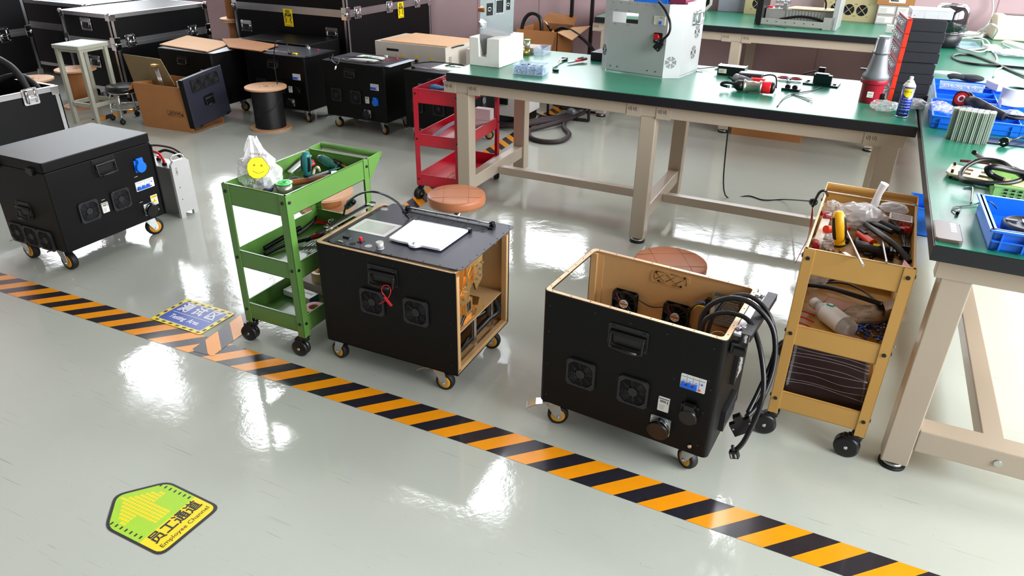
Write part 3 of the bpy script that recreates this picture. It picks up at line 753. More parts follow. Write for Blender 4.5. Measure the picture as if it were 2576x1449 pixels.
# mesh power supply in the corner
m = MB(ZINC); m.box(0, .095, 0, .0025, 0, .11); m.box(0, .003, 0, .035, 0, .11); m.use(mat('pcb_dark', '#3a3a32', .6)).box(.003, .093, .0035, .03, .002, .108)
m.use(ZINC)
for r_ in range(9):
    for c_ in range(8):
        x = .022 + c_*.0092 + (r_ % 2)*.0046; z = .012 + r_*.0105
        m.torus((x, -.0008, z), .0042, .0009, 6, 4, RX(PI/2))
m.use(WHITEP).box(.003, .016, -.001, .0, .015, .085)
m.build('power_supply', b, T(.468, d3-.05, .395) , bevel=0)
m = MB(BLACKP); m.box(0, .014, -.004, .014, 0, .07)
for k in range(5): m.box(-.004, .002, -.008, 0, .008+k*.013, .015+k*.013)
m.build('terminal_block', b, T(.452, d3-.05, .42))
m = MB(BLACKP); m.tube([(.45, d3-.055, .47), (.42, d3-.06, .455), (.40, d3-.06, .42), (.41, d3-.06, .37), (.46, d3-.08, .35)], .004, n=7)
m.use(BLUEP).tube([(.452, d3-.06, .475), (.435, d3-.065, .48), (.42, d3-.06, .465)], .0018, n=5); m.use(YELD).tube([(.452, d3-.06, .46), (.43, d3-.065, .462), (.412, d3-.06, .44)], .0018, n=5)
m.use(REDP).tube([(.47, d3-.06, .43), (.48, d3-.07, .43), (.49, d3-.06, .45), (.50, d3-.06, .44)], .0016, n=5); m.tube([(.50, d3-.1, .37), (.52, d3-.1, .375), (.53, d3-.1, .36)], .0025, n=5)
m.use(WHITEP).tube([(.49, d3-.1, .36), (.5, d3-.09, .39), (.53, d3-.09, .40), (.55, d3-.08, .38)], .0018, n=5); m.tube([(.48, d3-.07, .44), (.49, d3-.08, .46), (.51, d3-.07, .48)], .0015, n=5)
m.build('wire_bundle', b)
m = MB(DARKP); m.box(0, .13, 0, .16, 0, .14); m.use(BLACKP).box(.03, .075, .05, .075, .14, .18); m.box(.02, .09, .03, .05, .14, .15); m.build('drive_unit', b, T(.455, .06, Z0+.16), bevel=.004)
m = MB(BLACKP)
m.tube([(.50, .13, .45), (.49, .145, .52), (.51, .16, .57), (.565, .18, .60), (.63, .19, .59), (.70, .185, .53), (.73, .15, .43), (.725, .08, .34), (.70, .02, .30)], .0085, n=10)
m.tube([(.51, .12, .45), (.505, .12, .52), (.53, .13, .555), (.58, .14, .57), (.64, .13, .56), (.70, .06, .50), (.735, .0, .40), (.72, -.05, .28), (.70, -.07, .235)], .0075, n=10)
m.tube([(.515, .14, .44), (.52, .16, .52), (.55, .20, .585), (.61, .23, .595), (.68, .22, .55), (.72, .18, .46), (.71, .1, .36), (.70, .03, .31)], .007, n=10)
m.build('power_cable', b)
m = MB(BLACKP); m.tf(T(.69, .0, .285) @ RY(R(-35)) @ RZ(.3)); m.box(-.032, .032, -.011, .011, -.03, .012); m.box(-.012, .012, -.013, .013, .012, .03); m.use(ZINC)
for x in (-.026, .026): m.cyl((x, -.0115, -.004), (x, -.013, -.004), .003, n=8)
m.tf(); m.build('rectangular_connector', b, bevel=.002)
m = MB(BLACKP); m.tf(T(.70, -.073, .225) @ RY(R(-20))); m.cyl((0, 0, .01), (0, 0, .03), .007, .0045, n=12); m.box(-.013, .013, -.009, .009, -.012, .012); m.use(ZINC).box(-.009, -.004, -.011, -.009, -.008, .006); m.box(.004, .009, -.011, -.009, -.008, .006); m.tf(); m.build('plug', b, bevel=.002)
m = MB(DARKP); m.box(0, .03, 0, .31, 0, .003); m.box(.027, .03, 0, .31, -.02, 0); m.use(BLACKP)
for y in (.03, .28):
    for x in (.007, .022): m.cyl((x, y, .003), (x, y, .0035), .0025, n=6)
m.build('hinge_bar', b, T(.632, .055, Z0+h3+.008) @ RZ(-.03), bevel=.0006)
m = MB(CHROME)
for y in (.09, .33):
    for k in (0, 1): m.cyl((w3+.006+k*.012, y+k*.008, Z0+h3+.003), (w3+.006+k*.012, y+k*.008, Z0+h3+.012), .009, n=14)
m.use(ALU).box(w3, w3+.022, .06, .36, Z0+h3-.006, Z0+h3+.002); m.build('chrome_hinge', b)
MB(BLACKP).box(0, .045, 0, .03, 0, .035).box(.01, .05, -.008, .0, .01, .028).build('latch_block', b, T(w3+.002, .03, Z0+h3-.055), bevel=.003)
fm = face('front')
handle(b, fm @ T(.307, .464, 0), .135, .082)
fan(b, fm @ T(.156, .275, 0)); fan(b, fm @ T(.344, .274, 0))
breaker(b, fm @ T(.53, .375, 0)); meter(b, fm @ T(.449, .264, 0))
socket_round(b, fm @ T(.447, .178, 0), .036); outlet(b, fm @ T(.533, .262, 0) @ Matrix.Scale(1.12, 4), BLACKP)
MB(ZINC).cyl((0, 0, 0), (0, 0, .008), .006, n=12).build('earth_terminal', b, fm @ T(.552, .139, 0))
screws(b, [(.028, .5), (.028, .40), (.028, .27), (.028, .14), (.19, .52), (.31, .52), (.43, .52), (.575, .515), (.575, .4), (.575, .28), (.575, .15), (.47, .37), (.585, .37)], fm, .0028, DARKP)
rm = face('right', w3, 0, 0)
m = MB(DARKP); m.box(.115, .255, .225-.08, .225+.0, 0, .014); m.box(.165, .285, .30, .50, 0, .012); m.use(DVOID)
for k in range(3): m.cyl((.14+k*.045, .185, .014), (.14+k*.045, .185, .0145), .018, n=20)
m.build('side_fan_frame', b, rm, bevel=.002)
m = MB(TEXTW)
m.tf(rm)
for k in range(14): m.box(.19+.006*(k % 3), .25-.004*(k % 2), .315+k*.0125, .3185+k*.0125, .012, .0125)
m.build('side_lettering', b)
for (x, y, a, br) in ((.04, .035, .45, True), (w3-.055, .05, PI-.55, False), (.06, d3-.06, PI-.3, False), (w3-.07, d3-.06, .4, False)): caster(b, x, y, a, br, .038)
# ------------------------------------------------------------ equipment boxes in the back row
def rear_box(label, x, y, yaw, outletc, top):
    w, d, h = .615, .40, .445
    b = thing('equipment_box', label, 'equipment box', (x, y, 0), yaw)
    shell(b, w, d, h)
    m = MB(PANEL); m.prism(rrect(.008, w+.03, .008, d-.008, .015), 0, .003); m.build('instrument_panel', b, T(0, 0, Z0+h), bevel=.0006)
    fm = face('front'); zt = Z0+h+.003
    handle(b, fm @ T(.285, .475, 0), .12, .07); fan(b, fm @ T(.127, .287, 0)); fan(b, fm @ T(.325, .287, 0))
    if outletc is not None:
        breaker(b, fm @ T(.518, .388, 0)); meter(b, fm @ T(.437, .277, 0)); outlet(b, fm @ T(.518, .27, 0), outletc); socket_round(b, fm @ T(.43, .165, 0), .034)
    if 'k' in top: MB(SILV).cyl((0, 0, 0), (0, 0, .026), .0145, n=20).build('knob', b, T(.43, .30, zt))
    if 'r' in top: MB(REDP).cyl((0, 0, 0), (0, 0, .016), .006, n=10).build('red_button', b, T(.53, .30, zt))
    if 'y' in top: MB(YELD).box(-.02, .02, -.012, .012, 0, .012).build('yellow_switch', b, T(.47, .07, zt), bevel=.003)
    if 's' in top:
        m = MB(ALU); m.box(.17, .42, .13, .32, .004, .008); m.use(mat('grey_sheet', '#8e9194', .15)).box(.176, .414, .136, .314, .008, .009); m.build('acrylic_cover', b, T(0, 0, zt-.003))
    if 'w' in top:
        m = MB(WHITEP); m.box(.18, .43, .12, .32, .004, .009); m.use(mat('green_logo', '#2f9a6a', .5)); m.torus((.26, .25, .009), .018, .004, 18, 4); m.torus((.30, .25, .009), .018, .004, 18, 4); m.text('RED', .02, T(.36, .26, .0095)); m.text('CUTTER', .02, T(.365, .235, .0095)) if 0 else None
        m.box(.325, .41, .255, .262, .009, .0095); m.box(.325, .395, .24, .246, .009, .0095); m.build('acrylic_cover', b, T(0, 0, zt-.003))
    if outletc is None or top: m = MB(STEEL); m.cyl((.06, .055, .012), (.43, .055, .012), .004, n=8); m.use(BLACKP).box(.05, .075, .045, .065, 0, .016); m.box(.42, .44, .045, .065, 0, .016); m.use(mat('grey_bristle', '#3a3a40', .5)).box(.07, .42, .065, .09, 0, .002); m.build('brush_rod', b, T(0, 0, zt))
    for (cx, cy, a, br) in ((.06, .055, .1, True), (w-.07, .055, -.4, False), (.06, d-.06, PI+.3, True), (w-.06, d-.06, .3, False)): caster(b, cx, cy, a, br, .038)
    return b
pA = at(394, 119, .556); pB = at(618, 128, .556); pC = at(808, 149, .556); pD = at(1013, 173, .556)
rear_box('black equipment box with a cardboard sheet lying on top, leftmost of the back row', pA.x, pA.y, .01, BLUEP, '')
rear_box('black equipment box with yellow switch on top, standing behind the black cable spool', pB.x, pB.y, .02, BLACKP, 'kryS')
rear_box('black equipment box with blue outlet and white sheet under a coiled cable on top', pC.x, pC.y, -.02, BLUEP, 'krw')
rear_box('black equipment box standing behind the red tool cart', pD.x, pD.y, -.04, None, 'w')
eb = bpy.data.objects['equipment_box.006']
# side lid latches that face right
m = MB(mat('pale_film', '#cdd5e0', .3)); m.box(.615, .665, .02, .37, .445, .449)
m.build('side_flap', bpy.data.objects['equipment_box.005'], T(0, 0, Z0)); MB(BLACK).box(.615, .665, .02, .37, .445, .452).build('side_flap', bpy.data.objects['equipment_box.004'], T(0, 0, Z0))
# small vent and lettering on the box behind the red cart
m = MB(DARKP); m.box(.16, .22, .2, .40, 0, .004); m.use(LGREY)
for q in (.25, .35):
    for k in range(4): m.torus((.19, q, .004), .008+k*.005, .0007, 16, 4)
m.build('side_vent', eb, face('right', .615, 0, 0))
m = MB(TEXTW); m.text('让无人机', .036, T(.10, .47, .002) , align='CENTER'); m.build('lettering', eb, face('right', .615, 0, 0))
# cables on the back row boxes
c = MB(BLACKP); p = at(730, 137, .57); q = at(700, 206, .36)
c.tube([p, at(722, 112, .63), at(706, 103, .68), at(692, 112, .66), at(690, 160, .50), at(698, 212, .345)], .004, n=7)
tag(c.build('cable'), 'thin black cable arching from a back row box down to the black cable spool', 'cable')
c = MB(BLACKP); zc = .575
for k in range(3):
    c.torus(at(905+k*6, 150+k, zc+.006*k), .16-.008*k, .004, 40, 6, Matrix.Diagonal((1.25, .62+.03*k, 1, 1)))
c.tube([at(838, 137, .58), at(835, 152, .585), at(850, 160, .585), at(856, 142, .59)], .004, n=6)
c.use(CHROME).cyl(at(848, 161, .575), at(843, 174, .575), .006)
tag(c.build('coiled_cable'), 'thin black cable coiled on the box with the white sheet', 'cable')
c = MB(REDP); c.tube([at(995, 138, .565), at(1000, 148, .575), at(985, 150, .565), at(966, 151, .565)], .003, n=6); tag(c.build('red_cable'), 'short red cable lying on the box with the coiled cable', 'cable')
c = MB(BLACKP); c.tube([at(1040, 160, .58), at(1080, 156, .60), at(1120, 158, .60), at(1165, 163, .58)], .004, n=6); c.tube([at(1120, 166, .57), at(1140, 162, .58), at(1170, 166, .57)], .005, n=6); tag(c.build('cable'), 'black cable lying on the box behind the red cart', 'cable')
def board(name, label, pts, z, th, m_, cat='cardboard sheet'):
    P_ = [at(px, py, z) for px, py in pts]; m = MB(m_); m.prism([(p.x, p.y) for p in P_], z-th, z); return tag(m.build(name, bevel=.0008), label, cat)
board('cardboard_sheet', 'flat tan cardboard sheet lying on the leftmost back row box', [(401, 111), (470, 89), (586, 107), (520, 129)], .568, .008, CARDL)
# hidden black trunk that carries the second sheet
p = at(562, 98, .565)
t = thing('storage_trunk', 'low black trunk under a cardboard sheet behind the back row boxes', 'trunk', (-5.30, 5.2, 0)); m = MB(CASEB); m.box(0, .80, 0, .46, .02, .56); m.build('trunk_body', t, bevel=.004)
m = MB(ALU)
for x in (0, .78): m.box(x-.002, x+.022, -.003, .02, .02, .561)
m.build('corner_trim', t)
board('cardboard_sheet', 'brown cardboard sheet behind the leftmost back row box, next to the spools', [(558, 97), (600, 96), (700, 112), (655, 128), (575, 118)], .574, .008, CARD)

# ------------------------------------------------------------ flight cases
def butterfly(parent, M, s=1):
    p = MB(CHROME); p.prism(rrect(-.055*s, .055*s, -.055*s, .055*s, .012), 0, .003); p.use(DARKP).prism(rrect(-.04*s, .04*s, -.042*s, .042*s, .008), .003, .0045)
    p.use(CHROME); p.box(-.022*s, .022*s, -.05*s, .045*s, .0045, .012); p.cyl((0, -.01*s, .012), (0, -.01*s, .02), .018*s, n=18)
    for x in (-1, 1):
        for k in range(3): p.cyl((x*.048*s, (k-1)*.042*s, .003), (x*.048*s, (k-1)*.042*s, .006), .004, n=8)
        p.cyl((x*.03*s, -.035*s, .008), (x*.03*s, .035*s, .008), .006*s, n=10)
    p.box(-.03*s, .03*s, -.012*s, -.006*s, .02, .024)
    return p.build('butterfly_latch', parent, M, bevel=.001)
def casehandle(parent, M, s=1):
    p = MB(CHROME); p.frame(rrect(-.07*s, .07*s, -.055*s, .055*s, .014), rrect(-.055*s, .055*s, -.04*s, .04*s, .01), 0, .004); p.use(DARKP).prism(rrect(-.055*s, .055*s, -.04*s, .04*s, .01), 0, .0015)
    p.use(CHROME).box(-.055*s, .055*s, .018*s, .04*s, .0015, .006)
    for x in (-1, 1):
        for y in (-1, 0, 1): p.cyl((x*.062*s, y*.045*s, .004), (x*.062*s, y*.045*s, .007), .004, n=8)
    o = p.build('case_handle', parent, M, bevel=.001)
    g = MB(CHROME); g.tube([(-.045*s, .02*s, .008), (-.045*s, -.018*s, .012), (.045*s, -.018*s, .012), (.045*s, .02*s, .008)], .0035*s, res=2, n=6); g.use(BLACKP).cyl((-.038*s, -.018*s, .012), (.038*s, -.018*s, .012), .008*s, n=12); g.build('grip', o); return o
def flight_case(label, x0, x1, y0, y1, z0, zb, zt, handles=(), latches=(), open_=False, wheels=True):
    """zb: height of the joint between base and lid"""
    c = thing('flight_case', label, 'flight case', (x0, y0, 0)); X, Y = x1-x0, y1-y0
    def part(nm, a, b_, top_open):
        m = MB(CASEB)
        if top_open:
            m.box(.004, X-.004, .004, Y-.004, a, a+.01)
            m.box(.004, .014, .004, Y-.004, a, b_); m.box(X-.014, X-.004, .004, Y-.004, a, b_); m.box(.004, X-.004, .004, .014, a, b_); m.box(.004, X-.004, Y-.014, Y-.004, a, b_)
        else: m.box(.004, X-.004, .004, Y-.004, a, b_)
        o = m.build(nm, c)
        t = MB(ALU); w = .032; e = .002
        for zz in ((a, a+w), (b_-w, b_)):
            for (q0, q1, r0, r1) in ((0, X, -e, .006), (0, X, Y-.006, Y+e), (-e, .006, 0, Y), (X-.006, X+e, 0, Y)): t.box(q0, q1, r0, r1, zz[0], zz[1])
        if not top_open:
            for (q0, q1, r0, r1) in ((0, X, 0, w), (0, X, Y-w, Y), (0, w, 0, Y), (X-w, X, 0, Y)): t.box(q0, q1, r0, r1, b_-.001, b_+e)
        else:
            for (q0, q1, r0, r1) in ((0, X, -e, .02), (0, X, Y-.02, Y+e), (-e, .02, 0, Y), (X-.02, X+e, 0, Y)): t.box(q0, q1, r0, r1, b_-.001, b_+e)
        for (cx, cy) in ((0, 0), (X, 0), (0, Y), (X, Y)):
            sx_ = 1 if cx == 0 else -1; sy_ = 1 if cy == 0 else -1
            for (dx, dy) in ((w, .006), (.006, w)):
                xa, xb = sorted((cx - sx_*e, cx + sx_*dx)); ya, yb = sorted((cy - sy_*e, cy + sy_*dy)); t.box(xa, xb, ya, yb, a+.001, b_-.001)
        t.build('aluminium_edging', o)
        s_ = .055
        for (cx, cy) in ((0, 0), (X, 0), (0, Y), (X, Y)):
            sx_ = 1 if cx == 0 else -1; sy_ = 1 if cy == 0 else -1
            for zz in ((a, a+s_), (b_-s_, b_)):
                k = MB(CHROME)
                xa, xb = sorted((cx - sx_*.005, cx + sx_*s_)); ya, yb = sorted((cy - sy_*.005, cy)); k.box(xa, xb, ya, yb, *zz)
                ya, yb = sorted((cy - sy_*.005, cy + sy_*s_)); xa, xb = sorted((cx - sx_*.005, cx)); k.box(xa, xb, ya, yb, *zz)
                if not top_open and zz[1] == b_: k.sph((cx + sx_*.006, cy + sy_*.006, b_-.004), .02, 12, 8)
                k.build('corner_brace', o, bevel=.002)
        return o
    part('case_base', z0, zb if zt else zb, open_)
    if zt: part('case_lid', zb+.002, zt, False)
    for side, u, v, s in handles: casehandle(c, face(side, X if side == 'right' else 0, 0 if side in ('front', 'right') else Y, 0) @ T(u, v, 0), s)
    for side, u, v, s in latches: butterfly(c, face(side, X if side == 'right' else 0, 0 if side in ('front', 'right') else Y, 0) @ T(u, v, .004), s)
    if wheels and z0 > .08:
        for x in (.1, X-.1):
            for y in (.1, Y-.1):
                m = MB(ZINC); m.box(x-.03, x+.03, y-.02, y+.02, z0-.012, z0); m.use(RUBBER).cyl((x, y-.012, .04), (x, y+.012, .04), .04, n=18); m.use(ZINC).box(x-.02, x+.02, y-.018, y-.014, .03, z0-.01); m.box(x-.02, x+.02, y+.014, y+.018, .03, z0-.01); m.build('caster', c)
    return c
def sticker(case, M, s=1):
    m = MB(YELD); m.box(-.055*s, .055*s, -.08*s, .08*s, 0, .001); m.use(INK); m.box(-.028*s, .024*s, .045*s, .07*s, .001, .0014); m.box(-.03*s, .03*s, .012*s, .04*s, .001, .0014)
    for x in (-1, 1): m.tube([(x*.026*s, .03*s, .0014), (x*.04*s, .005*s, .0014), (x*.026*s, -.015*s, .0014), (x*.036*s, -.05*s, .0014)], .004*s, n=5, res=3); m.sph((x*.034*s, .03*s, .0012), .008*s, 8, 5, (1, 1, .1))
    m.torus((0, -.015*s, .001), .02*s, .0012, 16, 4); m.text('FOR YOUR SAFETY', .012*s, T(0, -.07*s, .0014), w=.09*s)
    m.use(YELD).text('TEAM', .022*s, T(0, .0575*s, .0017), w=.044*s); m.text('LIFT', .026*s, T(0, .026*s, .0017), w=.044*s)
    m.build('team_lift_sticker', case, M)
f1 = flight_case('tallest black flight case with team lift stickers standing by the pink wall', -5.82, -4.418, 5.691, 7.18, .1, .775, 1.28,
    handles=(('front', .145, .585, 1), ('front', 1.215, .59, 1)), latches=(('right', .17, .775, 1), ('right', .70, .775, 1), ('right', 1.22, .775, 1)))
sticker(f1, face('front') @ T(.705, .70, .004)); sticker(f1, face('right', 1.402, 0, 0) @ T(.90, .725, .004), .95)
f2 = flight_case('long black flight case with aluminium edging behind the tall stool', -6.755, -6.087, 4.494, 5.6, .1, .531, .784, handles=(('front', .34, .685, 1), ('front', .34, .36, 1)), latches=(('right', .16, .545, 1), ('right', .88, .545, 1)))
f4 = flight_case('wide black flight case in the far left corner behind the other cases', -9.6, -7.08, 5.0, 6.2, .1, .51, .757, latches=(('front', 2.2, .51, .9),))
f3 = flight_case('black flight case with chrome latch cut off by the left edge of the photo', -8.75, -7.60, 3.6, 4.75, .1, .515, 1.1, latches=(('right', .86, .51, 1.25),))
f3.location = (-8.72, 3.55, 0)
f5 = flight_case('open flight case without lid holding thick black hoses at the left edge', -6.0, -5.05, 2.2, 3.205, .1, .52, None, latches=(('right', .80, .485, 1.0),), open_=True)
m = MB(RUBBER); 
m.tube([(-5.75, 2.75, .30), (-5.68, 2.98, .58), (-5.52, 3.08, .68), (-5.36, 3.09, .66), (-5.25, 3.09, .58), (-5.17, 3.09, .42), (-5.14, 3.06, .28)], .024, n=10)
tag(m.build('black_hose'), 'upper thick black hose arching out of the open flight case', 'hose'); m = MB(RUBBER)
m.tube([(-5.62, 2.75, .28), (-5.50, 3.0, .50), (-5.36, 3.12, .57), (-5.22, 3.14, .54), (-5.12, 3.14, .42), (-5.10, 3.1, .28)], .022, n=10)
tag(m.build('black_hose'), 'lower thick black hose curling just above the rim of the open flight case', 'hose')

# machine cabinet behind the back row
g = thing('machine_cabinet', 'cream machine cabinet with a cardboard sheet on top behind the back row boxes', 'cabinet', (-3.80, 5.25, 0))
CREAM = mat('cream_cabinet_paint', '#cfc8ba', .4)
m = MB(CREAM); m.box(0, .70, 0, .48, .06, .652); m.build('cabinet_body', g, bevel=.004)
m = MB(CARDL); m.prism([(.06, .01), (.71, .01), (.72, .46), (.10, .50)], .652, .66); tag(m.build('cardboard_sheet'), 'tan cardboard sheet lying on the cream machine cabinet', 'cardboard sheet').location = g.location
m = MB(DVOID)
for k in range(7):
    for j in range(2): m.box(.03+j*.025, .048+j*.025, .58-k*.013, .585-k*.013, 0, .001)
m.build('vent_slots', g, face('right', .70, 0, 0) @ T(.02, -.02, 0)); m = MB(BLACKP); m.tube([(.10, .635, .004), (.18, .638, .012), (.30, .63, .004)], .006, res=3); m.build('side_handle', g, face('right', .70, 0, 0))
m = MB(YELD)
for x in (.28, .42, .56): m.box(x-.016, x+.016, .545, .558, 0, .001)
m.use(INK)
for x in (.27, .42, .56): m.cyl((x, .52, 0), (x, .52, .02), .013, n=12)
m.box(.12, .24, .58, .60, 0, .001); m.build('control_panel', g, face('front'))
m = MB(RUBBER)
for x in (.08, .62):
    for y in (.08, .40): m.cyl((x, y, 0), (x, y, .06), .025, n=12)
m.build('rubber_foot', g)

# ------------------------------------------------------------ tool carts
def cart(label, x, y, yaw, w, d, zt, zb, paint, handle_side, wheel_angs, gh=.10, trays=None):
    c = thing('tool_cart', label, 'tool cart', (x, y, 0), yaw)
    P = .034                              # post width
    wz = zb
    def lpost(cx, cy):
        m = MB(paint); sx_ = 1 if cx == 0 else -1; sy_ = 1 if cy == 0 else -1; t = .003
        xa, xb = sorted((cx, cx+sx_*P)); ya, yb = sorted((cy, cy+sy_*t)); m.box(xa, xb, ya, yb, wz, zt)
        ya, yb = sorted((cy, cy+sy_*P)); xa, xb = sorted((cx, cx+sx_*t)); m.box(xa, xb, ya, yb, wz, zt)
        m.use(BLACKP)
        for z in trays:
            for (px, py, ax) in ((cx+sx_*P/2, cy, 'y'), (cx, cy+sy_*P/2, 'x')):
                if ax == 'y': m.cyl((px, py, z-.03), (px, py-sy_*.004, z-.03), .0065, n=10)
                else: m.cyl((px, py, z-.03), (px-sx_*.004, py, z-.03), .0065, n=10)
        m.build('post', c, bevel=.001)
    trays = trays or (zt, zt-.285, zt-.52)
    for cx in (0, w):
        for cy in (0, d): lpost(cx, cy)
    for i, z in enumerate(trays):
        hh = (.085, .072, .072)[i]; e = .0035
        m = MB(paint); m.box(e, w-e, e, d-e, z-hh, z-hh+.002)
        for (a, b_, cc, dd) in ((e, w-e, e, e+.002), (e, w-e, d-e-.002, d-e), (e, e+.002, e, d-e), (w-e-.002, w-e, e, d-e)): m.box(a, b_, cc, dd, z-hh, z)
        for (a, b_, cc, dd) in ((e, w-e, e, e+.007), (e, w-e, d-e-.007, d-e), (e, e+.007, e, d-e), (w-e-.007, w-e, e, d-e)): m.box(a, b_, cc, dd, z-.0015, z+.0015)
        m.build('tray', c)
    if handle_side == 'back':
        m = MB(paint)
        for x_ in (0, w-.003):
            m.T = T(x_, d, 0) @ Matrix(((0, 0, 1, 0), (1, 0, 0, 0), (0, 1, 0, 0), (0, 0, 0, 1))); m.prism([(-.005, zt-gh+.02), (0, zt-gh), (.095, zt-.01), (.1, zt+.004), (.09, zt+.008), (-.005, zt+.003)], 0, .003)
        m.tf(); m.box(0, w, d+.088, d+.091, zt-.026, zt+.008); m.box(0, w, d+.078, d+.091, zt+.005, zt+.008); m.cyl((.002, d+.08, zt-.006), (w-.002, d+.08, zt-.006), .013, n=14)
        m.build('push_handle', c, bevel=.0008)
    for (cx, cy), a in zip(((.02, .02), (w-.02, .02), (.02, d-.02), (w-.02, d-.02)), wheel_angs):
        k = MB(BLACKP); k.cyl((0, 0, wz-.012), (0, 0, wz+.004), .021, n=18); k.cyl((0, 0, wz-.004), (0, 0, wz+.02), .007); r = min(.042 if label.startswith('tan') else .037, (wz-.02)*.5+.002)
        k.box(-.03, .016, -.012, .012, wz-.026, wz-.01); k.lathe([(r*.6, -.014), (r*1.02, -.012), (r*1.02, .012), (r*.6, .014)], (-.026, 0, r*1.05+.001), n=20, axis='y') if 0 else None
        k.box(-.044, -.010, -.014, .014, r*1.3, wz-.018)
        o = k.build('caster', c, T(cx, cy, 0) @ RZ(a), bevel=.004)
        q = MB(BLACKP); q.lathe([(.004, -.020), (r*.75, -.019), (r*.97, -.016), (r, -.011), (r, -.006), (r*.9, -.003), (r*.9, .003), (r, .006), (r, .011), (r*.97, .016), (r*.75, .019), (.004, .020)], (-.024, 0, r), n=28, axis='y'); q.use(CHROME).cyl((-.024, -.0215, r), (-.024, .0215, r), .006, n=12); q.build('wheel', o)
        if label.startswith('tan') and cy < .1: 
            q = MB(BLACKP); q.box(-.06, -.045, -.008, .008, .012, .05) ; q.build('brake_lever', o, bevel=.003)
    return c
gc = cart('green three tier tool cart loaded with hand tools and a smiley bag', -2.114, 1.866, .0, .314, .515, .712, .10, GREEN, 'back', (.2, .1, 2.0, 1.0), trays=(.712, .432, .192))
yc = cart('tan yellow three tier tool cart full of tools beside the right bench', -.036, 2.218, -.026, .316, .593, .734, .103, YELC, 'back', (.2, -.1, .4, .2), trays=(.734, .46, .196))
rc = cart('red three tier tool cart standing at the left end of the middle bench', -2.40, 3.66, .05, .312, .60, .70, .09, REDC, 'none', (1.4, .3, .9, 2.2), trays=(.70, .423, .163))

# ------------------------------------------------------------ stools and spools
def round_stool(label, cx, cy, z, r):
    s = thing('round_stool', label, 'stool', (cx, cy, 0))
    m = MB(LEATH); m.lathe([(r*.90, z-.052), (r*.985, z-.048), (r, z-.03), (r, z-.014), (r*.985, z-.004), (r*.93, z), (r*.5, z+.004), (.001, z+.005)], n=44)
    m.use(SEAM); m.torus((0, 0, z-.0065), r*.985, .0012, 44, 4)
    for t in (-.42, .42):
        a = math.sqrt(1-t*t)*r*.93
        m.tube([(t*r, -a, z+.0008), (t*r, -a/2, z+.0035), (t*r, 0, z+.0042), (t*r, a/2, z+.0035), (t*r, a, z+.0008)], .0007, n=4); m.tube([(-a, t*r, z+.0008), (-a/2, t*r, z+.0035), (0, t*r, z+.0042), (a/2, t*r, z+.0035), (a, t*r, z+.0008)], .0007, n=4)
    m.build('seat', s, RZ(.5))
    MB(BLACKP).cyl((0, 0, z-.07), (0, 0, z-.05), r*.6, n=24).build('seat_pan', s)
    MB(CHROME).cyl((0, 0, .12), (0, 0, z-.06), .022, n=18).cyl((0, 0, .10), (0, 0, .20), .028, n=18).build('column', s)
    for k in range(5):
        a = k*2*PI/5+.3; m = MB(CHROME); m.tube([(.02*math.cos(a), .02*math.sin(a), .11), (.08*math.cos(a), .08*math.sin(a), .095), (.145*math.cos(a), .145*math.sin(a), .062)], .011, n=8, res=3); l = m.build('leg', s)
        m = MB(RUBBER); x, y = .148*math.cos(a), .148*math.sin(a); m.cyl((x, y-.014, .024), (x, y+.014, .024), .024, n=16); m.cyl((x, y, .03), (x, y, .062), .007); m.build('caster', l)
    return s
p = at(1148, 487, .38); round_stool('round tan leather stool with chrome column under the left end of the middle bench', p.x, p.y, .38, .148)
p = at(1687, 656, .38); round_stool('round tan leather stool half hidden behind the open topped box', p.x, p.y, .38, .15)
# black stool
p = at(308, 214, .30); s = thing('round_stool', 'round black padded stool with chrome legs beside the tall stool', 'stool', (p.x, p.y, 0))
m = MB(BLACKP); m.lathe([(.12, .29), (.15, .295), (.158, .315), (.15, .338), (.12, .345), (.001, .345)], n=36); m.build('seat', s); MB(CHROME).torus((0, 0, .285), .135, .007, 36, 8).build('seat_ring', s)
for k in range(4):
    a = k*PI/2+.5; c_, s_ = math.cos(a), math.sin(a); m = MB(CHROME); m.tube([(.04*c_, .04*s_, .28), (.12*c_, .12*s_, .27), (.15*c_, .15*s_, .20), (.165*c_, .165*s_, .055)], .009, n=8, res=4); l = m.build('leg', s)
    MB(RUBBER).sph((.167*c_, .167*s_, .027), .027, 14, 10).build('caster', l)
MB(CHROME).torus((0, 0, .14), .155, .006, 36, 8).build('foot_ring', s)
s.scale = (.88, .88, .88)
# tall square stool
s = thing('tall_stool', 'tall square stool with pale green top and grey steel legs', 'stool', (-5.93, 3.80, 0), .087)
w_, h_ = .297, .645; SP = mat('grey_green_steel', '#a5a494', .45, .1)
m = MB(mat('worn_mint_laminate', '#8fc2ae', .5, var=.25, scale=12)); m.prism(rrect(.01, w_-.01, .01, w_-.01, .01), h_-.002, h_); m.use(SP).prism(rrect(0, w_, 0, w_, .015), h_-.03, h_-.002); m.build('seat', s, bevel=.003)
for x in (.012, w_-.044):
    for y in (.012, w_-.044): MB(SP).box(x, x+.032, y, y+.032, 0, h_-.03).build('leg', s, bevel=.002)
m = MB(SP)
for q in ((.044, w_-.044, .018, .036, .15, .182), (.044, w_-.044, w_-.036, w_-.018, .15, .182), (.018, .036, .044, w_-.044, .15, .182), (w_-.036, w_-.018, .044, w_-.044, .15, .182), (.044, w_-.044, .02, .034, h_-.055, h_-.03), (w_-.034, w_-.02, .044, w_-.044, h_-.055, h_-.03)): MB(SP).box(*q).build('stretcher', s, bevel=.002)
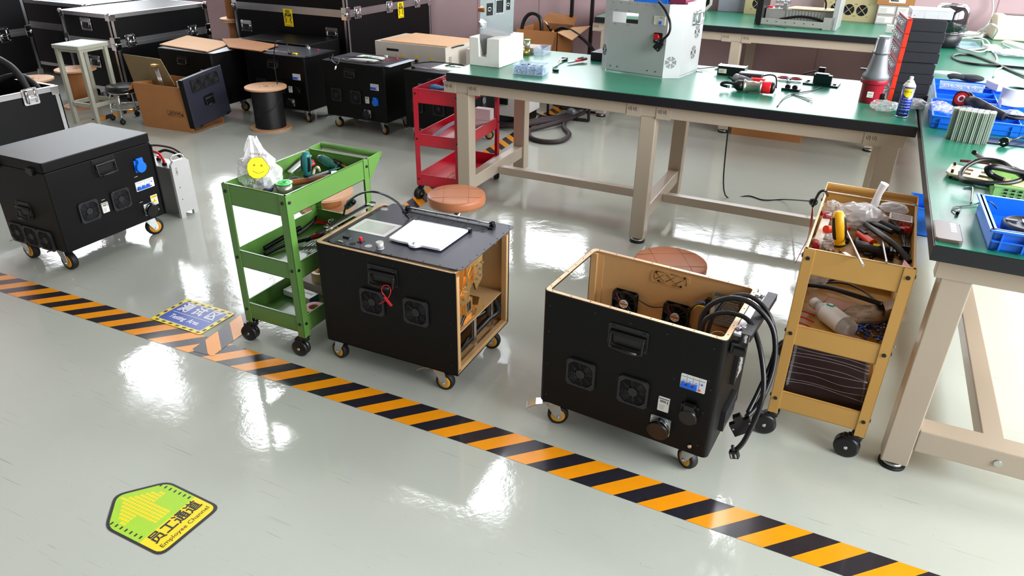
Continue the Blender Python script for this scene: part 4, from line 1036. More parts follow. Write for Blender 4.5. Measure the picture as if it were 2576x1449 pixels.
def spool(name, label, x, y, r, h, core, rc, z0=0, tilt=0, group=None):
    s = thing(name, label, 'cable spool', (x, y, z0), .4, group); n = 40
    for k, z in enumerate((0, h-.014)):
        m = MB(WOOD); ou = [(r*math.cos(i*2*PI/n), r*math.sin(i*2*PI/n)) for i in range(n)]; inn = [(.022*math.cos(i*2*PI/n), .022*math.sin(i*2*PI/n)) for i in range(n)]
        m.frame(ou, inn, z, z+.014)
        if k: 
            m.use(INK)
            for i in range(3): a = i*2*PI/3; m.cyl((.06*math.cos(a), .06*math.sin(a), h-.0005), (.06*math.cos(a), .06*math.sin(a), h+.001), .006, n=8)
        m.build('flange', s, bevel=.001)
    m = MB(core)
    if core == MATS.get('black_cable_winding'):
        K = int((h-.028)/.0062); prof = []
        for i in range(K*3+1):
            prof.append((rc + .0022*math.sin(i*2*PI/3) + .0012*math.sin(i*.06+1), .014 + (h-.028)*i/(K*3)))
        m.lathe(prof, n=44)
        m.tube([(rc*1.02*math.cos(a), rc*1.02*math.sin(a), .25*h + .5*h*(a+2.2)/2.2) for a in [-2.2+i*.2 for i in range(12)]], .0035, n=6, res=2)
    else: m.cyl((0, 0, .014), (0, 0, h-.014), rc, n=32)
    m.build('cable_winding' if core != CARD else 'core', s); return s
WIND = mat('black_cable_winding', '#161618', .45, bump=.3, bscale=120)
p = at(683, 321, 0); spool('cable_spool', 'wooden spool wound with black cable standing in front of the back row boxes', p.x, p.y, .168, .345, WIND, .122)
p = at(214, 266, 0); spool('cable_spool', 'empty wooden spool with brown core standing behind the tall stool', p.x, p.y, .17, .335, CARD, .09)
p = at(128, 300, 0); spool('cable_spool', 'empty wooden spool half hidden behind the closed black box on the left', p.x-.1, p.y, .165, .335, CARD, .09)
q = aty(566, 50, 6.02)
for k, z in enumerate((.0, .303, .606, .91)):
    spool('cable_spool', ('bottom', 'second', 'third', 'topmost')[k] + ' wooden spool in the stack between the two flight cases', -5.99, 5.87, .155, .30, CARD, .085, z, group='stacked wooden spools')
p = at(868, 520, 0); spool('cable_spool', 'wooden spool standing behind the green tool cart, only its pale top showing', p.x-.1, p.y-.05, .17, .10, CARD, .09)
# ------------------------------------------------------------ small things: builders
def along(p, q, roll=0):
    """x axis from p to q, origin p"""
    p = Vector(p); q = Vector(q); d = (q-p).normalized(); up = Vector((0, 0, 1)) if abs(d.z) < .95 else Vector((0, 1, 0))
    y = up.cross(d).normalized(); z = d.cross(y)
    return Matrix.Translation(p) @ Matrix((d, y, z)).transposed().to_4x4() @ RX(roll)
def root(name, label, cat, M, group=None):
    o = thing(name, label, cat, group=group); o.matrix_world = M; return o
def one(mb, name, label, cat, group=None, bevel=0, kind=None, M=None): return tag(mb.build(name, bevel=bevel, M=M), label, cat, group, kind)
def screwdriver(label, p, q, hl, r, c1, c2, sr=.0035):
    """p: tip of the blade, q: end of the handle"""
    p = Vector(p); q = Vector(q); L = (q-p).length; s = root('screwdriver', label, 'screwdriver', along(p, q))
    h0 = L-hl; m = MB(c1); m.lathe([(r*.45, h0), (r*.8, h0+.004), (r*.72, h0+.15*hl), (r*.95, h0+.35*hl), (r, h0+.6*hl), (r*.96, h0+.85*hl), (r*.6, L-.002), (.001, L)], n=18, axis='x')
    m.build('handle', s)
    m = MB(c2)
    for k in range(3):
        a = k*2*PI/3+.25; pts = []
        m.tf(RX(a)); m.tube([(h0+.3*hl, 0, r*.62), (h0+.5*hl, 0, r*.74), (h0+.86*hl, 0, r*.62)], r*.42, n=8); m.tf()
    m.cyl((h0+.01, 0, 0), (h0+.13*hl, 0, 0), r*.86, r*.8, n=16); m.build('grip_inlay', s)
    MB(STEEL).cyl((.006, 0, 0), (h0, 0, 0), sr, n=10).cyl((0, 0, 0), (.006, 0, 0), sr*.6, sr, n=8).build('shaft', s); return s
def pliers(label, p, q, c, spread=.035, c2=None, jaw=.05):
    """p: jaw tip, q: middle between the handle ends"""
    p = Vector(p); q = Vector(q); L = (q-p).length; s = root('pliers', label, 'pliers', along(p, q))
    m = MB(STEEL); m.prism([(0, -.003), (jaw*.6, -.011), (jaw, -.012), (jaw, .012), (jaw*.6, .011), (0, .003)], -.004, .004); m.cyl((jaw*.9, 0, -.006), (jaw*.9, 0, .006), .006, n=12); m.build('jaws', s, bevel=.001)
    for k in (-1, 1):
        m = MB(c); m.tube([(jaw, k*.006, 0), (jaw+.25*(L-jaw), k*spread*.6, 0), (jaw+.6*(L-jaw), k*spread, 0), (L, k*spread*.75, 0)], lambda t: .0055+.003*t, n=8, res=4)
        if c2: m.use(c2).tube([(jaw+.5*(L-jaw), k*spread*.95, .003), (jaw+.7*(L-jaw), k*spread, .003), (L*.97, k*spread*.8, .003)], .0075, n=8, res=3)
        m.build('handle', s)
    return s
def bag_mb(c, sx_, sy_, sz, seed, m_=None, amp=.28, n=26, mm=16):
    rnd = random.Random(seed); K = [(Vector((rnd.uniform(-1, 1), rnd.uniform(-1, 1), rnd.uniform(-1, 1))).normalized(), rnd.uniform(2, 9), rnd.uniform(0, 6.28)) for _ in range(9)]
    m = MB(m_ or CLEAR); rs = []
    for j in range(1, mm):
        ph = PI*j/mm; ring = []
        for i in range(n):
            a = 2*PI*i/n; d = Vector((math.sin(ph)*math.cos(a), math.sin(ph)*math.sin(a), -math.cos(ph)))
            k = 1 + amp*sum(abs(math.sin(f*d.dot(v)+o_))-.6 for v, f, o_ in K)/5
            ring.append((c[0]+d.x*sx_*k, c[1]+d.y*sy_*k, max(c[2]-sz*.95, c[2]+d.z*sz*k)))
        rs.append(ring)
    m.rings(rs, True, False); return m
def box_thing(name, label, cat, x, y, z, rz, w, d, h, m_, bevel=.002, group=None):
    o = MB(m_).box(0, w, 0, d, 0, h).build(name, bevel=bevel); o.location = (x, y, z); o.rotation_euler = (0, 0, rz); return tag(o, label, cat, group)
def tape_roll(name, label, c, R1, R0, h, m_, M=None):
    m = MB(m_); n = 36; m.frame([(R1*math.cos(i*2*PI/n), R1*math.sin(i*2*PI/n)) for i in range(n)], [(R0*math.cos(i*2*PI/n), R0*math.sin(i*2*PI/n)) for i in range(n)], 0, h)
    s = root(name, label, 'tape roll', T(*c) @ (M or Matrix())); m.build('tape_body', s, bevel=.0008)
    m = MB(CARDL); m.frame([(R0*math.cos(i*2*PI/n), R0*math.sin(i*2*PI/n)) for i in range(n)], [(R0*.92*math.cos(i*2*PI/n), R0*.92*math.sin(i*2*PI/n)) for i in range(n)], .0005, h-.0005); m.build('tape_core', s); return s
def cable(name, label, pts, r, m_=None, cat='cable', n=8, closed=False): return one(MB(m_ or BLACKP).tube(pts, r, n=n, closed=closed), name, label, cat)
TEAL = mat('teal_rubber', '#1d6a6c', .4); DGREEN = mat('dark_green_handle', '#0f4a3c', .25); DRED = mat('dark_red_plastic', '#9c1026', .35); ORED = mat('orange_red_plastic', '#e2361c', .35)
YH = mat('yellow_handle', '#f0b010', .35); GREYG = mat('grey_glass_look', '#5a5a60', .3); HWOOD = mat('worn_hammer_wood', '#93501f', .45, var=.3, scale=40); LEAD = mat('solder_silver', '#c3bfb4', .3, .8)
GRN = mat('bright_green_plastic', '#12b33a', .3); PINK = mat('pink_tape', '#d03066', .4); GLOVE = mat('leather_glove', '#9c8670', .8, var=.3, scale=25, bump=.4, bscale=80)
# ------------------------------------------------------------ green cart, top tray
ZG = .63
g = thing('solder_spool', 'solder spool with bright green flange in the green cart front corner', 'solder spool', tuple(at(717, 470, .70)*1.0), 0); g.location = (at(717, 481, .655).x, at(717, 481, .655).y, ZG)
MB(LEAD).cyl((0, 0, .004), (0, 0, .058), .0305, n=28).build('solder_winding', g)
m = MB(GRN); m.cyl((0, 0, 0), (0, 0, .004), .033, n=28); m.build('flange', g); m = MB(GRN); m.frame([(.034*math.cos(i*PI/14), .034*math.sin(i*PI/14)) for i in range(28)], [(.008*math.cos(i*PI/14), .008*math.sin(i*PI/14)) for i in range(28)], .058, .062); m.torus((0, 0, .062), .022, .0015, 28, 5); m.torus((0, 0, .062), .013, .0015, 28, 5); m.build('flange', g)
hm = root('hammer', 'hammer with worn wooden handle lying behind the green solder spool', 'hammer', along(at(652, 474, .645), at(812, 448, .665)))
m = MB(HWOOD); m.tube([(0, 0, 0), (.1, 0, .002), (.2, 0, .0), (.30, 0, 0)], lambda t: .015-.004*t, n=10); m.build('handle', hm)
MB(STEEL).box(.29, .318, -.045, .03, -.012, .014).build('hammer_head', hm, bevel=.004)
bt = root('glue_tube', 'small clear tube with red paste in the left corner of the green cart', 'tube', along(at(620, 450, .66), at(648, 468, .65)))
MB(CLEARB).cyl((0, 0, 0), (.03, 0, 0), .013, n=16).build('cap', bt); MB(mat('red_paste', '#c0301c', .3)).cyl((.03, 0, 0), (.075, 0, 0), .016, n=16).build('tube_body', bt)
p = at(655, 446, .70); sm = thing('plastic_bag', 'crumpled clear bag with yellow smiley face print in the green cart', 'bag', (p.x, p.y, 0))
BAGW = mat('milky_film', '#f3f2f4', .18, alpha=.5, spec=.9, bump=.6, bscale=45)
bag_mb((0, 0, .712), .085, .072, .082, 5, BAGW, .34, 34, 24).build('bag_body', sm)
m = MB(BAGW); rnd = random.Random(14); rs = [[((.062*(1-t*.75)*(1+.22*math.sin(i*2.1+t*5)))*math.cos(i*2*PI/26)-.02*t, (.055*(1-t*.7)*(1+.22*math.cos(i*1.7+t*4)))*math.sin(i*2*PI/26)+.01*t, .755+.095*t+.012*math.sin(i*1.9)) for i in range(26)] for t in (0, .25, .5, .75, 1)]; m.rings(rs, True, False); m.build('bag_top', sm)
vd = (EYE-Vector((p.x, p.y, .72))).normalized(); FM = Matrix.Translation(Vector((0, 0, .745)) + vd*.092) @ Matrix((Vector((-vd.y, vd.x, 0)).normalized(), Vector((0, 0, 0)), Vector((0, 0, 0)))).transposed().to_4x4()
xa = Vector((-vd.y, vd.x, 0)).normalized(); za = Vector((vd.x, vd.y, .25)).normalized(); ya = za.cross(xa)
FM = Matrix.Translation(Vector((-.005, 0, .742)) + za*.087) @ Matrix((xa, ya, za)).transposed().to_4x4()
m = MB(YELD); rnd = random.Random(2); pl = [((.041+rnd.uniform(-.004, .003))*math.cos(i*PI/6), (.043+rnd.uniform(-.004, .003))*math.sin(i*PI/6)) for i in range(12)]
m.prism(pl, 0, .0008); m.use(INK)
for a, b_ in zip(pl, pl[1:]+pl[:1]): m.cyl(a+(.001,), b_+(.001,), .0007, n=4)
m.use(mat('brown_print', '#8a6a10', .4)).cyl((-.012, .012, .0008), (-.012, .012, .0012), .004, n=10).cyl((.014, .008, .0008), (.014, .008, .0012), .004, n=10)
m.use(INK).tube([(-.02, -.008, .001), (-.01, -.016, .001), (.004, -.02, .001), (.02, -.014, .001)], .0008, n=4); m.build('smiley_print', sm, FM)
MB(mat('navy_contents', '#28304e', .5)).sph((.03, -.02, .67), .034, 12, 8, (1.3, 1, .8)).build('bag_contents', sm)
m = MB(INK); m.text('every day', .016, FM @ T(.01, .052, .001) @ RZ(-.2)); m.text('THANK', .018, FM @ T(-.02, -.056, .003) @ RZ(-.3)); m.build('bag_lettering', sm)
screwdriver('screwdriver with fat teal and black handle pointing up in the green cart', at(773, 452, .645), at(769, 382, .77), .115, .020, TEAL, BLACKP)
screwdriver('screwdriver with dark green handle lying at the back of the green cart', at(846, 424, .66), at(800, 395, .70), .10, .021, DGREEN, DGREEN)
pliers('pliers with red and grey handles in the middle of the green cart', at(740, 436, .65), at(790, 408, .69), REDP, .016, GREYG)
pliers('grey steel pliers lying under the teal screwdriver', at(735, 462, .645), at(800, 446, .66), mat('grey_grip', '#6b6b66', .4), .013)
pn = root('scribing_tool', 'long pen shaped tool with teal tip lying across the green cart', 'tool', along(at(775, 449, .675), at(838, 428, .68))); MB(GREYP).cyl((0, 0, 0), (.10, 0, 0), .006, n=10).build('barrel', pn); MB(TEAL).cyl((.10, 0, 0), (.16, 0, 0), .0065, .003, n=10).build('tip', pn)
kn = root('utility_knife', 'silver and black utility knife leaning in the rear corner of the green cart', 'knife', along(at(815, 396, .69), at(864, 418, .665))); MB(STEEL).box(0, .05, -.011, .011, -.005, .005).build('knife_head', kn, bevel=.002); MB(BLACKP).cyl((.05, 0, 0), (.085, 0, 0), .014, n=12).use(OLIVE).cyl((.085, 0, 0), (.14, 0, 0), .008, n=10).build('handle', kn)
m = MB(mat('white_knife', '#dfe0e2', .3)); m.box(0, .13, -.011, .011, -.004, .004); s_ = root('marker', 'white and grey flat marker lying behind the smiley bag', 'marker', along(at(728, 434, .66), at(763, 404, .69))); m.build('marker_body', s_, bevel=.002); MB(GREYG).box(.0, .10, .011, .017, -.003, .004).build('marker_clip', s_)
m = MB(GREYG)
for k in range(3): m.torus(tuple(at(738, 452, .645+k*.003)), .028-.003*k, .0022, 26, 5, RX(.15))
one(m, 'wire_coil', 'small coil of grey wire lying in the middle of the green cart', 'wire')
m = MB(mat('beige_clip', '#d8cfb4', .5)); m.tube([at(788, 440, .65), at(792, 425, .67), at(800, 421, .68), at(804, 430, .66)], .006, n=8); one(m, 'cable_clip', 'beige curved clip lying beside the teal screwdriver', 'clip')
m = MB(BLACKP); m.tube([at(626, 462, .64), at(640, 447, .65), at(660, 436, .65)], .006, n=8); one(m, 'black_tube', 'black tube piece in the left corner of the green cart', 'tube')
m = MB(mat('bluish_bit', '#3f8fc0', .4)); m.box(0, .035, -.008, .008, 0, .006); one(m, 'plastic_scrap', 'small light blue scrap beside the teal screwdriver shaft', 'scrap', M=along(at(770, 440, .65), at(782, 432, .65)))
# middle tray
ZG2 = .362
m = MB(BLACKP); p0, p1 = at(664, 625, .375), at(755, 573, .385)
for k in range(46): t = k/45; c_ = p0.lerp(p1, t); m.torus(tuple(c_), .0085, .0022, 12, 5, (p1-p0).to_track_quat('Z', 'Y').to_matrix().to_4x4())
m.cyl(tuple(p0), tuple(p1), .0075, n=10); one(m, 'corrugated_conduit', 'black corrugated conduit lying in the middle tray of the green cart', 'conduit')
cable('black_tube', 'smooth black tube lying beside the corrugated conduit in the green cart', [at(666, 640, .372), at(720, 615, .38), at(790, 598, .385), at(815, 590, .41)], .0085)
cable('black_cable', 'curved thick black cable in the far corner of the green cart middle tray', [at(746, 590, .375), at(770, 575, .38), at(792, 552, .39), at(800, 525, .40)], .007)
cable('black_cable', 'thin black cable looping through the far corner of the green cart middle tray', [at(748, 582, .375), at(756, 560, .38), at(776, 545, .385), at(796, 535, .40)], .0035)
rnd = random.Random(4); m = MB(REDP)
for k in range(6): a = at(772+rnd.uniform(-3, 3), 552+k*2, .372+k*.002); m.tube([a, a.lerp(at(832+rnd.uniform(-6, 6), 552+k*2.5, .378), .5)+Vector((0, 0, .004)), at(832+rnd.uniform(-6, 6), 553+k*2.5, .375)], .0016, n=5, res=3)
one(m, 'zip_tie_bundle', 'bundle of thin red zip ties in the green cart middle tray', 'zip ties')
m = MB(CHROME)
for k in range(16):
    c_ = at(rnd.uniform(822, 850), rnd.uniform(552, 578), .38+rnd.random()*.03); m.torus(tuple(c_), .008, .0016, 12, 4, Euler((rnd.random()*3, rnd.random()*3, 0)).to_matrix().to_4x4())
one(m, 'metal_rings', 'loose heap of small shiny metal rings and springs in the green cart', 'hardware', kind='stuff')
mk = root('marker', 'thick marker with red barrel and black cap beside the instrument panel box', 'marker', along(at(768, 605, .395), at(800, 590, .41))); MB(BLACKP).cyl((0, 0, 0), (.03, 0, 0), .010, n=14).build('cap', mk); MB(REDP).cyl((.03, 0, 0), (.085, 0, 0), .0095, n=14).build('barrel', mk)
for k in range(3): cable('zip_tie', ('front', 'middle', 'rear')[k]+' black zip tie lying in the near corner of the green cart middle tray', [at(757+k*9, 628+k*2, .368), at(772+k*8, 617+k, .375), at(790+k*6, 606, .372)], .0018, n=5, cat='zip tie')
cable('thin_rod', 'thin metal rod lying at the left of the green cart middle tray', [at(668, 612, .366), at(724, 586, .37)], .002, STEEL, 'rod', 6)
cable('black_cable', 'black cable running from the green cart tray up over the box panel', [at(862, 590, .43), at(862, 560, .47), at(872, 515, .60), at(905, 488, .72), at(950, 484, .76), at(1000, 510, .68), at(1020, 540, .57), at(1030, 549, .55)], .004)
screwdriver('screwdriver with black handle and teal collar leaning at the back of the green cart', at(862, 530, .44), at(890, 504, .52), .085, .0165, BLACKP, TEAL)
# bottom tray
ZG3 = .122
box_thing('carton', 'flat grey carton lying under the white glue box in the green cart', 'carton', -2.10, 2.175, ZG3, -.12, .19, .085, .042, mat('grey_carton', '#b5aaa4', .6))
gb = thing('glue_box', 'white and teal glue box with printed name in the green cart bottom tray', 'box', (-2.09, 2.075, ZG3), -.1)
m = MB(WHITEP); m.box(0, .16, 0, .055, 0, .035); m.use(TEAL).box(.1605, .161, 0, .055, 0, .035); m.box(.0, .16, -.0004, .0, 0, .010); m.use(mat('violet_print', '#4a4a96', .5)).text('Kafuter K-5205', .018, T(.08, .034, .0354), w=.13); m.use(INK).text('1-704N  SILICONE', .008, T(.08, .014, .0354)); m.build('glue_carton', gb, bevel=.0008)
tape_roll('tape_roll', 'roll of yellowish clear tape standing in the green cart bottom tray', (-1.99, 2.22, ZG3+.043), .045, .03, .045, mat('yellowish_tape', '#d9c68a', .3, alpha=.85))
tape_roll('tape_roll', 'roll of pink tape lying in the near corner of the green cart bottom tray', (-1.875, 2.02, ZG3), .045, .022, .03, PINK)
# ------------------------------------------------------------ tan yellow cart, top tray
ZY = .651
def Y(px, py, z=.68): return at(px, py, z)
screwdriver('screwdriver with large yellow and black handle standing in the tan cart', Y(2113, 640, .655), Y(2109, 531, .80), .13, .022, YH, BLACKP, .0045)
cable('steel_rod', 'long steel screwdriver blade resting over the front edge of the tan cart', [Y(2122, 563, .70), Y(2158, 641, .74), Y(2172, 668, .745)], .0038, STEEL, 'blade', 8)
cable('steel_rod', 'second steel blade resting over the front edge near the pink sheet', [Y(2215, 562, .70), Y(2223, 620, .715), Y(2231, 661, .74)], .0038, STEEL, 'blade', 8)
pliers('pliers with black tipped red handles lying at the left of the tan cart', Y(2165, 560, .67), Y(2068, 540, .70), DRED, .02, None)
ro = root('wire_stripper', 'orange red tool handle lying below the yellow screwdriver', 'tool', along(Y(2134, 574, .68), Y(2060, 578, .70))); MB(ORED).tube([(0, 0, 0), (.03, 0, 0), (.08, 0, 0), (.115, 0, 0)], lambda t: .009+.005*t, n=12).build('handle', ro)
ro = root('wire_stripper', 'orange red and black tool handle lying in the middle of the tan cart', 'tool', along(Y(2160, 586, .69), Y(2195, 612, .69))); MB(ORED).tube([(0, 0, 0), (.03, 0, 0), (.06, 0, 0), (.09, 0, 0)], lambda t: .012+.003*t, n=12).build('handle', ro); MB(BLACKP).box(-.005, .04, -.006, .008, .008, .018).build('grip_inlay', ro, bevel=.003)
pliers('pliers with long red handle lying toward the right rear of the tan cart', Y(2190, 552, .67), Y(2285, 578, .70), REDP, .012, None)
cable('hose_piece', 'thick black hose lying diagonally from the bags to the pink sheet', [Y(2165, 556, .70), Y(2215, 590, .72), Y(2260, 625, .71), Y(2288, 660, .69)], .010)
cable('hose_piece', 'second black hose lying above the long diagonal hose', [Y(2180, 555, .71), Y(2210, 568, .72), Y(2245, 585, .72)], .009)
m = MB(BLACKP); p0, p1 = Y(2215, 562, .715), Y(2266, 583, .72)
for k in range(24): m.torus(tuple(p0.lerp(p1, k/23)), .010, .0022, 12, 5, (p1-p0).to_track_quat('Z', 'Y').to_matrix().to_4x4())
m.cyl(tuple(p0), tuple(p1), .009, n=10); one(m, 'corrugated_conduit', 'short black corrugated conduit in the tan cart', 'conduit')
cable('hose_piece', 'thin curved grey hose in front of the vented metal box', [Y(2222, 540, .70), Y(2240, 552, .71), Y(2262, 575, .70)], .0045, DARKP)
vb = thing('vented_box', 'metal box with slotted top in the rear right corner of the tan cart', 'box', (.205, 2.67, ZY), -.05)
m = MB(GOLDY); m.box(0, .075, 0, .07, 0, .062); m.use(STEEL); m.frame([(0, 0), (.075, 0), (.075, .07), (0, .07)], [(.006, .006), (.069, .006), (.069, .064), (.006, .064)], .062, .064)
for k in range(5): m.box(.006, .069, .006+k*.0135, .011+k*.0135, .062, .064)
for k in range(6): m.box(.004+k*.012, .008+k*.012, -.002, 0, .02, .062)
m.build('box_body', vb)
bag = thing('plastic_bag', 'large knotted plastic bag of parts in the rear of the tan cart', 'bag', (.12, 2.66, 0))
bag_mb((0, 0, .70), .085, .075, .055, 11, BAGW, .3).build('bag_body', bag); MB(BAGW).tube([(.03, .03, .745), (.035, .035, .79), (.045, .035, .83)], lambda t: .012+.006*abs(t-.5), n=10).build('knot_tail', bag); bag_mb((.095, .045, .745), .045, .018, .018, 12, BAGW, .4).build('bag_mouth', bag)
MB(DARKP).sph((.01, -.01, .69), .03, 12, 8, (1.3, 1, .9)).build('bag_contents', bag)
one(bag_mb((.02, 2.72, .69), .042, .05, .038, 14, CLEAR, .4), 'plastic_bag', 'small clear bag in the rear left corner of the tan cart', 'bag')
one(bag_mb((.03, 2.47, .672), .045, .05, .022, 15, CLEAR, .4), 'plastic_bag', 'flat clear bag beside the yellow screwdriver', 'bag')
m = MB(WHITE); m.box(0, .028, 0, .25, 0, .02); o = one(m, 'white_strip', 'white plastic strip standing along the left wall of the tan cart', 'strip', bevel=.003); o.matrix_world = T(-.018, 2.44, ZY) @ RZ(-.05) @ RX(.12)
tm = root('tape_measure', 'round grey label roll lying at the front of the tan cart', 'roll', T(.075, 2.33, ZY)); m = MB(DARKP); m.cyl((0, 0, 0), (0, 0, .022), .036, n=28); m.use(CARDL).cyl((-.004, -.004, .022), (-.004, -.004, .024), .027, n=24); m.use(INK).box(-.02, .014, -.012, -.007, .024, .0245); m.build('roll_body', tm); MB(GRN).cyl((-.025, .025, .0), (-.025, .025, .02), .018, n=16).build('green_disc', tm)
pliers('needle nose pliers with black handles in the front left of the tan cart', Y(2070, 615, .66), Y(2118, 598, .67), BLACKP, .014)
sc = root('scissors', 'scissors with dark red loop handles at the front of the tan cart', 'scissors', T(.135, 2.33, ZY+.012) @ RZ(-.9)); MB(DRED).torus((0, .014, 0), .022, .005, 24, 7, Matrix.Diagonal((2.0, .7, 1, 1))).build('loop_handle', sc); MB(STEEL).box(-.10, -.04, .006, .02, -.002, .002).build('blade', sc)
sc = root('cable_cutter', 'cable cutter with red looped handles by the pink sheet in the tan cart', 'cutter', T(.235, 2.33, ZY+.015) @ RZ(.7)); m = MB(DRED); m.tube([(-.05, .0, 0), (0, .01, .0), (.04, .03, 0), (.07, .01, 0), (.06, -.02, 0)], .0055, n=8); m.build('loop_handle', sc); MB(STEEL).prism([(-.09, -.01), (-.04, -.016), (-.03, .01), (-.06, .02)], -.003, .004).cyl((-.05, 0, .004), (-.05, 0, .008), .006, n=10).build('blade', sc, bevel=.001)
dr = root('power_driver', 'black pistol shaped driver lying in the middle of the tan cart', 'driver', T(.185, 2.46, ZY+.022) @ RZ(-.2)); MB(BLACKP).cyl((-.07, 0, 0), (.05, 0, 0), .019, .021, n=16).build('driver_body', dr); MB(BLACKP).tube([(-.06, .0, 0), (-.075, .04, 0), (-.07, .09, .01)], .013, n=10).build('grip', dr); MB(YELD).cyl((-.01, 0, .017), (-.01, 0, .0205), .011, n=14).build('badge', dr)
rnd = random.Random(9); m = MB(BLACKP)
for k in range(22): x = .255+rnd.random()*.018; m.tube([(x, 2.36, ZY+.005+rnd.random()*.03), (x+.004, 2.5, ZY+.01+rnd.random()*.03), (x+rnd.uniform(-.012, .006), 2.64, ZY+.01+rnd.random()*.035)], .0013, n=4, res=3)
m.box(.25, .275, 2.47, 2.475, ZY, ZY+.05); one(m, 'zip_tie_bundle', 'long bundle of black zip ties along the right wall of the tan cart', 'zip ties')
m = MB(BLACKP)
for k in range(3): m.box(.215+k*.010, .222+k*.010, 2.42, 2.46, ZY+.03, ZY+.045)
one(m, 'black_clip', 'black ribbed clips lying on the zip tie bundle', 'clip')
m = MB(SKIN); m.add([(.235, 2.26, ZY+.001), (.272, 2.26, ZY+.001), (.274, 2.33, ZY+.002), (.252, 2.33, ZY+.06), (.272, 2.26, ZY+.065)], [(0, 1, 4), (1, 2, 3, 4), (0, 4, 3), (0, 3, 2, 1)]); one(m, 'pink_sheet', 'pink foam sheet in the front right corner of the tan cart', 'sheet')
box_thing('orange_card', 'small orange card lying beside the black driver', 'card', .205, 2.50, ZY, -.5, .05, .04, .012, CARDL)
cable('hex_key', 'bent hex key lying at the front of the tan cart', [(.185, 2.28, ZY+.004), (.192, 2.335, ZY+.006), (.205, 2.30, ZY+.004)], .002, STEEL, 'hex key', 6)
m = MB(DRED); m.cyl((0, 0, 0), (.05, 0, 0), .012, .013, n=14); one(m, 'hand_tool', 'short dark red tool handle in the front left corner of the tan cart', 'tool', M=along(Y(2052, 622, .67), Y(2050, 590, .66)))
rnd = random.Random(12); m = MB(BLACKP)
for k in range(26):
    a = Vector((rnd.uniform(-.0, .24), rnd.uniform(2.3, 2.6), ZY+rnd.uniform(.003, .02))); an = rnd.uniform(0, 6.28); m.use((BLACKP, DARKP, STEEL, DARKP)[k % 4]); d_ = Vector((math.cos(an), math.sin(an), 0))*rnd.uniform(.02, .045); m.cyl(tuple(a), tuple(a+d_), rnd.uniform(.002, .007), n=7)
one(m, 'tool_litter', 'mixed small black and steel bits covering the tan cart tray floor', 'bits', kind='stuff')
# cables by the tan cart
cable('power_cable', 'black power cord running over the floor to its plug beside the tan cart', [(-.667, 4.62, .72), (-.66, 4.58, .35), (-.62, 4.60, .02), (-.484, 4.70, .006), (-.384, 4.667, .006), at(1975, 502, .02), at(2035, 506, .20), at(2052, 507, .30)], .0045)
pg = root('cord_plug', 'black round power plug hanging at the left edge of the tan cart', 'plug', along(at(2040, 507, .26), at(2062, 512, .30))); MB(BLACKP).cyl((0, 0, 0), (.03, 0, 0), .008, .012, n=14).cyl((.03, 0, 0), (.055, 0, 0), .021, .019, n=18).build('plug_body', pg); MB(CHROME).cyl((.055, -.008, 0), (.07, -.008, 0), .0025, n=8).cyl((.055, .008, 0), (.07, .008, 0), .0025, n=8).build('pin', pg)
cable('black_cable', 'black cable hooked over the left wall of the tan cart', [at(2082, 492, .74), at(2075, 480, .78), at(2062, 484, .77), at(2050, 505, .72), at(2044, 520, .70)], .005)
for k, c_ in enumerate((REDP, REDP, mat('yellow_wire', '#c8a428', .4))):
    cable('wire_end', ('outer red', 'inner red', 'short yellow')[k]+' wire dangling at the left of the tan cart', [at(2044, 519, .70), at(2040+k*2, 550, .66), at(2032+k*4, 600, .60), at(2016+k*8, 630, .56), at(2001+k*12, 662-k*22, .53)][:5 if k < 2 else 3], .0014, c_, 'wire', 5)
# middle tray
ZM = .390
bo = root('plastic_bottle', 'clear plastic bottle with white cap and green mark in the tan cart', 'bottle', along((.045, 2.47, ZM+.035), (.165, 2.33, ZM+.034)))
m = MB(mat('clear_bottle', '#f4f4f2', .08, alpha=.45, spec=.9)); m.lathe([(.017, .0), (.019, .015), (.034, .04), (.0345, .16), (.03, .175), (.02, .18)], n=26, axis='x'); m.build('bottle_body', bo); MB(WHITEP).cyl((-.024, 0, 0), (.004, 0, 0), .0195, n=22).build('cap', bo)
m = MB(WHITEP); m.lathe([(.0352, .05), (.0352, .145)], n=26, axis='x', cap=False); m.use(mat('teal_green_mark', '#10a583', .4)); m.tf(T(.065, 0, .0358)); m.tube([(-.012, -.01, 0), (.008, -.002, .0), (.0, .014, -.002)], .003, n=4, res=1); m.tf(); m.build('bottle_label', bo)
nb = thing('notebook', 'brown notebook lying in the tan cart middle tray', 'notebook', (.05, 2.50, ZM), -.25); MB(mat('salmon_leatherette', '#bd8263', .5)).box(0, .13, 0, .10, .012, .015).box(0, .13, 0, .10, 0, .002).box(0, .003, 0, .1, 0, .015).build('cover', nb, bevel=.001); MB(WHITE).box(.003, .128, .002, .098, .002, .012).build('pages', nb)
gl = thing('work_glove', 'dirty leather work glove lying at the right of the tan cart middle tray', 'glove', (.20, 2.48, ZM), .5)
bag_mb((0, 0, .03), .075, .05, .03, 21, GLOVE, .35).build('palm', gl)
for k in range(4): MB(GLOVE).tube([(-.04, -.03+k*.018, .03), (-.08, -.04+k*.02, .03), (-.105, -.045+k*.018, .015)], .0115, n=8).build('finger', gl)
m = MB(GLOVE); m.lathe([(.034, 0), (.04, .04), (.046, .07)], (.05, 0, .045), n=18, axis='x', cap=False); m.build('cuff', gl)
cable('black_hose', 'black ribbed hose lying over the notebook and glove in the tan cart', [(-.02, 2.60, ZM+.045), (.07, 2.57, ZM+.065), (.15, 2.53, ZM+.075), (.245, 2.50, ZM+.075)], .009)
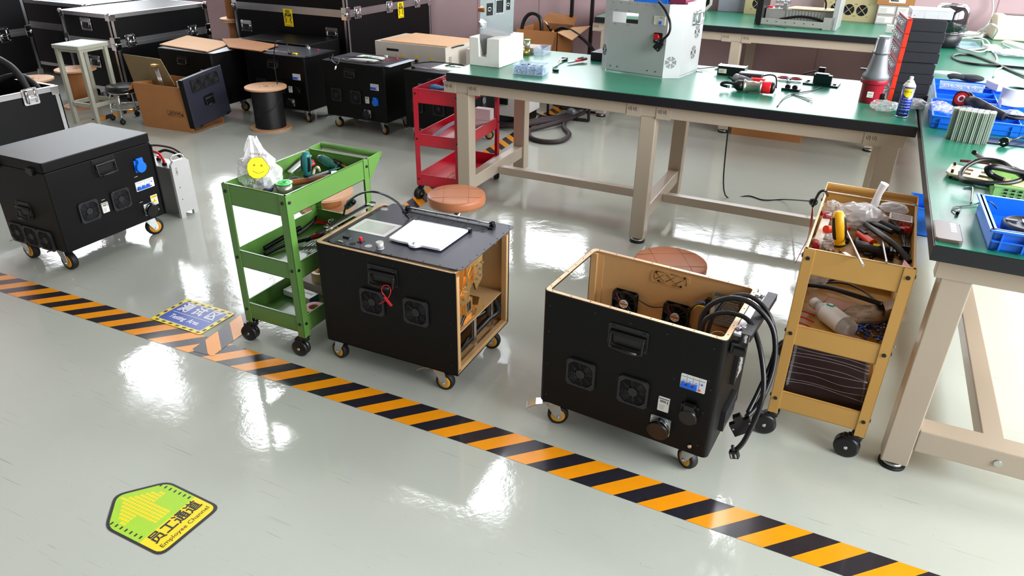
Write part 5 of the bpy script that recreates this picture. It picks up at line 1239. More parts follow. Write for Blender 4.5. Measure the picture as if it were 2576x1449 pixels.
cable('black_cable', 'black cable with copper end in the rear of the tan cart middle tray', [(.03, 2.70, ZM+.01), (.09, 2.71, ZM+.04), (.14, 2.74, ZM+.06)], .004); cable('black_cable', 'thin black cable curving over the rear of the tan cart middle tray', [(.03, 2.69, ZM+.02), (.12, 2.69, ZM+.04), (.19, 2.64, ZM+.045), (.23, 2.57, ZM+.05)], .004)
one(bag_mb((.012, 2.68, ZM+.05), .045, .05, .055, 23, CLEAR, .5), 'plastic_bag', 'shiny clear bag in the rear left of the tan cart middle tray', 'bag')
rnd = random.Random(31); m = MB(mat('blue_crimp', '#1a4fb4', .35))
for k in range(70):
    a = Vector((rnd.uniform(.17, .285), rnd.uniform(2.34, 2.50), ZM+rnd.uniform(.005, .03))); an = rnd.uniform(0, 6.28); d_ = Vector((math.cos(an), math.sin(an), rnd.uniform(-.3, .3)))*.011
    m.use(MATS['blue_crimp']).cyl(tuple(a), tuple(a+d_), .0042, n=7); m.use(ZINC).cyl(tuple(a+d_), tuple(a+d_*1.9), .0028, n=6)
one(m, 'crimp_terminals', 'heap of small blue crimp terminals in the tan cart middle tray', 'terminals', kind='stuff')
for k in range(3): cable('red_wire', ('front', 'middle', 'rear')[k]+' red wire piece at the left of the tan cart middle tray', [(-.022, 2.36+k*.05, ZM+.006), (.01, 2.355+k*.045, ZM+.012), (.045, 2.34+k*.05, ZM+.008)], .0028, REDP, 'wire', 6)
one(bag_mb((.165, 2.31, ZM+.012), .04, .04, .014, 27, mat('pinkish_film', '#e8b8b4', .2, alpha=.5), .4), 'plastic_bag', 'pinkish clear bag in front of the bottle in the tan cart', 'bag')
# bottom tray
ZL = .126
pk = thing('wrapped_pack', 'dark pack wrapped in clear shiny film in the tan cart bottom tray', 'pack', (.0, 2.30, ZL), .0)
m = MB(mat('dark_plum_pack', '#2c2226', .28, var=.5, scale=40)); rs = []
m.box(0.0, .262, .0, .27, .0, .05); m.build('pack_body', pk, M=RX(.16), bevel=.012)
rnd = random.Random(6); m = MB(mat('wrap_film', '#e6e0e4', .12, alpha=.35, spec=1.0))
for k in range(8): y_ = .02+k*.03+rnd.uniform(-.01, .01); m.tube([(.0, y_, .052), (.09, y_+rnd.uniform(-.012, .012), .055), (.18, y_+rnd.uniform(-.012, .012), .052), (.262, y_+rnd.uniform(-.02, .02), .05)], .0009, n=4, res=4)
m.build('film_crease', pk, M=RX(.16))
one(bag_mb((.05, 2.68, ZL+.045), .07, .06, .05, 33, SKIN, .25), 'foam_bag', 'pale pink foam bag behind the wrapped pack in the tan cart', 'bag')
m = MB(COPPER)
for k in range(5): m.torus((.20, 2.70, ZL+.008+k*.007), .032, .0035, 26, 6)
one(m, 'copper_coil', 'coil of copper coloured wire in the rear of the tan cart bottom tray', 'wire')
# ------------------------------------------------------------ red cart
ZR = .617
bag_mb((0, 0, 0), .075, .035, .022, 41, mat('blue_glove_knit', '#4c8fc0', .8, bump=.4, bscale=200), .2)
gv = thing('work_glove', 'light blue knitted glove lying in the red cart top tray', 'glove', (at(1090, 212, .68).x, at(1090, 212, .68).y, ZR+.04), .35)
bag_mb((0, 0, 0), .06, .035, .022, 41, MATS['blue_glove_knit'], .2).build('palm', gv); MB(mat('navy_cuff', '#243a5a', .8)).lathe([(.024, -.095), (.022, -.045)], n=16, axis='x').build('cuff', gv)
for k in range(3): MB(MATS['blue_glove_knit']).tube([(.04, -.02+k*.018, 0), (.08, -.025+k*.02, .002), (.10, -.02+k*.016, -.005)], .010, n=8).build('finger', gv)
pliers('pliers with black and red handles lying in the red cart top tray', at(1112, 196, .68), at(1128, 215, .67), DRED, .02, BLACKP)
pliers('second pliers with white jaws beside the blue glove', at(1128, 196, .68), at(1150, 212, .67), BLACKP, .02, DRED)
fo = thing('foam_block', 'L shaped pale pink foam block in the red cart middle tray', 'foam', (-2.235, 3.93, .353), .05); m = MB(mat('pale_pink_foam', '#efdfe2', .6)); m.box(0, .12, 0, .28, 0, .03); m.build('foam_base', fo, bevel=.004); MB(MATS['pale_pink_foam']).box(0, .12, .22, .28, .03, .14).box(0, .12, .16, .22, .03, .07).build('foam_upright', fo, bevel=.004)
tape_roll('tape_roll', 'roll of brown tape in the red cart middle tray', (-2.32, 3.92, .355), .045, .035, .045, mat('pinkish_tape', '#cfae9c', .4)) if 0 else None
cable('grey_hose', 'grey hose curving in the red cart middle tray', [(-2.36, 3.70, .37), (-2.34, 3.80, .38), (-2.33, 3.95, .41), (-2.31, 4.08, .42)], .012, mat('grey_hose', '#8f93a4', .4), 'hose')
cable('brass_pipe', 'small bent brass pipe lying in the red cart bottom tray', [at(1128, 452, .11), at(1126, 445, .12), at(1134, 438, .12), at(1142, 435, .11)], .004, COPPER, 'pipe')
# ------------------------------------------------------------ beside the closed box: battery module
bm = thing('battery_module', 'upright grey battery module with red and black cables beside the closed black box', 'battery', (-3.46, 2.715, 0), PI/2+.02); bm.scale = (.76, .95, .93)
MG = mat('battery_grey', '#6d6e6d', .4, .3); m = MB(MG); m.box(0, .17, .012, .30, .045, .33); m.box(.01, .16, .02, .32, .02, .05); m.build('battery_case', bm, bevel=.004)
m = MB(mat('end_plate_white', '#cfd0cf', .35, .3)); fr = [(0, 0), (.045, 0), (.045, .03), (.125, .03), (.125, 0), (.17, 0), (.17, .35), (.14, .372), (.03, .372), (0, .35)]
m.T = FRONT; m.prism(fr, -.006, .012); m.tf(); m.box(.03, .05, -.012, -.006, .28, .33); m.use(BLACKP)
for z in (.30, .20, .12): m.cyl((.04, -.013, z), (.04, -.006, z), .004, n=8); m.cyl((.11, -.0065, z), (.11, -.006, z), .003, n=8)
m.build('end_plate', bm, bevel=.001)
m = MB(ALU); m.tube([(.03, .0, .368), (.035, .01, .395), (.13, .01, .395), (.14, .0, .368)], .005, n=8, res=3); m.build('carry_handle', bm)
m = MB(REDP); m.cyl((.05, .09, .33), (.05, .09, .36), .010, n=12); m.cyl((.12, .2, .33), (.12, .2, .36), .010, n=12); m.use(BLACKP).cyl((.05, .09, .33), (.05, .09, .345), .016, n=12).cyl((.12, .2, .33), (.12, .2, .345), .016, n=12).build('terminal', bm)
m = MB(BLACKP); m.tube([(.0, .2, .37), (.06, .22, .40), (.12, .2, .38), (.13, .14, .40), (.16, .10, .385), (.17, .05, .36)], .009, n=8); m.use(REDP).tube([(.05, .09, .36), (.05, .12, .40), (.07, .2, .40), (.1, .25, .38)], .008, n=8); m.use(mat('brown_cable', '#3a2020', .5)).tube([(.06, .2, .38), (.1, .22, .425), (.17, .12, .41), (.19, .05, .37)], .007, n=8); m.build('battery_cable', bm)
MB(BLACKP).box(.172, .2, .05, .11, .17, .235).box(.19, .225, .06, .10, .165, .2).build('connector', bm, bevel=.004)
# ------------------------------------------------------------ broken carton with a black panel
ct = thing('carton', 'opened brown carton leaning against a black panel box, gold sheet sticking out', 'carton', (0, 0, 0))
a, b_, = at(366, 317), at(490, 335); dv = (b_-a).normalized(); nv = Vector((-dv.y, dv.x, 0)); hgt = .36; lean = -dv*.035
m = MB(CARD)
q = [a, b_, b_+nv*.34, a+nv*.34]; tp = [v+Vector((0, 0, hgt))+lean for v in q]
def quad(m, p1, p2, p3, p4, th=.005):
    n_ = (p2-p1).cross(p4-p1).normalized()*th; vs = [p1, p2, p3, p4, p1+n_, p2+n_, p3+n_, p4+n_]; m.add([tuple(v) for v in vs], [(0, 3, 2, 1), (4, 5, 6, 7), (0, 1, 5, 4), (1, 2, 6, 5), (2, 3, 7, 6), (3, 0, 4, 7)])
quad(m, q[0], q[1], tp[1], tp[0]); quad(m, q[3], q[0], tp[0], tp[3]-Vector((0, 0, .03))); quad(m, q[2], q[3], tp[3], tp[2]); quad(m, q[0]+Vector((0, 0, .006)), q[1]+Vector((0, 0, .006)), q[2]+Vector((0, 0, .006)), q[3]+Vector((0, 0, .006)))
m.build('carton_wall', ct)
m = MB(CARD); quad(m, tp[0], tp[0]-dv*.03+Vector((0, 0, -.06))+nv*-.03, tp[3]-dv*.05+Vector((0, 0, -.04)), tp[3]-Vector((0, 0, .03))); m.build('carton_flap', ct)
m = MB(INK); fm = Matrix.Translation(a + dv*.30 + Vector((0, 0, .12)) - nv*.0062 + lean*.35) @ Matrix((dv, Vector((-.1*dv.x, -.1*dv.y, .995)), -nv)).transposed().to_4x4()
m.tf(fm)
for k in range(5):
    x = k*.034
    for e in ((x, 0, x+.032, .001), (x, .044, x+.032, .045), (x, 0, x+.001, .045), (x+.031, 0, x+.032, .045)): m.box(e[0], e[2], e[1], e[3], 0, .0006)
m.prism([(.012, .008), (.022, .008), (.022, .02), (.012, .02)], 0, .0006); m.box(.042, .044, .008, .036, 0, .0006); m.box(.052, .054, .008, .036, 0, .0006); m.prism([(.039, .03), (.047, .03), (.043, .04)], 0, .0006); m.prism([(.049, .03), (.057, .03), (.053, .04)], 0, .0006)
m.prism([(.076, .034), (.092, .034), (.086, .02), (.082, .02)], 0, .0006); m.box(.083, .085, .01, .02, 0, .0006); m.prism([(.108, .024), (.128, .024), (.124, .034), (.112, .034)], 0, .0006); m.box(.117, .119, .01, .024, 0, .0006); m.prism([(.147, .008), (.16, .008), (.16, .028), (.147, .028)], 0, .0006)
m.tf(); m.build('handling_marks', ct)
gs = root('gold_sheet', 'upright gold coloured metal sheet standing in the opened carton', 'metal sheet', Matrix()); Pp = [aty(308, 135, 4.30), aty(403, 149, 4.20), aty(440, 215, 4.18), aty(432, 219, 4.18), aty(340, 215, 4.28)]
m = MB(mat('dull_gold_sheet', '#8f8058', .35, .6)); n_ = Vector((-.1, -1, 0)).normalized()*-.004; K_ = len(Pp); m.add([tuple(v) for v in Pp]+[tuple(v+n_) for v in Pp], [tuple(range(K_)), tuple(reversed(range(K_, 2*K_)))]+[(i, (i+1) % K_, K_+(i+1) % K_, K_+i) for i in range(K_)]); m.build('sheet', gs)
m = MB(GOLDB); c_ = aty(390, 163, 4.15); m.box(c_.x-.03, c_.x+.03, c_.y-.02, c_.y+.02, c_.z-.012, c_.z+.004); m.use(ALU)
for k in range(4): m.cyl((c_.x-.02+k*.013, c_.y, c_.z-.01), (c_.x+.03+k*.013, c_.y-.01, c_.z-.20), .003, n=6)
one(m, 'linear_guide', 'gold clamp on silver rods standing in the opened carton', 'linear guide')
c_ = at(440, 205, .34); box_thing('foam_insert', 'white foam insert inside the opened carton', 'foam', (a+dv*.28).x, (a+nv*.16).y, .2, .06, .2, .12, .17, FOAM)
pb = thing('panel_box', 'tilted black panel box with three fans and a handle behind the opened carton', 'equipment box', (0, 0, 0)); a2, b2 = at(496, 336), at(587, 303); du = (b2-a2); wl = du.length; du.normalize(); nu = Vector((-du.y, du.x, 0))
LM = Matrix.Translation(a2) @ Matrix((du, nu, Vector((0, 0, 1)))).transposed().to_4x4() @ Matrix.Shear('XY', 4, (-.10, 0))
pb.matrix_world = Matrix.Translation(a2) @ Matrix((du, nu, Vector((0, 0, 1)))).transposed().to_4x4() @ RY(-.09)
hp = .44
m = MB(PANEL); m.box(0, wl, 0, .012, .035, hp); m.build('front_panel', pb, bevel=.003)
MB(BLACK).box(.0, wl, .012, .06, .035, hp-.01).build('casing', pb, bevel=.003)
for k in range(3): fan(pb, face('front') @ T(wl*.5+(k-1)*.108, hp-.075, 0))
handle(pb, face('front') @ T(wl*.5, .22, 0), .12, .08)
for x in (.07, wl-.04): MB(RUBBER).box(x-.02, x+.02, .0, .04, .03, .055).build('rubber_foot', pb, bevel=.003)
# ------------------------------------------------------------ middle bench
def B(px, py, h=0): return at(px, py, ZB+h)
Z = ZB+.0005
fb = thing('foam_block', 'white slotted foam block holding a silver sheet metal part on the middle bench', 'foam block', (-2.104, 3.84, Z), -.033)
m = MB(FOAM); m.T = Matrix(((1, 0, 0, 0), (0, 0, 1, 0), (0, 1, 0, 0), (0, 0, 0, 1)))
m.prism([(0, 0), (.201, 0), (.201, .16), (.118, .158), (.114, .052), (.066, .052), (.062, .158), (0, .16)], 0, .312); m.tf(); m.build('foam_body', fb, bevel=.003)
sp = root('sheet_metal_part', 'tall silver sheet metal bracket with dark windows leaning in the foam block', 'machine part', Matrix.Translation((-2.02, 3.86, Z+.056)) @ RZ(.50) @ RX(-.12))
m = MB(mat('brushed_sheet', '#a8a9ab', .25, .8)); S_ = .40
m.T = Matrix(((0, 0, 1, 0), (1, 0, 0, 0), (0, 1, 0, 0), (0, 0, 0, 1)))
m.T = FRONT
def cutplate(m, x0, x1, z0, z1, holes, y0, y1):
    xs = sorted({x0, x1} | {h[0] for h in holes} | {h[1] for h in holes}); zs = sorted({z0, z1} | {h[2] for h in holes} | {h[3] for h in holes})
    for a, b_ in zip(xs, xs[1:]):
        for c_, d_ in zip(zs, zs[1:]):
            if any(h[0] <= (a+b_)/2 <= h[1] and h[2] <= (c_+d_)/2 <= h[3] for h in holes): continue
            m.box(a, b_, c_, d_, y0, y1)
sp.matrix_world = Matrix.Identity(4)
# plate spanned between points seen in the photograph
A0 = aty(1207, 146, 3.875); vx = (aty(1318, 0, 4.20) - aty(1256, 0, 3.90)); 
ux = Vector((.62, .78, .06)).normalized(); uz = Vector((.22, .0, .975)); uz = (uz - ux*uz.dot(ux)).normalized(); un = ux.cross(uz)
pm = Matrix.Translation(Vector((-2.045, 3.875, Z+.06))) @ Matrix((ux, uz, un)).transposed().to_4x4()
m.T = Matrix(); cutplate(m, -.01, .205, .10, .50, [(.03, .07, .22, .29), (.09, .135, .23, .30), (.155, .18, .24, .30)], 0, .003)
m.box(-.01, .03, -.045, .10, 0, .003); m.prism([(.03, .0), (.06, -.03), (.19, .06), (.19, .1), (.03, .1)], 0, .003); m.build('bracket_plate', sp, pm)
m = MB(BLACKP); m.box(.03, .07, .22, .29, -.006, 0); m.box(.09, .135, .23, .30, -.006, 0); m.box(.155, .18, .24, .30, -.006, 0); m.use(ALU)
m.torus((.05, .255, .0), .010, .0025, 18, 6); m.torus((.168, .27, .0), .008, .0025, 18, 6); m.frame([(.085, .225), (.14, .225), (.14, .305), (.085, .305)], [(.09, .23), (.135, .23), (.135, .30), (.09, .30)], 0, .006); m.build('dark_window', sp, pm)
m = MB(ALU); m.box(-.02, .02, .16, .195, 0, .03); m.cyl((-.01, .18, .03), (-.01, .18, .05), .01, n=12); m.use(COPPER).cyl((-.02, .26, 0), (.01, .26, .02), .012, n=12); m.build('bracket_clamp', sp, pm, bevel=.001)
screws(sp, [(.0, .12), (.0, .02), (.0, -.02), (.02, .35), (.08, .36), (.14, .37), (.185, .25), (.185, .15), (.08, .25), (.06, .2)], pm @ T(0, 0, .003), .003)
g = thing('solder_spool', 'solder spool with green flange beside the white foam block', 'solder spool', (B(1326, 128, .02).x, B(1326, 128, .02).y, Z)); MB(LEAD).cyl((0, 0, .03), (0, 0, .085), .018, n=20).build('solder_winding', g); MB(GRN).cyl((0, 0, .085), (0, 0, .09), .022, n=20).build('flange', g)
MB(OLIVE).cyl((-.004, -.022, 0), (-.004, -.022, .032), .031, n=28).build('tin_base', g)
def bin_(name, label, x, y, z, rz, w, d, h, m_, t=.003, cat='bin', comps=(), fill=None):
    b = thing(name, label, cat, (x, y, z), rz); m = MB(m_); m.box(0, w, 0, d, 0, t); m.box(0, w, 0, t, 0, h); m.box(0, w, d-t, d, 0, h); m.box(0, t, 0, d, 0, h); m.box(w-t, w, 0, d, 0, h)
    m.box(-t, w+t, -t, 0, h-.006, h); m.box(-t, w+t, d, d+t, h-.006, h); m.box(-t, 0, 0, d, h-.006, h); m.box(w, w+t, 0, d, h-.006, h)
    m.build('bin_body', b, bevel=.0006)
    if comps:
        m = MB(m_)
        for (a, b2, c_, d_) in comps: m.box(a, b2, c_, d_, t, h*.92)
        m.build('divider', b)
    return b
c1 = bin_('parts_box', 'clear compartment box filled with blue terminals at the front of the middle bench', -1.762, 3.722, Z, .12, .175, .125, .052, CLEARB, comps=((.084, .087, 0, .125), (.087, .172, .06, .062), (.13, .132, 0, .125)))
rnd = random.Random(17); m = MB(mat('blue_terminal', '#1c5fc0', .35))
for k in range(420):
    a = Vector((rnd.uniform(.008, .165), rnd.uniform(.006, .118), rnd.uniform(.006, .036))); an = rnd.uniform(0, 6.28); d_ = Vector((math.cos(an), math.sin(an), rnd.uniform(-.4, .4)))*.009
    m.use(MATS['blue_terminal'] if k % 3 else MATS['navy_contents']).cyl(tuple(a), tuple(a+d_), .0038, n=6); m.use(ZINC).cyl(tuple(a+d_), tuple(a+d_*1.9), .0022, n=5)
tag(one(m, 'blue_terminals', 'heap of blue ring terminals inside the clear box on the middle bench', 'terminals', kind='stuff', M=c1.matrix_basis))
bin_('parts_box', 'nearly empty clear box standing at the back of the middle bench', B(1343, 140).x, B(1343, 140).y, Z, .1, .062, .16, .045, CLEARB)
box_thing('component_box', 'flat beige printed box behind the gold tin on the middle bench', 'box', B(1328, 128).x-.01, 4.36, Z, .1, .085, .15, .035, mat('beige_carton', '#b9ab98', .6))
wc = root('wire_harness', 'white and red wire harness with black connectors behind the clear parts box', 'wire harness', Matrix())
m = MB(WHITEP); 
for k in range(4): m.use((WHITEP, GREYG, REDP, WHITEP)[k]).tube([B(1390, 168, .006), B(1400, 158, .012+k*.003), B(1415-k*2, 150, .015), B(1425, 148, .012)], .003, n=6)
m.build('wires', wc); m = MB(BLACKP); q = B(1398, 177, .008); m.cbox(q, (.035, .018, .014)); q = B(1421, 148, .01); m.cbox(q, (.035, .022, .018)); m.build('connector', wc, bevel=.002)
pliers('crimping pliers with grey and red handles in the centre of the middle bench', B(1428, 158, .012), B(1472, 147, .02), REDP, .014, BLACKP, .06)
box_thing('metal_angle', 'dark purple slotted metal angle behind the silver machine', 'metal part', B(1485, 152).x, B(1485, 152).y, Z, -.05, .11, .16, .05, mat('dark_violet_metal', '#2c2634', .4, .3))
# silver machine
sv = thing('silver_machine', 'silver sheet metal machine housing with red socket on the middle bench', 'machine', (-1.393, 4.101, Z), -.169)
Wd, Dp, Hh = .459+.03, .319, .385; ch = .055
oc = [(0, .05), (ch, 0), (Wd-ch-.02, 0), (Wd, .06), (Wd, Dp), (0, Dp)]
m = MB(SILV)
# front plate with a real rectangular slot
m.T = FRONT; cutplate(m, ch, Wd-ch-.02, .008, Hh, [(ch+.022, ch+.18, Hh-.115, Hh-.06)], -.003, 0); m.tf()
def vwall(a, b_, z0, z1, t=.003):
    a = Vector(a+(0,)); b_ = Vector(b_+(0,)); d = (b_-a).normalized(); n_ = Vector((-d.y, d.x, 0))*t; m.add([tuple(v+Vector((0, 0, z))) for z in (z0, z1) for v in (a, b_, b_+n_, a+n_)], [(0, 3, 2, 1), (4, 5, 6, 7), (0, 1, 5, 4), (1, 2, 6, 5), (2, 3, 7, 6), (3, 0, 4, 7)])
vwall(oc[0], oc[1], 0, Hh+.01); vwall(oc[2], oc[3], 0, Hh); vwall(oc[3], oc[4], 0, Hh+.01); vwall(oc[5], oc[0], 0, Hh+.01); m.box(0, Wd, 0.06, Dp, .01, .013); m.box(.0, Wd, Dp-.02, Dp, Hh-.02, Hh)
m.build('housing', sv)
m = MB(DARKP)
def hexvent(m, M, r, m_=None):
    T0 = m.T; 
    for q in range(6):
        for k in range(4):
            rr = r*(.35+.2*k); hw = rr*.42; m.T = M @ RZ(q*PI/3); m.box(rr-.0013, rr+.0013, -hw, hw, 0, .0006)
    m.T = T0
d34 = (Vector(oc[3])-Vector(oc[2])); ang34 = math.atan2(d34.y, d34.x)
cf = T(oc[2][0], oc[2][1], 0) @ RZ(ang34) @ FRONT
hexvent(m, cf @ T(.038, .085, .0005), .03); cr = T(Wd, .06, 0) @ RZ(PI/2) @ FRONT
hexvent(m, cr @ T(.16, .12, .0005), .035); hexvent(m, cr @ T(.18, .23, .0005), .035); d01 = (Vector(oc[1])-Vector(oc[0])); hexvent(m, T(0, .05, 0) @ RZ(math.atan2(d01.y, d01.x)) @ FRONT @ T(.037, .11, .0005), .03); m.build('vent_pattern', sv)
m = MB(CHROME); m.tube([(.10, .335, .004), (.10, .33, .02), (.10, .28, .02), (.19, .28, .02), (.19, .335, .02), (.10, .335, .02)], .005, n=8, res=2); m.box(.095, .2, .27, .345, 0, .003); m.build('handle', sv, cr)
fm = FRONT
m = MB(mat('cream_label', '#ddd9c6', .4)); m.box(-.033, .033, -.022, .022, 0, .005); m.use(BLUED).box(.002, .014, -.018, -.002, .005, .013); m.use(mat('label_blue_print', '#7fb2d8', .4)).box(-.0, .014, .012, .019, .005, .0053); m.use(mat('label_orange_print', '#d88a3a', .4)).box(.017, .022, .012, .017, .005, .0053); m.use(INK)
for k in range(4): m.box(-.029, -.006, .014-k*.006, .0148-k*.006, .005, .0052)
m.build('circuit_breaker', sv, fm @ T(Wd-.125, Hh-.085, 0), bevel=.0006)
m = MB(BLACKP); m.prism(rrect(-.025, .025, -.027, .027, .006), 0, .003); m.use(ZINC); m.box(-.013, .013, -.016, .01, .003, .006); m.use(REDP).cyl((-.004, .006, .006), (-.006, .008, .02), .0155, n=24).build('power_inlet', sv, fm @ T(Wd-.125, Hh-.175, 0))
screws(sv, [(ch+.02+k*.05, Hh-.012) for k in range(7)] + [(ch+.01, Hh-.05), (ch+.01, Hh-.12), (ch+.04, Hh-.05), (ch+.05, Hh-.05), (ch+.12, Hh-.05), (ch+.13, Hh-.05), (ch+.04, Hh-.125), (ch+.05, Hh-.125), (ch+.12, Hh-.125), (ch+.13, Hh-.125)], fm, .0028)
screws(sv, [(ch+.03, .03), (ch+.075, .03), (Wd-.17, .03), (Wd-.12, .03)], fm, .0045, GREYG, 'bolt')
m = MB(BLACKP); kt = [(Wd-.15, .06, Hh-.01), (Wd-.14, -.01, Hh+.012), (Wd-.09, -.02, Hh-.03), (Wd-.05, -.03, Hh-.09), (Wd-.05, -.035, Hh-.14), (Wd-.08, -.035, Hh-.175)]
m.tube(kt, .0065, n=10); m.build('power_cable', sv)
m = MB(BLACKP); m.tf(T(Wd-.095, -.035, Hh-.20) @ RY(.6)); m.box(-.02, .02, -.012, .012, -.035, .02); m.box(-.01, .01, -.013, .013, .02, .035); m.use(ZINC).cyl((-.012, -.0125, .01), (-.012, -.014, .01), .003, n=8).cyl((.01, -.0125, -.025), (.01, -.014, -.025), .003, n=8); m.tf(); m.build('rectangular_connector', sv, bevel=.002)
cr_ = bin_('crate', 'bright blue crate standing inside the top of the silver machine', 0, 0, 0, 0, .2, .14, .12, BLUEP, t=.004, cat='crate'); cr_.matrix_world = sv.matrix_basis @ T(.14, .12, Hh-.02)
tr = bin_('tray', 'maroon rimmed tray with clear bag beside the blue crate on the silver machine', 0, 0, 0, 0, .09, .11, .03, mat('maroon_tray', '#8e3050', .4), cat='tray'); tr.matrix_world = sv.matrix_basis @ T(.355, .13, Hh-.01)
o = bag_mb((.405, .17, Hh+.03), .05, .05, .025, 44, CLEAR, .5).build('plastic_bag'); o.matrix_world = sv.matrix_basis; tag(o, 'clear bag lying in the maroon tray on the silver machine', 'bag')
# power supply block
ps = thing('power_block', 'black power block with grey end cap and printed label behind the cutter tool', 'power supply', (B(1803, 188).x, B(1803, 188).y, Z), -.05); m = MB(BLACKP); m.box(.004, .15, 0, .07, 0, .05); m.build('block_body', ps, bevel=.002)
m = MB(ALU); m.box(0, .004, -.002, .072, 0, .054); m.box(.15, .154, -.002, .072, 0, .054); m.cyl((-.022, .035, .025), (0, .035, .025), .009, n=16).build('end_cap', ps); MB(ALU).box(.004, .15, .002, .068, .0502, .0512).build('top_plate', ps); m = MB(mat('cream_label', '')); m.box(.008, .052, -.0008, 0, .012, .036); m.use(INK); [m.box(.012, .036, -.0012, -.0008, .016+k*.004, .017+k*.004) for k in range(4)]; m.build('printed_label', ps)
cable('thin_cable', 'thin black cable running from the silver machine to the power block', [B(1742, 168, .003), B(1760, 172, .004), B(1785, 170, .015), B(1798, 169, .02)], .0022)
cable('thin_cable', 'short thin black cable with metal tip beside the silver machine', [B(1742, 175, .003), B(1755, 180, .003), B(1768, 181, .003)], .0018)
# hydraulic cable cutter
hc = root('cable_cutter', 'battery cable cutter with black jaws and red motor end on the middle bench', 'power tool', along(B(1845, 213, .035), B(1952, 222, .036)))
Lh = (B(1845, 213, .035)-B(1952, 222, .036)).length
m = MB(BLACKP); m.lathe([(.012, 0), (.026, .02), (.026, .05)], n=22, axis='x'); m.build('front_cap', hc)
m = MB(mat('nickel_barrel', '#b9b6a6', .25, .9)); m.lathe([(.031, .05), (.033, .056), (.028, .06), (.026, .065), (.026, .125), (.031, .128), (.031, .14)], n=28, axis='x'); m.build('barrel', hc)
m = MB(REDP); m.lathe([(.029, .14), (.031, .15), (.031, .18), (.029, .186)], n=24, axis='x'); m.build('motor_cover', hc); MB(BLACKP).lathe([(.030, .186), (.028, .2), (.012, .207)], n=24, axis='x').build('end_cap', hc)
m = MB(BLACKP); m.tube([(.01, -.005, .006), (-.03, -.008, .010), (-.055, -.0, .004), (-.06, .012, -.008), (-.03, .012, -.014)], .0075, n=8); m.tube([(.01, .01, .01), (-.02, .025, .025), (-.035, .03, .03)], .004, n=6); m.use(CHROME).box(-.03, -.016, .002, .014, -.02, -.004).box(-.008, .006, .002, .014, -.018, -.002); m.build('cutter_jaw', hc, bevel=.001)
m = MB(GREYG); m.cyl((.075, .03, .01), (.0, .10, .012), .024, .027, n=20); m.build('grip', hc)
m = MB(REDP); m.box(.075, .15, .055, .10, -.02, .03); m.build('battery_mount', hc, bevel=.005); m = MB(DARKP); m.box(.01, .135, .09, .16, -.02, .045); m.build('battery_pack', hc, bevel=.010)
MB(BLACKP).tube([(.13, .13, .03), (.17, .13, .04), (.20, .12, .03), (.21, .10, -.02)], .004, n=6).build('wrist_strap', hc)
sc = root('scissors', 'scissors with dark red oval handles lying on the middle bench', 'scissors', T(B(1985, 203).x, B(1985, 203).y, Z+.012)); m = MB(DRED)
for k in (-1, 1): m.torus((k*.032, .012, 0), .022, .0045, 26, 8, Matrix.Diagonal((1.3, 1.0, 1, 1)))
m.build('loop_handle', sc); m = MB(STEEL); m.prism([(-.006, -.005), (.006, -.005), (.003, -.07), (-.003, -.07)], -.003, .002); m.build('blade', sc); MB(mat('navy_grip', '#1c2a6a', .4)).box(-.012, .012, -.03, -.02, -.004, .004).build('pivot', sc)
m = MB(BLACKP); q = B(1989, 228); m.tf(T(q.x, q.y, Z) @ RZ(-.1)); m.box(-.045, .045, -.02, .02, 0, .012)
for x in (-.018, .018):
    m.cyl((x, -.008, .018), (x, .012, .018), .013, n=14)
m.tf(); one(m, 'cable_holder', 'small black double cable holder in front of the scissors', 'holder', bevel=.001)
vs = thing('bench_vise', 'small dark green bench vise with slotted base on the middle bench', 'vise', (B(2038, 214).x-.02, B(2038, 214).y, Z), -.08); m = MB(mat('dark_green_iron', '#16302c', .35, .3))
cutplate(m, -.02, .16, 0, .11, [(-.01, .005, .05, .09), (-.01, .005, .015, .04), (.13, .145, .02, .06)], 0, .008); m.build('vise_base', vs, bevel=.001); MB(MATS['dark_green_iron']).box(.03, .12, .015, .05, .008, .055).box(.02, .10, .07, .10, .008, .05).build('jaw', vs, bevel=.002); MB(MATS['dark_green_iron']).box(.035, .10, .012, .053, .055, .062).build('jaw_plate', vs, bevel=.001)
m = MB(BLACKP); m.cyl((.045, .10, .04), (.045, .14, .04), .012, n=14); m.cyl((.02, .135, .055), (-.05, .12, .03), .004, n=8); m.box(.03, .065, .125, .15, .045, .075); m.build('crank_handle', vs, bevel=.002)
cable('flat_strap', 'black flat strap curving over the front of the middle bench', [B(2068, 218, .004), B(2040, 228, .004), B(1995, 236, .006), B(1970, 248, .005), B(1955, 268, .003)], .0028, DARKP, 'strap')
rnd = random.Random(21)
for k in range(6): cable('zip_tie', 'thin black zip tie lying in the fan of loose ties on the middle bench', [B(1992+rnd.uniform(-3, 3), 236+rnd.uniform(-1, 1), .003), B(2020+rnd.uniform(-4, 4), 246+rnd.uniform(-3, 3), .005), B(2048+rnd.uniform(-8, 6), 254+rnd.uniform(-6, 8), .004)], .0012, None, 'zip tie', 5)
for o in bpy.data.objects:
    if o.get('label') == 'thin black zip tie lying in the fan of loose ties on the middle bench': o['group'] = 'loose zip ties on the middle bench'
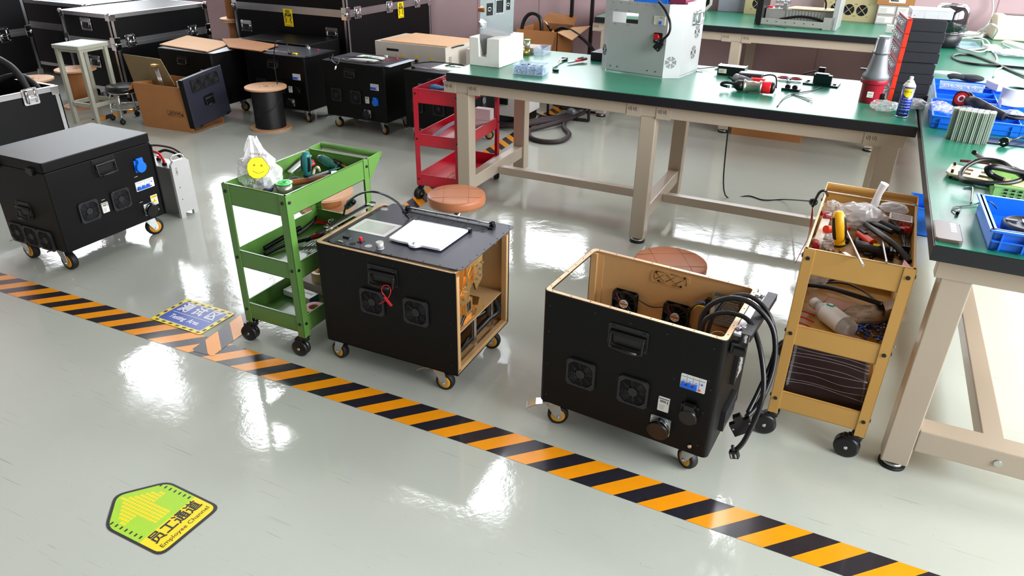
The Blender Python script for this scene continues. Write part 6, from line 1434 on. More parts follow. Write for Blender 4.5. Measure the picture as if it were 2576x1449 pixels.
# industrial plug
ip2 = thing('industrial_plug', 'large red and grey industrial plug standing on end on the middle bench', 'plug', (B(2186, 258).x, B(2186, 258).y+.015, Z)); m = MB(DRED); m.lathe([(.050, 0), (.050, .09), (.062, .094), (.062, .112), (.055, .116)], n=32); m.build('red_shell', ip2, bevel=.001)
m = MB(GREYP); m.lathe([(.060, .112), (.060, .13), (.050, .145), (.042, .18), (.034, .22), (.031, .235)], n=32); m.build('grey_body', ip2); m = MB(mat('clear_grey_cap', '#6f7478', .2)); n = 32; rs = []
for z, r_ in ((.233, .038), (.24, .038), (.245, .034), (.30, .031), (.312, .024)): rs.append([((r_+(.0025 if i % 4 == 0 else 0))*math.cos(i*2*PI/n), (r_+(.0025 if i % 4 == 0 else 0))*math.sin(i*2*PI/n), z) for i in range(n)])
m.rings(rs); m.build('ribbed_cap', ip2); m = MB(WHITEP); m.box(-.014, .014, -.001, .0, -.014, .014); m.use(INK).box(-.01, .008, -.0014, -.001, .002, .004).box(-.01, .01, -.0014, -.001, -.008, -.007).build('printed_label', ip2, T(-.004, -.0505, .045)); MB(BLACKP).box(.045, .062, -.03, .0, .02, .05).box(-.075, -.045, .0, .02, .150, .156).build('catch', ip2, bevel=.002)
# spray can
can = thing('spray_can', 'blue and yellow lubricant spray can standing at the right end of the middle bench', 'spray can', (B(2266, 296).x+.002, B(2266, 296).y+.02, Z)); BLUC = mat('deep_blue_can', '#1a2f94', .25, coat=.4)
m = MB(CHROME); m.lathe([(.0255, 0), (.027, .003), (.0262, .006)], n=30); m.build('bottom_rim', can); m = MB(BLUC); m.lathe([(.0262, .006), (.0262, .138)], n=36); m.build('can_body', can)
m = MB(WHITEP); m.lathe([(.0268, .138), (.0268, .141), (.024, .147), (.018, .155), (.016, .158)], n=30); m.lathe([(.0165, .158), (.013, .164), (.008, .165), (.008, .18), (.0065, .182)], n=18); m.build('nozzle', can)
vdc = math.atan2((EYE.y-can.location.y), (EYE.x-can.location.x))+PI/2+.1
def curved(mb, pts_fn, rad, M): pass
m = MB(YELD); rs = []
def oncan(u, v, r=.02655): a = -PI/2 + u/r; return (r*math.cos(a), r*math.sin(a), v)
K_ = 14; pts = [oncan(-.02+.04*i/K_, .132) for i in range(K_+1)]; low = [oncan(-.02+.04*i/K_, .107-.014*math.sin(PI*i/K_)) for i in range(K_+1)]
m.add(pts+low, [(i, K_+1+i, K_+2+i, i+1) for i in range(K_)]); m.build('yellow_shield', can, RZ(vdc))
tmb = MB(INK); tmb.text('WD-40', .0155, Matrix(), w=.037)
for i, (x, y, z) in enumerate(tmb.v): tmb.v[i] = oncan(x, .117+y, .0268+z*.5)
tmb.mats = [mat('navy_print', '#1a2470', .4)]; tmb.build('brand_lettering', can, RZ(vdc))
tmb = MB(TEXTW)
for k, t_ in enumerate(('• Stops Squeaks', '• Drives Out Moisture', '• Cleans and Protects', '• Loosens Rusted Parts', '• Frees Sticky Mechanisms')): tmb.text(t_, .0055, T(0, .088-k*.0125, 0)); tmb.box(-.013, .013, .0815-k*.0125, .0828-k*.0125, 0, .0002)
tmb.text('NET VOL. 200ml', .005, T(0, .020, 0))
for i, (x, y, z) in enumerate(tmb.v): tmb.v[i] = oncan(x, y, .0266+z)
tmb.build('small_print', can, RZ(vdc)); MB(WHITEP).box(0, .0004, 0, .008, .10, .118) if 0 else None
for k, (px, py, sx2, lb) in enumerate(((2225, 268, .06, 'clear crinkled bag of screws behind the spray can'), (2300, 262, .05, 'clear bag with pinkish contents right of the spray can'))):
    q = at(px, py, ZB+.02); one(bag_mb((q.x, q.y, ZB+.023), sx2, .05, .024, 50+k, CLEAR, .5), 'plastic_bag', lb, 'bag')
# drawer cabinet across the two benches
dc = thing('drawer_cabinet', 'tall black parts cabinet with red front frames and white drawers beside the plug', 'parts cabinet', (.158, 4.04, Z), .11)
WC, DC = .175, .33
Hc = [0, .055, .11, .165, .205, .265, .345, .39]; REDF = mat('red_frame', '#dd3318', .35)
for u in range(2):
    z0 = u*.195
    m = MB(DARKP); 
    for k in range(4): m.box(.02, WC-.004*(k % 2), .002*(k % 2), DC-.002*(k % 2), z0+k*.0475, z0+(k+1)*.0475-.002)
    m.box(.02, WC-.01, .006, DC-.006, z0, z0+.193); m.build('cabinet_body', dc, bevel=.002)
    m = MB(REDF); m.box(0, .02, 0, .012, z0, z0+.195); m.box(0, .02, DC-.012, DC, z0, z0+.195)
    for k in range(4): m.box(0, .02, 0, DC, z0+k*.0625-.001, z0+k*.0625+.006)
    m.box(.018, .021, .01, DC-.01, z0, z0+.19); m.build('red_frame', dc, bevel=.001)
    for k in range(3):
        for j in range(5): 
            d_ = MB(CLEARB); d_.box(-.006, .016, .014+j*.061, .070+j*.061, z0+.007+k*.0625, z0+.058+k*.0625); dd = d_.build('drawer', dc, bevel=.001); MB(WHITE).box(-.020, -.006, .032+j*.061, .052+j*.061, z0+.036+k*.0625, z0+.050+k*.0625).build('drawer_pull', dd, bevel=.002)
topz = .392
og = thing('organiser_box', 'clear three compartment organiser of black screws on top of the drawer cabinet', 'organiser', (.168, 4.07, ZB+topz), .11)
m = MB(mat('frosted_plastic', '#eceef0', .25, alpha=.55)); m.box(0, .175, 0, .12, 0, .003); m.box(0, .175, 0, .003, 0, .036); m.box(0, .175, .117, .12, 0, .036); m.box(0, .003, 0, .12, 0, .036); m.box(.172, .175, 0, .12, 0, .036); m.box(.058, .061, 0, .12, 0, .034); m.box(.116, .119, 0, .12, 0, .034); m.build('organiser_body', og); MB(MATS['frosted_plastic']).box(-.003, .178, -.003, .123, .036, .042).build('lid', og, bevel=.001)
rnd = random.Random(23); m = MB(BLACKP)
for k in range(260):
    x = rnd.choice((.006, .064, .122))+rnd.random()*.048; a = Vector((x, rnd.uniform(.006, .112), rnd.uniform(.005, .024))); an = rnd.uniform(0, 6.28); d_ = Vector((math.cos(an), math.sin(an), rnd.uniform(-.5, .5)))*.008; m.cyl(tuple(a), tuple(a+d_), .0022, n=5)
one(m, 'black_screws', 'heaps of small black screws inside the clear organiser', 'screws', kind='stuff', M=og.matrix_basis)
# ------------------------------------------------------------ far bench
ZF = .8625
def Fb(px, py, h=0): return at(px, py, ZF+h)
mc = thing('machine_chassis', 'open grey machine chassis with gold plate and ribbed block on the far bench', 'machine', (Fb(1903, 62).x, Fb(1903, 62).y, ZF), -.06)
LG = mat('warm_grey_sheet', '#a9a89f', .4, .3); m = MB(LG); m.box(.03, .50, 0, .004, .01, .055); m.box(.50, .58, .0, .004, 0, .09); m.box(.575, .58, .0, .2, 0, .10); m.box(.02, .56, .02, .32, 0, .01); m.build('base_frame', mc, bevel=.001)
m = MB(mat('ribbed_aluminium', '#bdbdb8', .35, .7)); m.box(.04, .55, .10, .24, .01, .12)
for k in range(14): m.box(.2+k*.024, .212+k*.024, .092, .10, .03, .118)
m.build('ribbed_block', mc); m = MB(mat('pale_gold_plate', '#dcc69a', .4, .4)); m.prism(rounded([(.2, .06), (.54, .06), (.56, .12), (.54, .24), (.24, .24)], .015, 3), .13, .137); m.use(mat('brown_slots', '#8d7a55', .5))
for k in range(4): m.box(.26+k*.07, .31+k*.07, .10, .125, .1371, .1376); m.box(.26+k*.07, .31+k*.07, .16, .19, .1371, .1376)
m.build('gold_plate', mc); m = MB(BLACKP); m.tube([(.16, .085, .045), (.3, .075, .075), (.42, .075, .07), (.5, .085, .045)], .009, n=8); m.build('black_belt', mc)
m = MB(BLACKP); m.box(-.02, .03, .0, .28, 0, .22); m.use(CHROME).box(-.025, -.018, .02, .05, .0, .2); m.build('side_column', mc, bevel=.003); m = MB(CHROME)
for k in range(6): m.box(.10+(k % 3)*.04, .13+(k % 3)*.04, .11, .15, .125+(k//3)*.035, .15+(k//3)*.035)
m.box(.17, .2, .08, .12, .12, .17); m.use(REDP).box(.05, .09, .08, .1, .125, .14); m.build('motor_mount', mc, bevel=.002); MB(BLACKP).tube([(.30, .2, .22), (.42, .18, .24), (.47, .16, .19), (.48, .15, .14)], .007, n=8).tube([(.42, .2, .26), (.53, .16, .24), (.56, .12, .14)], .008, n=8).build('black_cable', mc)
MB(SILV).box(.56, .60, .0, .30, 0, .24).build('right_panel', mc, bevel=.002); screws(mc, [(.08+k*.07, .035) for k in range(6)], face('front'), .004, DARKP)
cable('thin_cable', 'thin wire with white tip hanging from the machine chassis over the far bench', [Fb(1898, 50, .05), Fb(1903, 63, .01), Fb(1920, 68, .003), Fb(1955, 67, .003), Fb(1977, 71, .003)], .0025)
def gold_panel(label, x, y, rz, w, h, fans):
    g_ = thing('sheet_metal_part', label, 'panel', (x, y, ZF), rz); m = MB(mat('pale_gold_plate', '')); m.T = FRONT; m.prism(rrect(0, w, 0, h, .006), -.003, 0); m.tf(); m.build('panel_plate', g_)
    for x_ in fans:
        q = MB(DVOID); q.cyl((0, 0, 0), (0, 0, .001), .044, n=32); q.use(BLACKP)
        for r_ in (.012, .022, .032, .040): q.torus((0, 0, .001), r_, .0015, 30, 4)
        q.use(MATS['pale_gold_plate'])
        for a in (PI/4, -PI/4): q.tf(RZ(a)); q.box(-.044, .044, -.002, .002, .001, .003)
        q.tf(); q.use(OLIVE)
        for cx in (-.047, .047):
            for cy in (-.047, .047): q.cyl((cx, cy, 0), (cx, cy, .003), .004, n=8)
        q.build('fan_opening', g_, FRONT @ T(x_, .09, .0005))
    m = MB(MATS['pale_gold_plate']); m.box(0, w, .003, .10, 0, .004); m.build('panel_foot', g_)
gold_panel('gold sheet panel with three round fan openings at the right of the far bench', Fb(2066, 47).x, Fb(2066, 47).y, -.14, .42, .30, (.10, .205, .31))
gold_panel('gold sheet panel half hidden behind the machine chassis', Fb(1870, 34).x, Fb(1870, 34).y, -.05, .22, .30, (.11,))
wp = thing('machine_housing', 'white machine panel with a black window and knob at the back of the far bench', 'panel', (Fb(1765, 25).x-.05, 7.10, ZF), -.05); m = MB(WHITEP); m.T = FRONT; m.prism([(0, 0), (.10, 0), (.14, .05), (.14, .3), (0, .3)], -.02, 0); m.tf(); m.build('panel_plate', wp, bevel=.002); m = MB(BLACKP); m.T = FRONT; m.prism([(.045, .03), (.09, .03), (.12, .06), (.12, .2), (.045, .2)], 0, .002); m.tf(); m.build('black_window', wp); MB(CHROME).cyl((.075, -.002, .07), (.075, -.015, .07), .014, n=18).build('knob', wp)
box_thing('sheet_metal_part', 'plain grey panel leaning between the white and gold panels on the far bench', 'panel', Fb(1805, 27).x, 7.14, ZF, 0, .30, .02, .3, mat('blue_grey_sheet', '#9a9aa6', .35))
bx = [Fb(2200, 56), ]
for k in range(2):
    for j in range(2):
        c_ = thing('component_carton', ('lower', 'upper')[k] + (' left', ' right')[j] + ' grey labelled carton in the stack behind the gold fan panel', 'carton', (.03+j*.14, 6.98, ZF+k*.075)); MB(mat('grey_carton', '#b5aaa4', .6)).box(0, .135, 0, .1, 0, .073).build('carton_body', c_, bevel=.001)
        m = MB(WHITEP); m.box(.008, .125, -.001, 0, .012, .06); m.use(INK); [m.box(.012, .07, -.0014, -.001, .018+q*.007, .0195+q*.007) for q in range(5)]; m.build('printed_label', c_)
c_ = thing('carton', 'brown carton with a white label on top of the labelled cartons', 'carton', (.01, 6.97, ZF+.15)); MB(CARD).box(0, .28, 0, .2, 0, .16).build('carton_body', c_, bevel=.002); m = MB(WHITEP); m.box(.09, .21, -.001, 0, .02, .10); m.use(INK).box(.10, .16, -.0014, -.001, .03, .04).box(.17, .20, -.0014, -.001, .07, .09).build('printed_label', c_)
box_thing('small_white_box', 'small white box standing beside the drawer cabinet on the far bench', 'box', .12, 6.45, ZF, .1, .05, .05, .055, WHITEP)
box_thing('paper_stack', 'stack of white sheets at the left end of the far bench', 'paper', Fb(1530, 38).x, Fb(1530, 38).y, ZF, .1, .42, .30, .012, WHITE)
# black stand, carton with hose, cabinets and cables behind the middle bench
sd = thing('steel_stand', 'black steel pole stand standing behind the middle bench', 'stand', (-2.69, 6.97, 0)); m = MB(BLACKP)
m.box(0, .03, 0, .03, 0, 1.5); m.build('pole', sd); MB(BLACKP).box(.21, .24, 0, .03, 0, 1.5).build('pole', sd); MB(BLACKP).box(-.02, .26, -.02, .05, 0, .02).build('foot', sd); MB(BLACKP).box(-.06, .05, -.03, .06, 1.08, 1.12).build('clamp', sd, bevel=.004)
cb = thing('carton', 'open brown carton with folded flaps and a thick cable behind the middle bench', 'carton', (-3.02, 6.45, 0)); m = MB(CARD); ht = .66
m.box(0, .42, 0, .006, 0, ht); m.box(0, .42, .394, .40, 0, ht+.02); m.box(0, .006, 0, .4, 0, ht); m.box(.414, .42, 0, .4, 0, ht); m.box(0, .42, 0, .4, 0, .006); m.build('carton_wall', cb)
m = MB(CARDL); quad(m, Vector((.42, .0, ht)), Vector((.42, .4, ht)), Vector((.59, .42, ht+.02)), Vector((.56, .02, ht-.06))); m.build('carton_flap', cb); m = MB(CARD); quad(m, Vector((0, 0, ht)), Vector((.40, 0, ht)), Vector((.39, -.08, ht-.17)), Vector((.02, -.07, ht-.15))); m.build('carton_flap', cb); m = MB(CARD); quad(m, Vector((.42, .40, ht)), Vector((.05, .40, ht)), Vector((.1, .52, ht+.10)), Vector((.40, .55, ht+.08))); m.build('carton_flap', cb)
cable('thick_cable', 'thick black cable looping up out of the open carton behind the foam block', [(-3.0, 6.50, .45), (-2.98, 6.5, .70), (-2.9, 6.5, .80), (-2.80, 6.5, .76), (-2.78, 6.5, .55)], .018)
cable('thick_cable', 'thick black cable running from the open carton down to the floor', [(-2.72, 6.60, .62), (-2.62, 6.62, .68), (-2.45, 6.62, .62), (-2.28, 6.62, .48), (-2.14, 6.60, .25), (-2.05, 6.55, .03)], .016)
lg = root('cable_lug', 'black cable end with silver ring lug and yellow tape above the open carton', 'cable lug', along((-2.70, 6.58, .63), (-2.80, 6.56, .76))); MB(mat('orange_plug', '')).cyl((0, 0, 0), (.02, 0, 0), .018, n=12).build('yellow_tape', lg); MB(BLACKP).cyl((.02, 0, 0), (.09, 0, 0), .012, n=12).build('sleeve', lg); MB(CHROME).torus((.115, 0, 0), .014, .005, 16, 6).cyl((.09, 0, 0), (.1, 0, 0), .009, n=10).build('ring_lug', lg)
wcab = thing('white_cabinet', 'white equipment cabinet with yellow label standing behind the red cart', 'cabinet', (-3.02, 5.45, 0), 0); m = MB(mat('off_white_paint', '#cfccc8', .35)); m.box(0, .52, 0, .40, .10, .62); m.build('cabinet_body', wcab, bevel=.004); m = MB(YELD); m.box(.27, .33, -.002, 0, .26, .28); m.use(BLACKP).box(.22, .40, -.02, 0, .20, .25); m.build('connector_panel', wcab); MB(BLACKP).box(0.02, .5, .02, .38, .02, .10).build('plinth', wcab)
cable('blue_cable', 'short blue cable hanging from the connector of the white cabinet', [(-2.75, 5.42, .22), (-2.78, 5.38, .15), (-2.84, 5.34, .03)], .008, BLUED)
bf = thing('tube_frame', 'low black tube frame trolley behind the middle bench legs', 'trolley', (-2.46, 5.95, 0)); m = MB(BLACKP); m.tube([(0, 0, .35), (0, 0, .05), (.03, 0, .02), (.36, 0, .02), (.39, 0, .05), (.39, 0, .35)], .013, n=8, res=3); m.build('tube', bf); m = MB(BLACKP); m.tube([(0, .3, .35), (0, .3, .05), (.03, .3, .02), (.36, .3, .02), (.39, .3, .05), (.39, .3, .35)], .013, n=8, res=3); m.build('tube', bf); MB(DARKP).box(.03, .36, .02, .28, .10, .38).build('trolley_load', bf, bevel=.01)
wc2 = thing('white_cabinet', 'white equipment cabinet behind the left middle leg of the bench', 'cabinet', (-2.02, 6.30, 0)) if 0 else None
DBR = mat('dark_brown_rubber', '#33282a', .55)
cable('floor_cable', 'thick dark cable looping over the floor under the middle bench', [at(1452, 262, .10), at(1430, 290, .04), at(1418, 318, .02), at(1432, 338, .02), at(1412, 354, .02), at(1370, 356, .02), at(1335, 346, .02), at(1333, 328, .02), at(1368, 318, .03), at(1420, 303, .04), at(1470, 282, .03)], .02, DBR, n=10)
for k in range(3): cable('floor_cable', ('upper', 'middle', 'lower')[k]+' thick dark cable lying behind the left bench legs', [at(1255, 303+k*8, .02), at(1300, 307+k*5, .03+k*.01), at(1360, 300+k*4, .04), at(1420, 290+k*3, .04), at(1462, 268+k*3, .06)], .017, DBR, n=8)
cable('floor_cable', 'thinner dark cable crossing the striped tape under the bench', [at(1332, 240, .3), at(1330, 262, .1), at(1345, 282, .02), at(1368, 292, .02), at(1400, 296, .02)], .009, DBR)
ic = root('industrial_connector', 'grey industrial connector lying at the end of the thick floor cable', 'connector', along(at(1434, 285, .06), at(1470, 258, .10))); m = MB(mat('clear_grey_cap', '')); m.lathe([(.03, 0), (.045, .02), (.048, .09), (.04, .10)], n=20, axis='x'); m.build('ribbed_cap', ic); MB(GREYP).lathe([(.04, .10), (.05, .14), (.055, .26)], n=20, axis='x').build('connector_body', ic)
bxc = thing('carton', 'brown carton standing on the floor under the far bench', 'carton', (-.872, 6.19, 0), -.01); MB(CARD).box(0, .56, 0, .40, 0, .24).build('carton_body', bxc, bevel=.002)
# ------------------------------------------------------------ right bench
def Rb(px, py, h=0): return at(px, py, ZB+h)
ph = thing('smartphone', 'smartphone in a clear case lying on the near corner of the right bench', 'phone', (Rb(2346, 606).x+.004, Rb(2346, 606).y+.003, Z), .0)
m = MB(mat('clear_case', '#8a7764', .35, alpha=.5, spec=.3)); m.prism(rrect(0, .072, 0, .155, .012), 0, .009); m.build('phone_case', ph, bevel=.002); m = MB(mat('brown_reflection_glass', '#5e4a3e', .3, spec=.3)); m.prism(rrect(.003, .069, .003, .152, .010), .0088, .0098); m.build('screen', ph); m = MB(mat('screen_reflection_panel', '#7d6a5e', .08))
for k in range(4): m.box(.045, .06, .07+k*.02, .084+k*.02, .0098, .0099)
m.build('reflected_pane', ph)
pe = root('pen', 'short black pen with a lanyard loop lying on the right bench', 'pen', along(Rb(2408, 537, .006), Rb(2428, 503, .008))); MB(BLACKP).cyl((0, 0, 0), (.015, 0, 0), .005, n=10).cyl((.05, 0, 0), (.075, 0, 0), .0035, n=10).build('pen_end', pe); MB(CHROME).cyl((.015, 0, 0), (.05, 0, 0), .004, n=10).build('pen_clip', pe)
cable('lanyard', 'black lanyard cord looping from the pen to the blue tray', [Rb(2409, 534, .006), Rb(2396, 527, .004), Rb(2404, 520, .004), Rb(2440, 517, .004), Rb(2466, 510, .01), Rb(2490, 508, .055), Rb(2508, 525, .05)], .002, cat='lanyard', n=6)
cable('hex_key', 'bent hex key lying between the gold plate and the lanyard', [Rb(2425, 470, .004), Rb(2444, 471, .004), Rb(2447, 478, .004), Rb(2444, 510, .004)], .003, STEEL, 'hex key', 6)
gp = thing('gold_bracket', 'thick gold coloured bracket plate with slots under black hoses on the right bench', 'bracket', (Rb(2372, 448).x, Rb(2372, 448).y, Z+.012), -.22)
m = MB(mat('pale_gold_plate', '')); cutplate(m, .02, .24, 0, .13, [(.035, .075, .03, .055), (.035, .075, .08, .105), (.10, .16, .025, .055), (.10, .17, .08, .105), (.19, .225, .07, .11)], 0, .008); m.prism([(0, .03), (.02, 0), (.02, .13), (0, .13)], 0, .008); m.build('bracket_plate', gp, bevel=.001); cutpl = MB(mat('brown_slots', '')); cutpl.box(.025, .23, .01, .12, -.010, -.006); cutpl.build('lower_plate', gp); m = MB(BLACKP)
for x, y in ((.02, .02), (.012, .12), (.2, .01), (.22, .12)): m.cyl((x, y, -.012), (x, y, 0), .006, n=10); m.cyl((x, y, .008), (x, y, .02), .005, n=10)
m.build('standoff', gp)
bk = bin_('basket', 'light green perforated basket under the black hoses on the right bench', Rb(2492, 497).x, Rb(2492, 497).y, Z, -.05, .32, .20, .045, mat('light_green_plastic', '#9ccf7a', .35), cat='basket')
m = MB(DVOID)
for a in range(12):
    for c_ in range(3): m.box(.03+a*.02, .04+a*.02, -.0035, -.0028, .008+c_*.011, .014+c_*.011)
for a in range(12):
    for c_ in range(7): m.box(.03+a*.02, .04+a*.02, .02+c_*.02, .03+c_*.02, .003, .0035)
m.build('perforation', bk)
cable('black_hose', 'black hose coil looping over the gold bracket into the green basket', [Rb(2450, 383, .10), Rb(2480, 402, .06), Rb(2525, 415, .06), Rb(2580, 440, .06), Rb(2540, 460, .05), Rb(2440, 458, .04), Rb(2416, 445, .04), Rb(2430, 420, .06), Rb(2470, 402, .08), Rb(2520, 408, .08), Rb(2552, 430, .07), Rb(2585, 452, .06)], .008)
cable('black_hose', 'thick black hose bend lying in the green basket', [Rb(2595, 440, .07), Rb(2540, 428, .08), Rb(2500, 420, .09), Rb(2484, 425, .08), Rb(2495, 440, .06), Rb(2525, 455, .05)], .0105)
cable('black_wire', 'black and red lead with plug behind the gold bracket', [Rb(2415, 404, .01), Rb(2440, 406, .012), Rb(2470, 409, .012), Rb(2490, 412, .012)], .005, mat('dark_red_wire', '#5a1220', .4))
ext = thing('extrusion_bundle', 'bundle of aluminium extrusion pieces standing on end on the right bench', 'extrusions', (Rb(2382, 350).x, Rb(2382, 350).y, Z), .1)
rnd = random.Random(8); 
def extr():
    m = MB(mat('extrusion_aluminium', '#b9bcb4', .4, .6)); s2 = .0092; m.box(-s2, s2, -.002, .002, 0, .125); m.box(-.002, .002, -s2, s2, 0, .125)
    for a in (-1, 1):
        for c_ in (-1, 1): m.box(min(a*s2, a*.005), max(a*s2, a*.005), min(c_*s2, c_*.005), max(c_*s2, c_*.005), 0, .125)
    m.box(-.004, .004, -.004, .004, 0, .1245); return m
e0 = None
for i in range(7):
    for j in range(4):
        if (i, j) in ((0, 3), (1, 3), (0, 0), (6, 0)): continue
        M_ = T(i*.0205+j*.006, j*.0205-i*.007, .0) @ RZ(rnd.uniform(-.08, .08))
        if e0 is None: e0 = extr().build('extrusion_piece', ext, M_)
        else: inst(e0, ext, M_, 'extrusion_piece')
tag(ext, 'bundle of aluminium extrusion pieces standing on end on the right bench', 'extrusions')
def blue_bin(label, x, y, w, d, h, rz, comps): 
    b = bin_('blue_tray', label, x, y, Z, rz, w, d, h, BLUEP, t=.004, cat='tray', comps=comps)
    m = MB(BLUEP)
    for k in range(int(w/.09)): m.box(.03+k*.09, .034+k*.09, -.008, 0, .005, h-.012)
    m.box(0, w, -.007, 0, h*.45, h*.5); m.build('rib', b); return b
q = Rb(2335, 322); b1_ = blue_bin('front blue compartment tray with bags under the magnetic tool', q.x+.005, q.y+.01, .50, .36, .055, -.02, ((.004, .496, .11, .114), (.004, .496, .22, .224), (.16, .164, 0, .36), (.33, .334, 0, .36)))
q2 = Rb(2334, 240); blue_bin('rear blue compartment tray with a black glove on the right bench', q2.x+.01, q.y+.395, .52, .52, .055, -.02, ((.004, .516, .13, .134), (.004, .516, .26, .264), (.004, .516, .39, .394), (.26, .264, 0, .52)))
q = Rb(2500, 640); m3 = bin_('blue_tray', 'near blue tray holding a black round cap at the right edge', q.x-.012, q.y+.03, Z, .02, .28, .30, .062, BLUEP, t=.006, cat='tray')
m = MB(BLUEP)
for k in range(5): m.box(.02+k*.055, .024+k*.055, -.012, 0, .004, .055)
m.box(0, .28, -.011, 0, .028, .032); m.box(-.01, .29, -.014, 0, .056, .062); m.box(-.012, 0, -.01, .31, .056, .062); m.build('rib', m3)
bc_ = thing('round_device', 'black round device with a metal clip lying in the near blue tray', 'cap', (m3.location.x+.11, m3.location.y+.17, Z+.035)); MB(DARKP).lathe([(.066, -.024), (.068, -.006), (.064, 0), (.055, .002), (.053, .0), (.001, .0)], n=40).build('cap_body', bc_); m = MB(CHROME); m.box(-.018, .018, -.012, .014, .002, .006); m.cyl((0, 0, .006), (0, 0, .010), .009, n=14); m.build('metal_clip', bc_, bevel=.001); MB(mat('grey_edge_plastic', '#3a3a40', .4)).box(-.06, -.03, -.006, .006, .002, .005).build('tab', bc_)
cable('copper_tube', 'short copper coloured tube in the near blue tray', [(m3.location.x+.04, m3.location.y+.05, Z+.02), (m3.location.x+.10, m3.location.y+.06, Z+.025)], .009, mat('peach_tube', '#c9a08a', .4), 'tube')
one(bag_mb((m3.location.x+.17, m3.location.y+.05, Z+.03), .05, .035, .02, 71, BAGW, .4), 'plastic_bag', 'crumpled pale film in the near blue tray', 'film')
mt = root('magnetic_tool', 'black hand tool with a red and white round face lying on the blue tray', 'power tool', Matrix()); hp_ = Rb(2420, 250, .09); tipf = Vector((-.35, -.80, .35)).normalized()
MM = Matrix.Translation(hp_) @ tipf.to_track_quat('Z', 'Y').to_matrix().to_4x4()
m = MB(BLACKP); m.prism(rrect(-.038, .038, -.038, .038, .02), -.055, 0); m.build('tool_head', mt, MM, bevel=.006); m = MB(BLACKP); m.cyl((0, 0, 0), (0, 0, .012), .036, .034, n=30); m.use(REDP).cyl((0, 0, .012), (0, 0, .0135), .028, n=30); m.use(WHITEP).torus((0, 0, .0135), .0125, .0035, 24, 4); m.use(DRED).cyl((0, 0, .0135), (0, 0, .015), .007, n=16); m.build('round_face', mt, MM)
m = MB(DARKP); m.tube([hp_-tipf*.03, Rb(2448, 255, .095), Rb(2480, 272, .075), Rb(2510, 287, .065), Rb(2528, 295, .06)], lambda t: .017+.006*math.sin(t*3), n=14); m.build('grip', mt); m = MB(BLACKP); m.tube([Rb(2525, 293, .06), Rb(2550, 298, .06), Rb(2590, 300, .06)], .006, n=8); m.tube([Rb(2515, 286, .06), Rb(2550, 292, .06), Rb(2590, 296, .06)], .005, n=8); m.build('power_cable', mt)
lr = thing('label_roll', 'large white paper label roll standing on the blue trays', 'label roll', (Rb(2545, 262, .06).x, Rb(2545, 262, .06).y, Z+.058)); n = 40
m = MB(WHITE); m.frame([(.056*math.cos(i*2*PI/n), .056*math.sin(i*2*PI/n)) for i in range(n)], [(.037*math.cos(i*2*PI/n), .037*math.sin(i*2*PI/n)) for i in range(n)], 0, .075); m.build('paper_roll', lr, bevel=.001); MB(mat('dark_teal_core', '#1c5a52', .5)).lathe([(.0365, .001), (.0365, .074)], n=40, cap=False).build('roll_core', lr); MB(WHITE).box(-.056, -.055, -.10, 0, 0, .03).build('loose_end', lr)
pst = thing('power_strip', 'white power strip with many sockets behind the label roll', 'power strip', (Rb(2512, 240, .06).x, Rb(2512, 240, .06).y+.10, Z+.058), .35); m = MB(mat('cream_strip', '#e6d9cc', .4)); m.box(0, .17, 0, .12, 0, .035); m.build('strip_body', pst, bevel=.004); m = MB(GREYG)
for i in range(4):
    for j in range(3): m.box(.02+i*.038, .034+i*.038, .02+j*.033, .023+j*.033, .035, .0355)
m.build('socket', pst)
gv2 = thing('work_glove', 'dark grey knitted glove lying in the rear blue tray', 'glove', (Rb(2430, 205, .055).x, Rb(2430, 205, .055).y, Z+.055), .1); GK = mat('dark_grey_knit', '#26272b', .9, bump=.5, bscale=200); bag_mb((0.02, 0, .018), .06, .035, .018, 61, GK, .2).build('palm', gv2)
for k in range(4): MB(GK).tube([(-.02, -.02+k*.016, .02), (-.06, -.02+k*.017, .022), (-.085, -.015+k*.014, .016)], .0095, n=8).build('finger', gv2)
tn = bin_('parts_box', 'clear tray of hex nuts resting on the blue trays', Rb(2362, 222, .06).x, Rb(2362, 222, .06).y, Z+.058, -.06, .19, .06, .03, CLEARB)
rnd = random.Random(41); m = MB(ZINC)
for k in range(90): m.torus((rnd.uniform(.01, .18), rnd.uniform(.01, .05), rnd.uniform(.006, .018)), .0055, .0022, 6, 4, Euler((rnd.uniform(-.8, .8), rnd.uniform(-.8, .8), 0)).to_matrix().to_4x4())
one(m, 'hex_nuts', 'heap of zinc hex nuts in the clear tray on the blue trays', 'nuts', kind='stuff', M=tn.matrix_basis)
for k, (px, py, w_, lb) in enumerate(((2362, 268, .05, 'crinkled clear bag in the left of the front blue tray'), (2378, 278, .045, 'small clear bag of screws beside the magnetic tool'), (2432, 280, .05, 'clear bag under the handle of the magnetic tool'), (2540, 290, .06, 'clear bag below the white label roll'))): q = Rb(px, py, .05); one(bag_mb((q.x, q.y, Z+.05), w_, .045, .022, 80+k, CLEAR, .5), 'plastic_bag', lb, 'bag')
o = one(bag_mb((Rb(2380, 185, .06).x, Rb(2385, 185, .06).y, Z+.060), .075, .03, .012, 90, mat('film_sheet', '#e8eef8', .2, alpha=.6), .15), 'film_pouch', 'pale translucent pouch lying across the rear blue tray', 'pouch')
one(MB(mat('navy_mat', '#15254a', .5)).prism(rrect(0, .16, 0, .09, .012), 0, .004), 'navy_pad', 'dark blue pad lying in front of the blue trays', 'pad', M=T(Rb(2480, 360).x, Rb(2480, 360).y, Z))
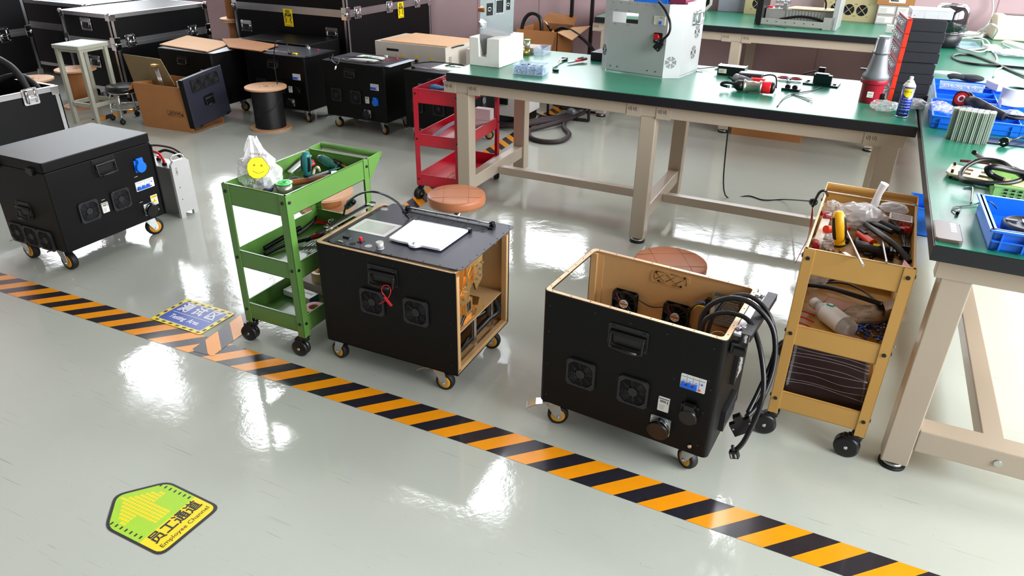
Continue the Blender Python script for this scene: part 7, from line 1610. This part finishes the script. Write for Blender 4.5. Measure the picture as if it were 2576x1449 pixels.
cp = root('cord_plug', 'black two pin power plug lying in front of the blue trays', 'plug', along(Rb(2525, 358, .02), Rb(2570, 345, .025))); MB(BLACKP).cyl((.0, 0, 0), (.012, 0, 0), .019, n=18).cyl((.012, 0, 0), (.05, 0, 0), .010, .006, n=12).build('plug_body', cp); MB(CHROME).cyl((-.022, -.009, 0), (0, -.009, 0), .0025, n=8).cyl((-.022, .009, 0), (0, .009, 0), .0025, n=8).build('pin', cp); MB(BLACKP).cyl((.05, 0, 0), (.15, 0, .0), .004, n=8).build('cord', cp)
# cylinder, label printer and cables at the back
cy = thing('glossy_canister', 'glossy black rounded canister with silver band behind the drawer cabinet', 'canister', (.50, 6.15, Z)); m = MB(mat('smoked_gloss', '#1c1a1d', .06, spec=1.0, coat=.5)); m.lathe([(.113, .10), (.118, .17), (.116, .235), (.100, .27), (.085, .278)], n=44); m.build('glossy_shell', cy); m = MB(DARKP); m.lathe([(.09, 0), (.104, .04), (.113, .098)], n=44); m.build('dark_base', cy); MB(CHROME).torus((0, 0, .10), .113, .0022, 44, 6).build('silver_band', cy); MB(CHROME).torus((0, 0, .279), .085, .003, 44, 6).build('silver_rim', cy)
lp = thing('label_printer', 'cream rounded label printer at the right end against the wall', 'printer', (.86, 6.70, Z), .1); m = MB(mat('cream_plastic', '#d6ccb4', .4)); m.T = Matrix(((0, 0, 1, 0), (1, 0, 0, 0), (0, 1, 0, 0), (0, 0, 0, 1))); m.prism([(0, 0), (.24, 0), (.24, .14), (.19, .175), (.05, .175), (0, .12)], 0, .30); m.tf(); m.build('printer_body', lp, bevel=.012); m = MB(SCREEN); m.box(.06, .20, .06, .17, .174, .178); m.build('printer_window', lp)
WCAB = mat('white_cable', '#d9d8d4', .4)
for k in range(6): cable('white_cable', ('lowest', 'second', 'third', 'fourth', 'fifth', 'topmost')[k]+' loop of the grey white cable bundle in front of the cream printer', [Rb(2600, 120+k*3, .01+k*.008), Rb(2560, 108+k*2, .02+k*.008), Rb(2530, 103+k, .02+k*.008), Rb(2520, 110, .02), Rb(2545, 122, .01), Rb(2590, 135, .01)], .005, WCAB)
cable('white_cable', 'white cable hanging down the wall to the right bench', [aty(2497, -10, 7.2), aty(2497, 30, 7.15), Rb(2485, 62, .10), Rb(2462, 78, .04), Rb(2450, 92, .01)], .006, WCAB)
cable('white_cable', 'white cable hooping from the printer side to the bench', [Rb(2498, 95, .02), Rb(2510, 75, .10), Rb(2500, 62, .16), Rb(2485, 65, .14), Rb(2465, 88, .02)], .006, WCAB)
cable('white_cable', 'long wavy white cable running along the right bench to the blue trays', [Rb(2470, 100, .01), Rb(2478, 118, .005), Rb(2500, 133, .005), Rb(2508, 148, .005), Rb(2506, 160, .005), Rb(2524, 168, .005), Rb(2508, 175, .005), Rb(2500, 190, .01)], .006, WCAB)
for k in range(3): cable(('white_cable', 'black_wire', 'white_cable')[k], ('outer white', 'thin black', 'inner white')[k]+' cable tangle beside the glossy canister', [Rb(2398, 104+k*2, .01), Rb(2420, 96, .03), Rb(2455, 94+k*3, .03), Rb(2480, 100, .04), Rb(2490, 118, .03), Rb(2468, 130-k*4, .02), Rb(2430, 125, .02), Rb(2402, 116, .01)], (.005, .003, .005)[k], (WCAB, BLACKP, WCAB)[k], closed=True)
cable('black_cable', 'thick black cable folded in a long narrow loop across the right bench', [Rb(2600, 200, .01), Rb(2550, 180, .008), Rb(2500, 158, .008), Rb(2450, 140, .008), Rb(2415, 137, .008), Rb(2396, 142, .008), Rb(2415, 153, .008), Rb(2450, 161, .008), Rb(2510, 165, .008), Rb(2600, 173, .008)], .0075)
bt_ = bin_('parts_box', 'empty clear tray lying under the cable tangle on the right bench', Rb(2412, 122).x, Rb(2412, 122).y, Z, .1, .13, .22, .02, CLEARB)
box_thing('power_adapter', 'white power adapter lying in the cable tangle', 'adapter', Rb(2482, 130).x, Rb(2482, 130).y, Z, .2, .09, .12, .035, WHITEP, .006)
box_thing('tissue_pack', 'white packet leaning against the wall behind the canister', 'packet', Rb(2418, 92).x, Rb(2418, 92).y, Z, -.3, .14, .16, .03, WHITEP, .008)
one(bag_mb((Rb(2545, 140).x, Rb(2545, 140).y, Z+.02), .11, .10, .02, 95, mat('film_sheet', ''), .4), 'film_bag', 'crinkled clear bag on the right bench in front of the cables', 'bag')
# stray things low down
bb = bin_('crate', 'blue plastic crate on the floor behind the tan cart', .452, 4.50, 0, 0, .22, .26, .17, BLUEP, t=.006, cat='crate')
m = MB(mat('clear_bottle', '')); q = at(2455, 350, 0); m.lathe([(.02, 0), (.03, .01), (.03, .14), (.012, .18), (.012, .2)], (0, 0, 0), n=18)
# ------------------------------------------------------------ groups of like things
GR = {'equipment_box': 'wheeled black equipment boxes', 'tool_cart': 'three tier tool carts', 'workbench': 'green topped workbenches', 'flight_case': 'black flight cases with aluminium edging',
      'round_stool': 'round stools', 'cable_spool': 'wooden cable spools', 'screwdriver': 'screwdrivers on the carts', 'pliers': 'pliers on carts and bench', 'hose_piece': 'black hose pieces in the tan cart', 'plastic_bag': 'clear plastic bags',
      'black_cable': 'black cables', 'white_cable': 'white cables on the right bench', 'floor_cable': 'thick cables on the floor under the bench', 'blue_tray': 'blue trays on the right bench', 'parts_box': 'clear parts boxes', 'component_carton': 'grey cartons on the far bench',
      'carton': 'cartons', 'work_glove': 'work gloves', 'cardboard_sheet': 'cardboard sheets', 'floor_tape': 'striped floor tapes', 'zip_tie': 'zip ties', 'wire_end': 'wires dangling at the tan cart', 'red_wire': 'red wire pieces in the tan cart', 'steel_rod': 'steel blades on the tan cart',
      'wire_stripper': 'orange handled tools in the tan cart', 'tape_roll': 'rolls of tape in the green cart', 'solder_spool': 'solder spools', 'black_hose': 'black hoses', 'thin_cable': 'thin cables', 'hex_key': 'hex keys', 'thick_cable': 'thick cables of the open carton', 'floor_sticker': 'floor stickers'}
from collections import Counter
tops = [o for o in bpy.data.objects if o.parent is None and o.get('label')]
cnt = Counter(o.name.split('.')[0] for o in tops)
for o in tops:
    n_ = o.name.split('.')[0]
    if n_ in GR and cnt[n_] > 1 and not o.get('group'): o['group'] = GR[n_]
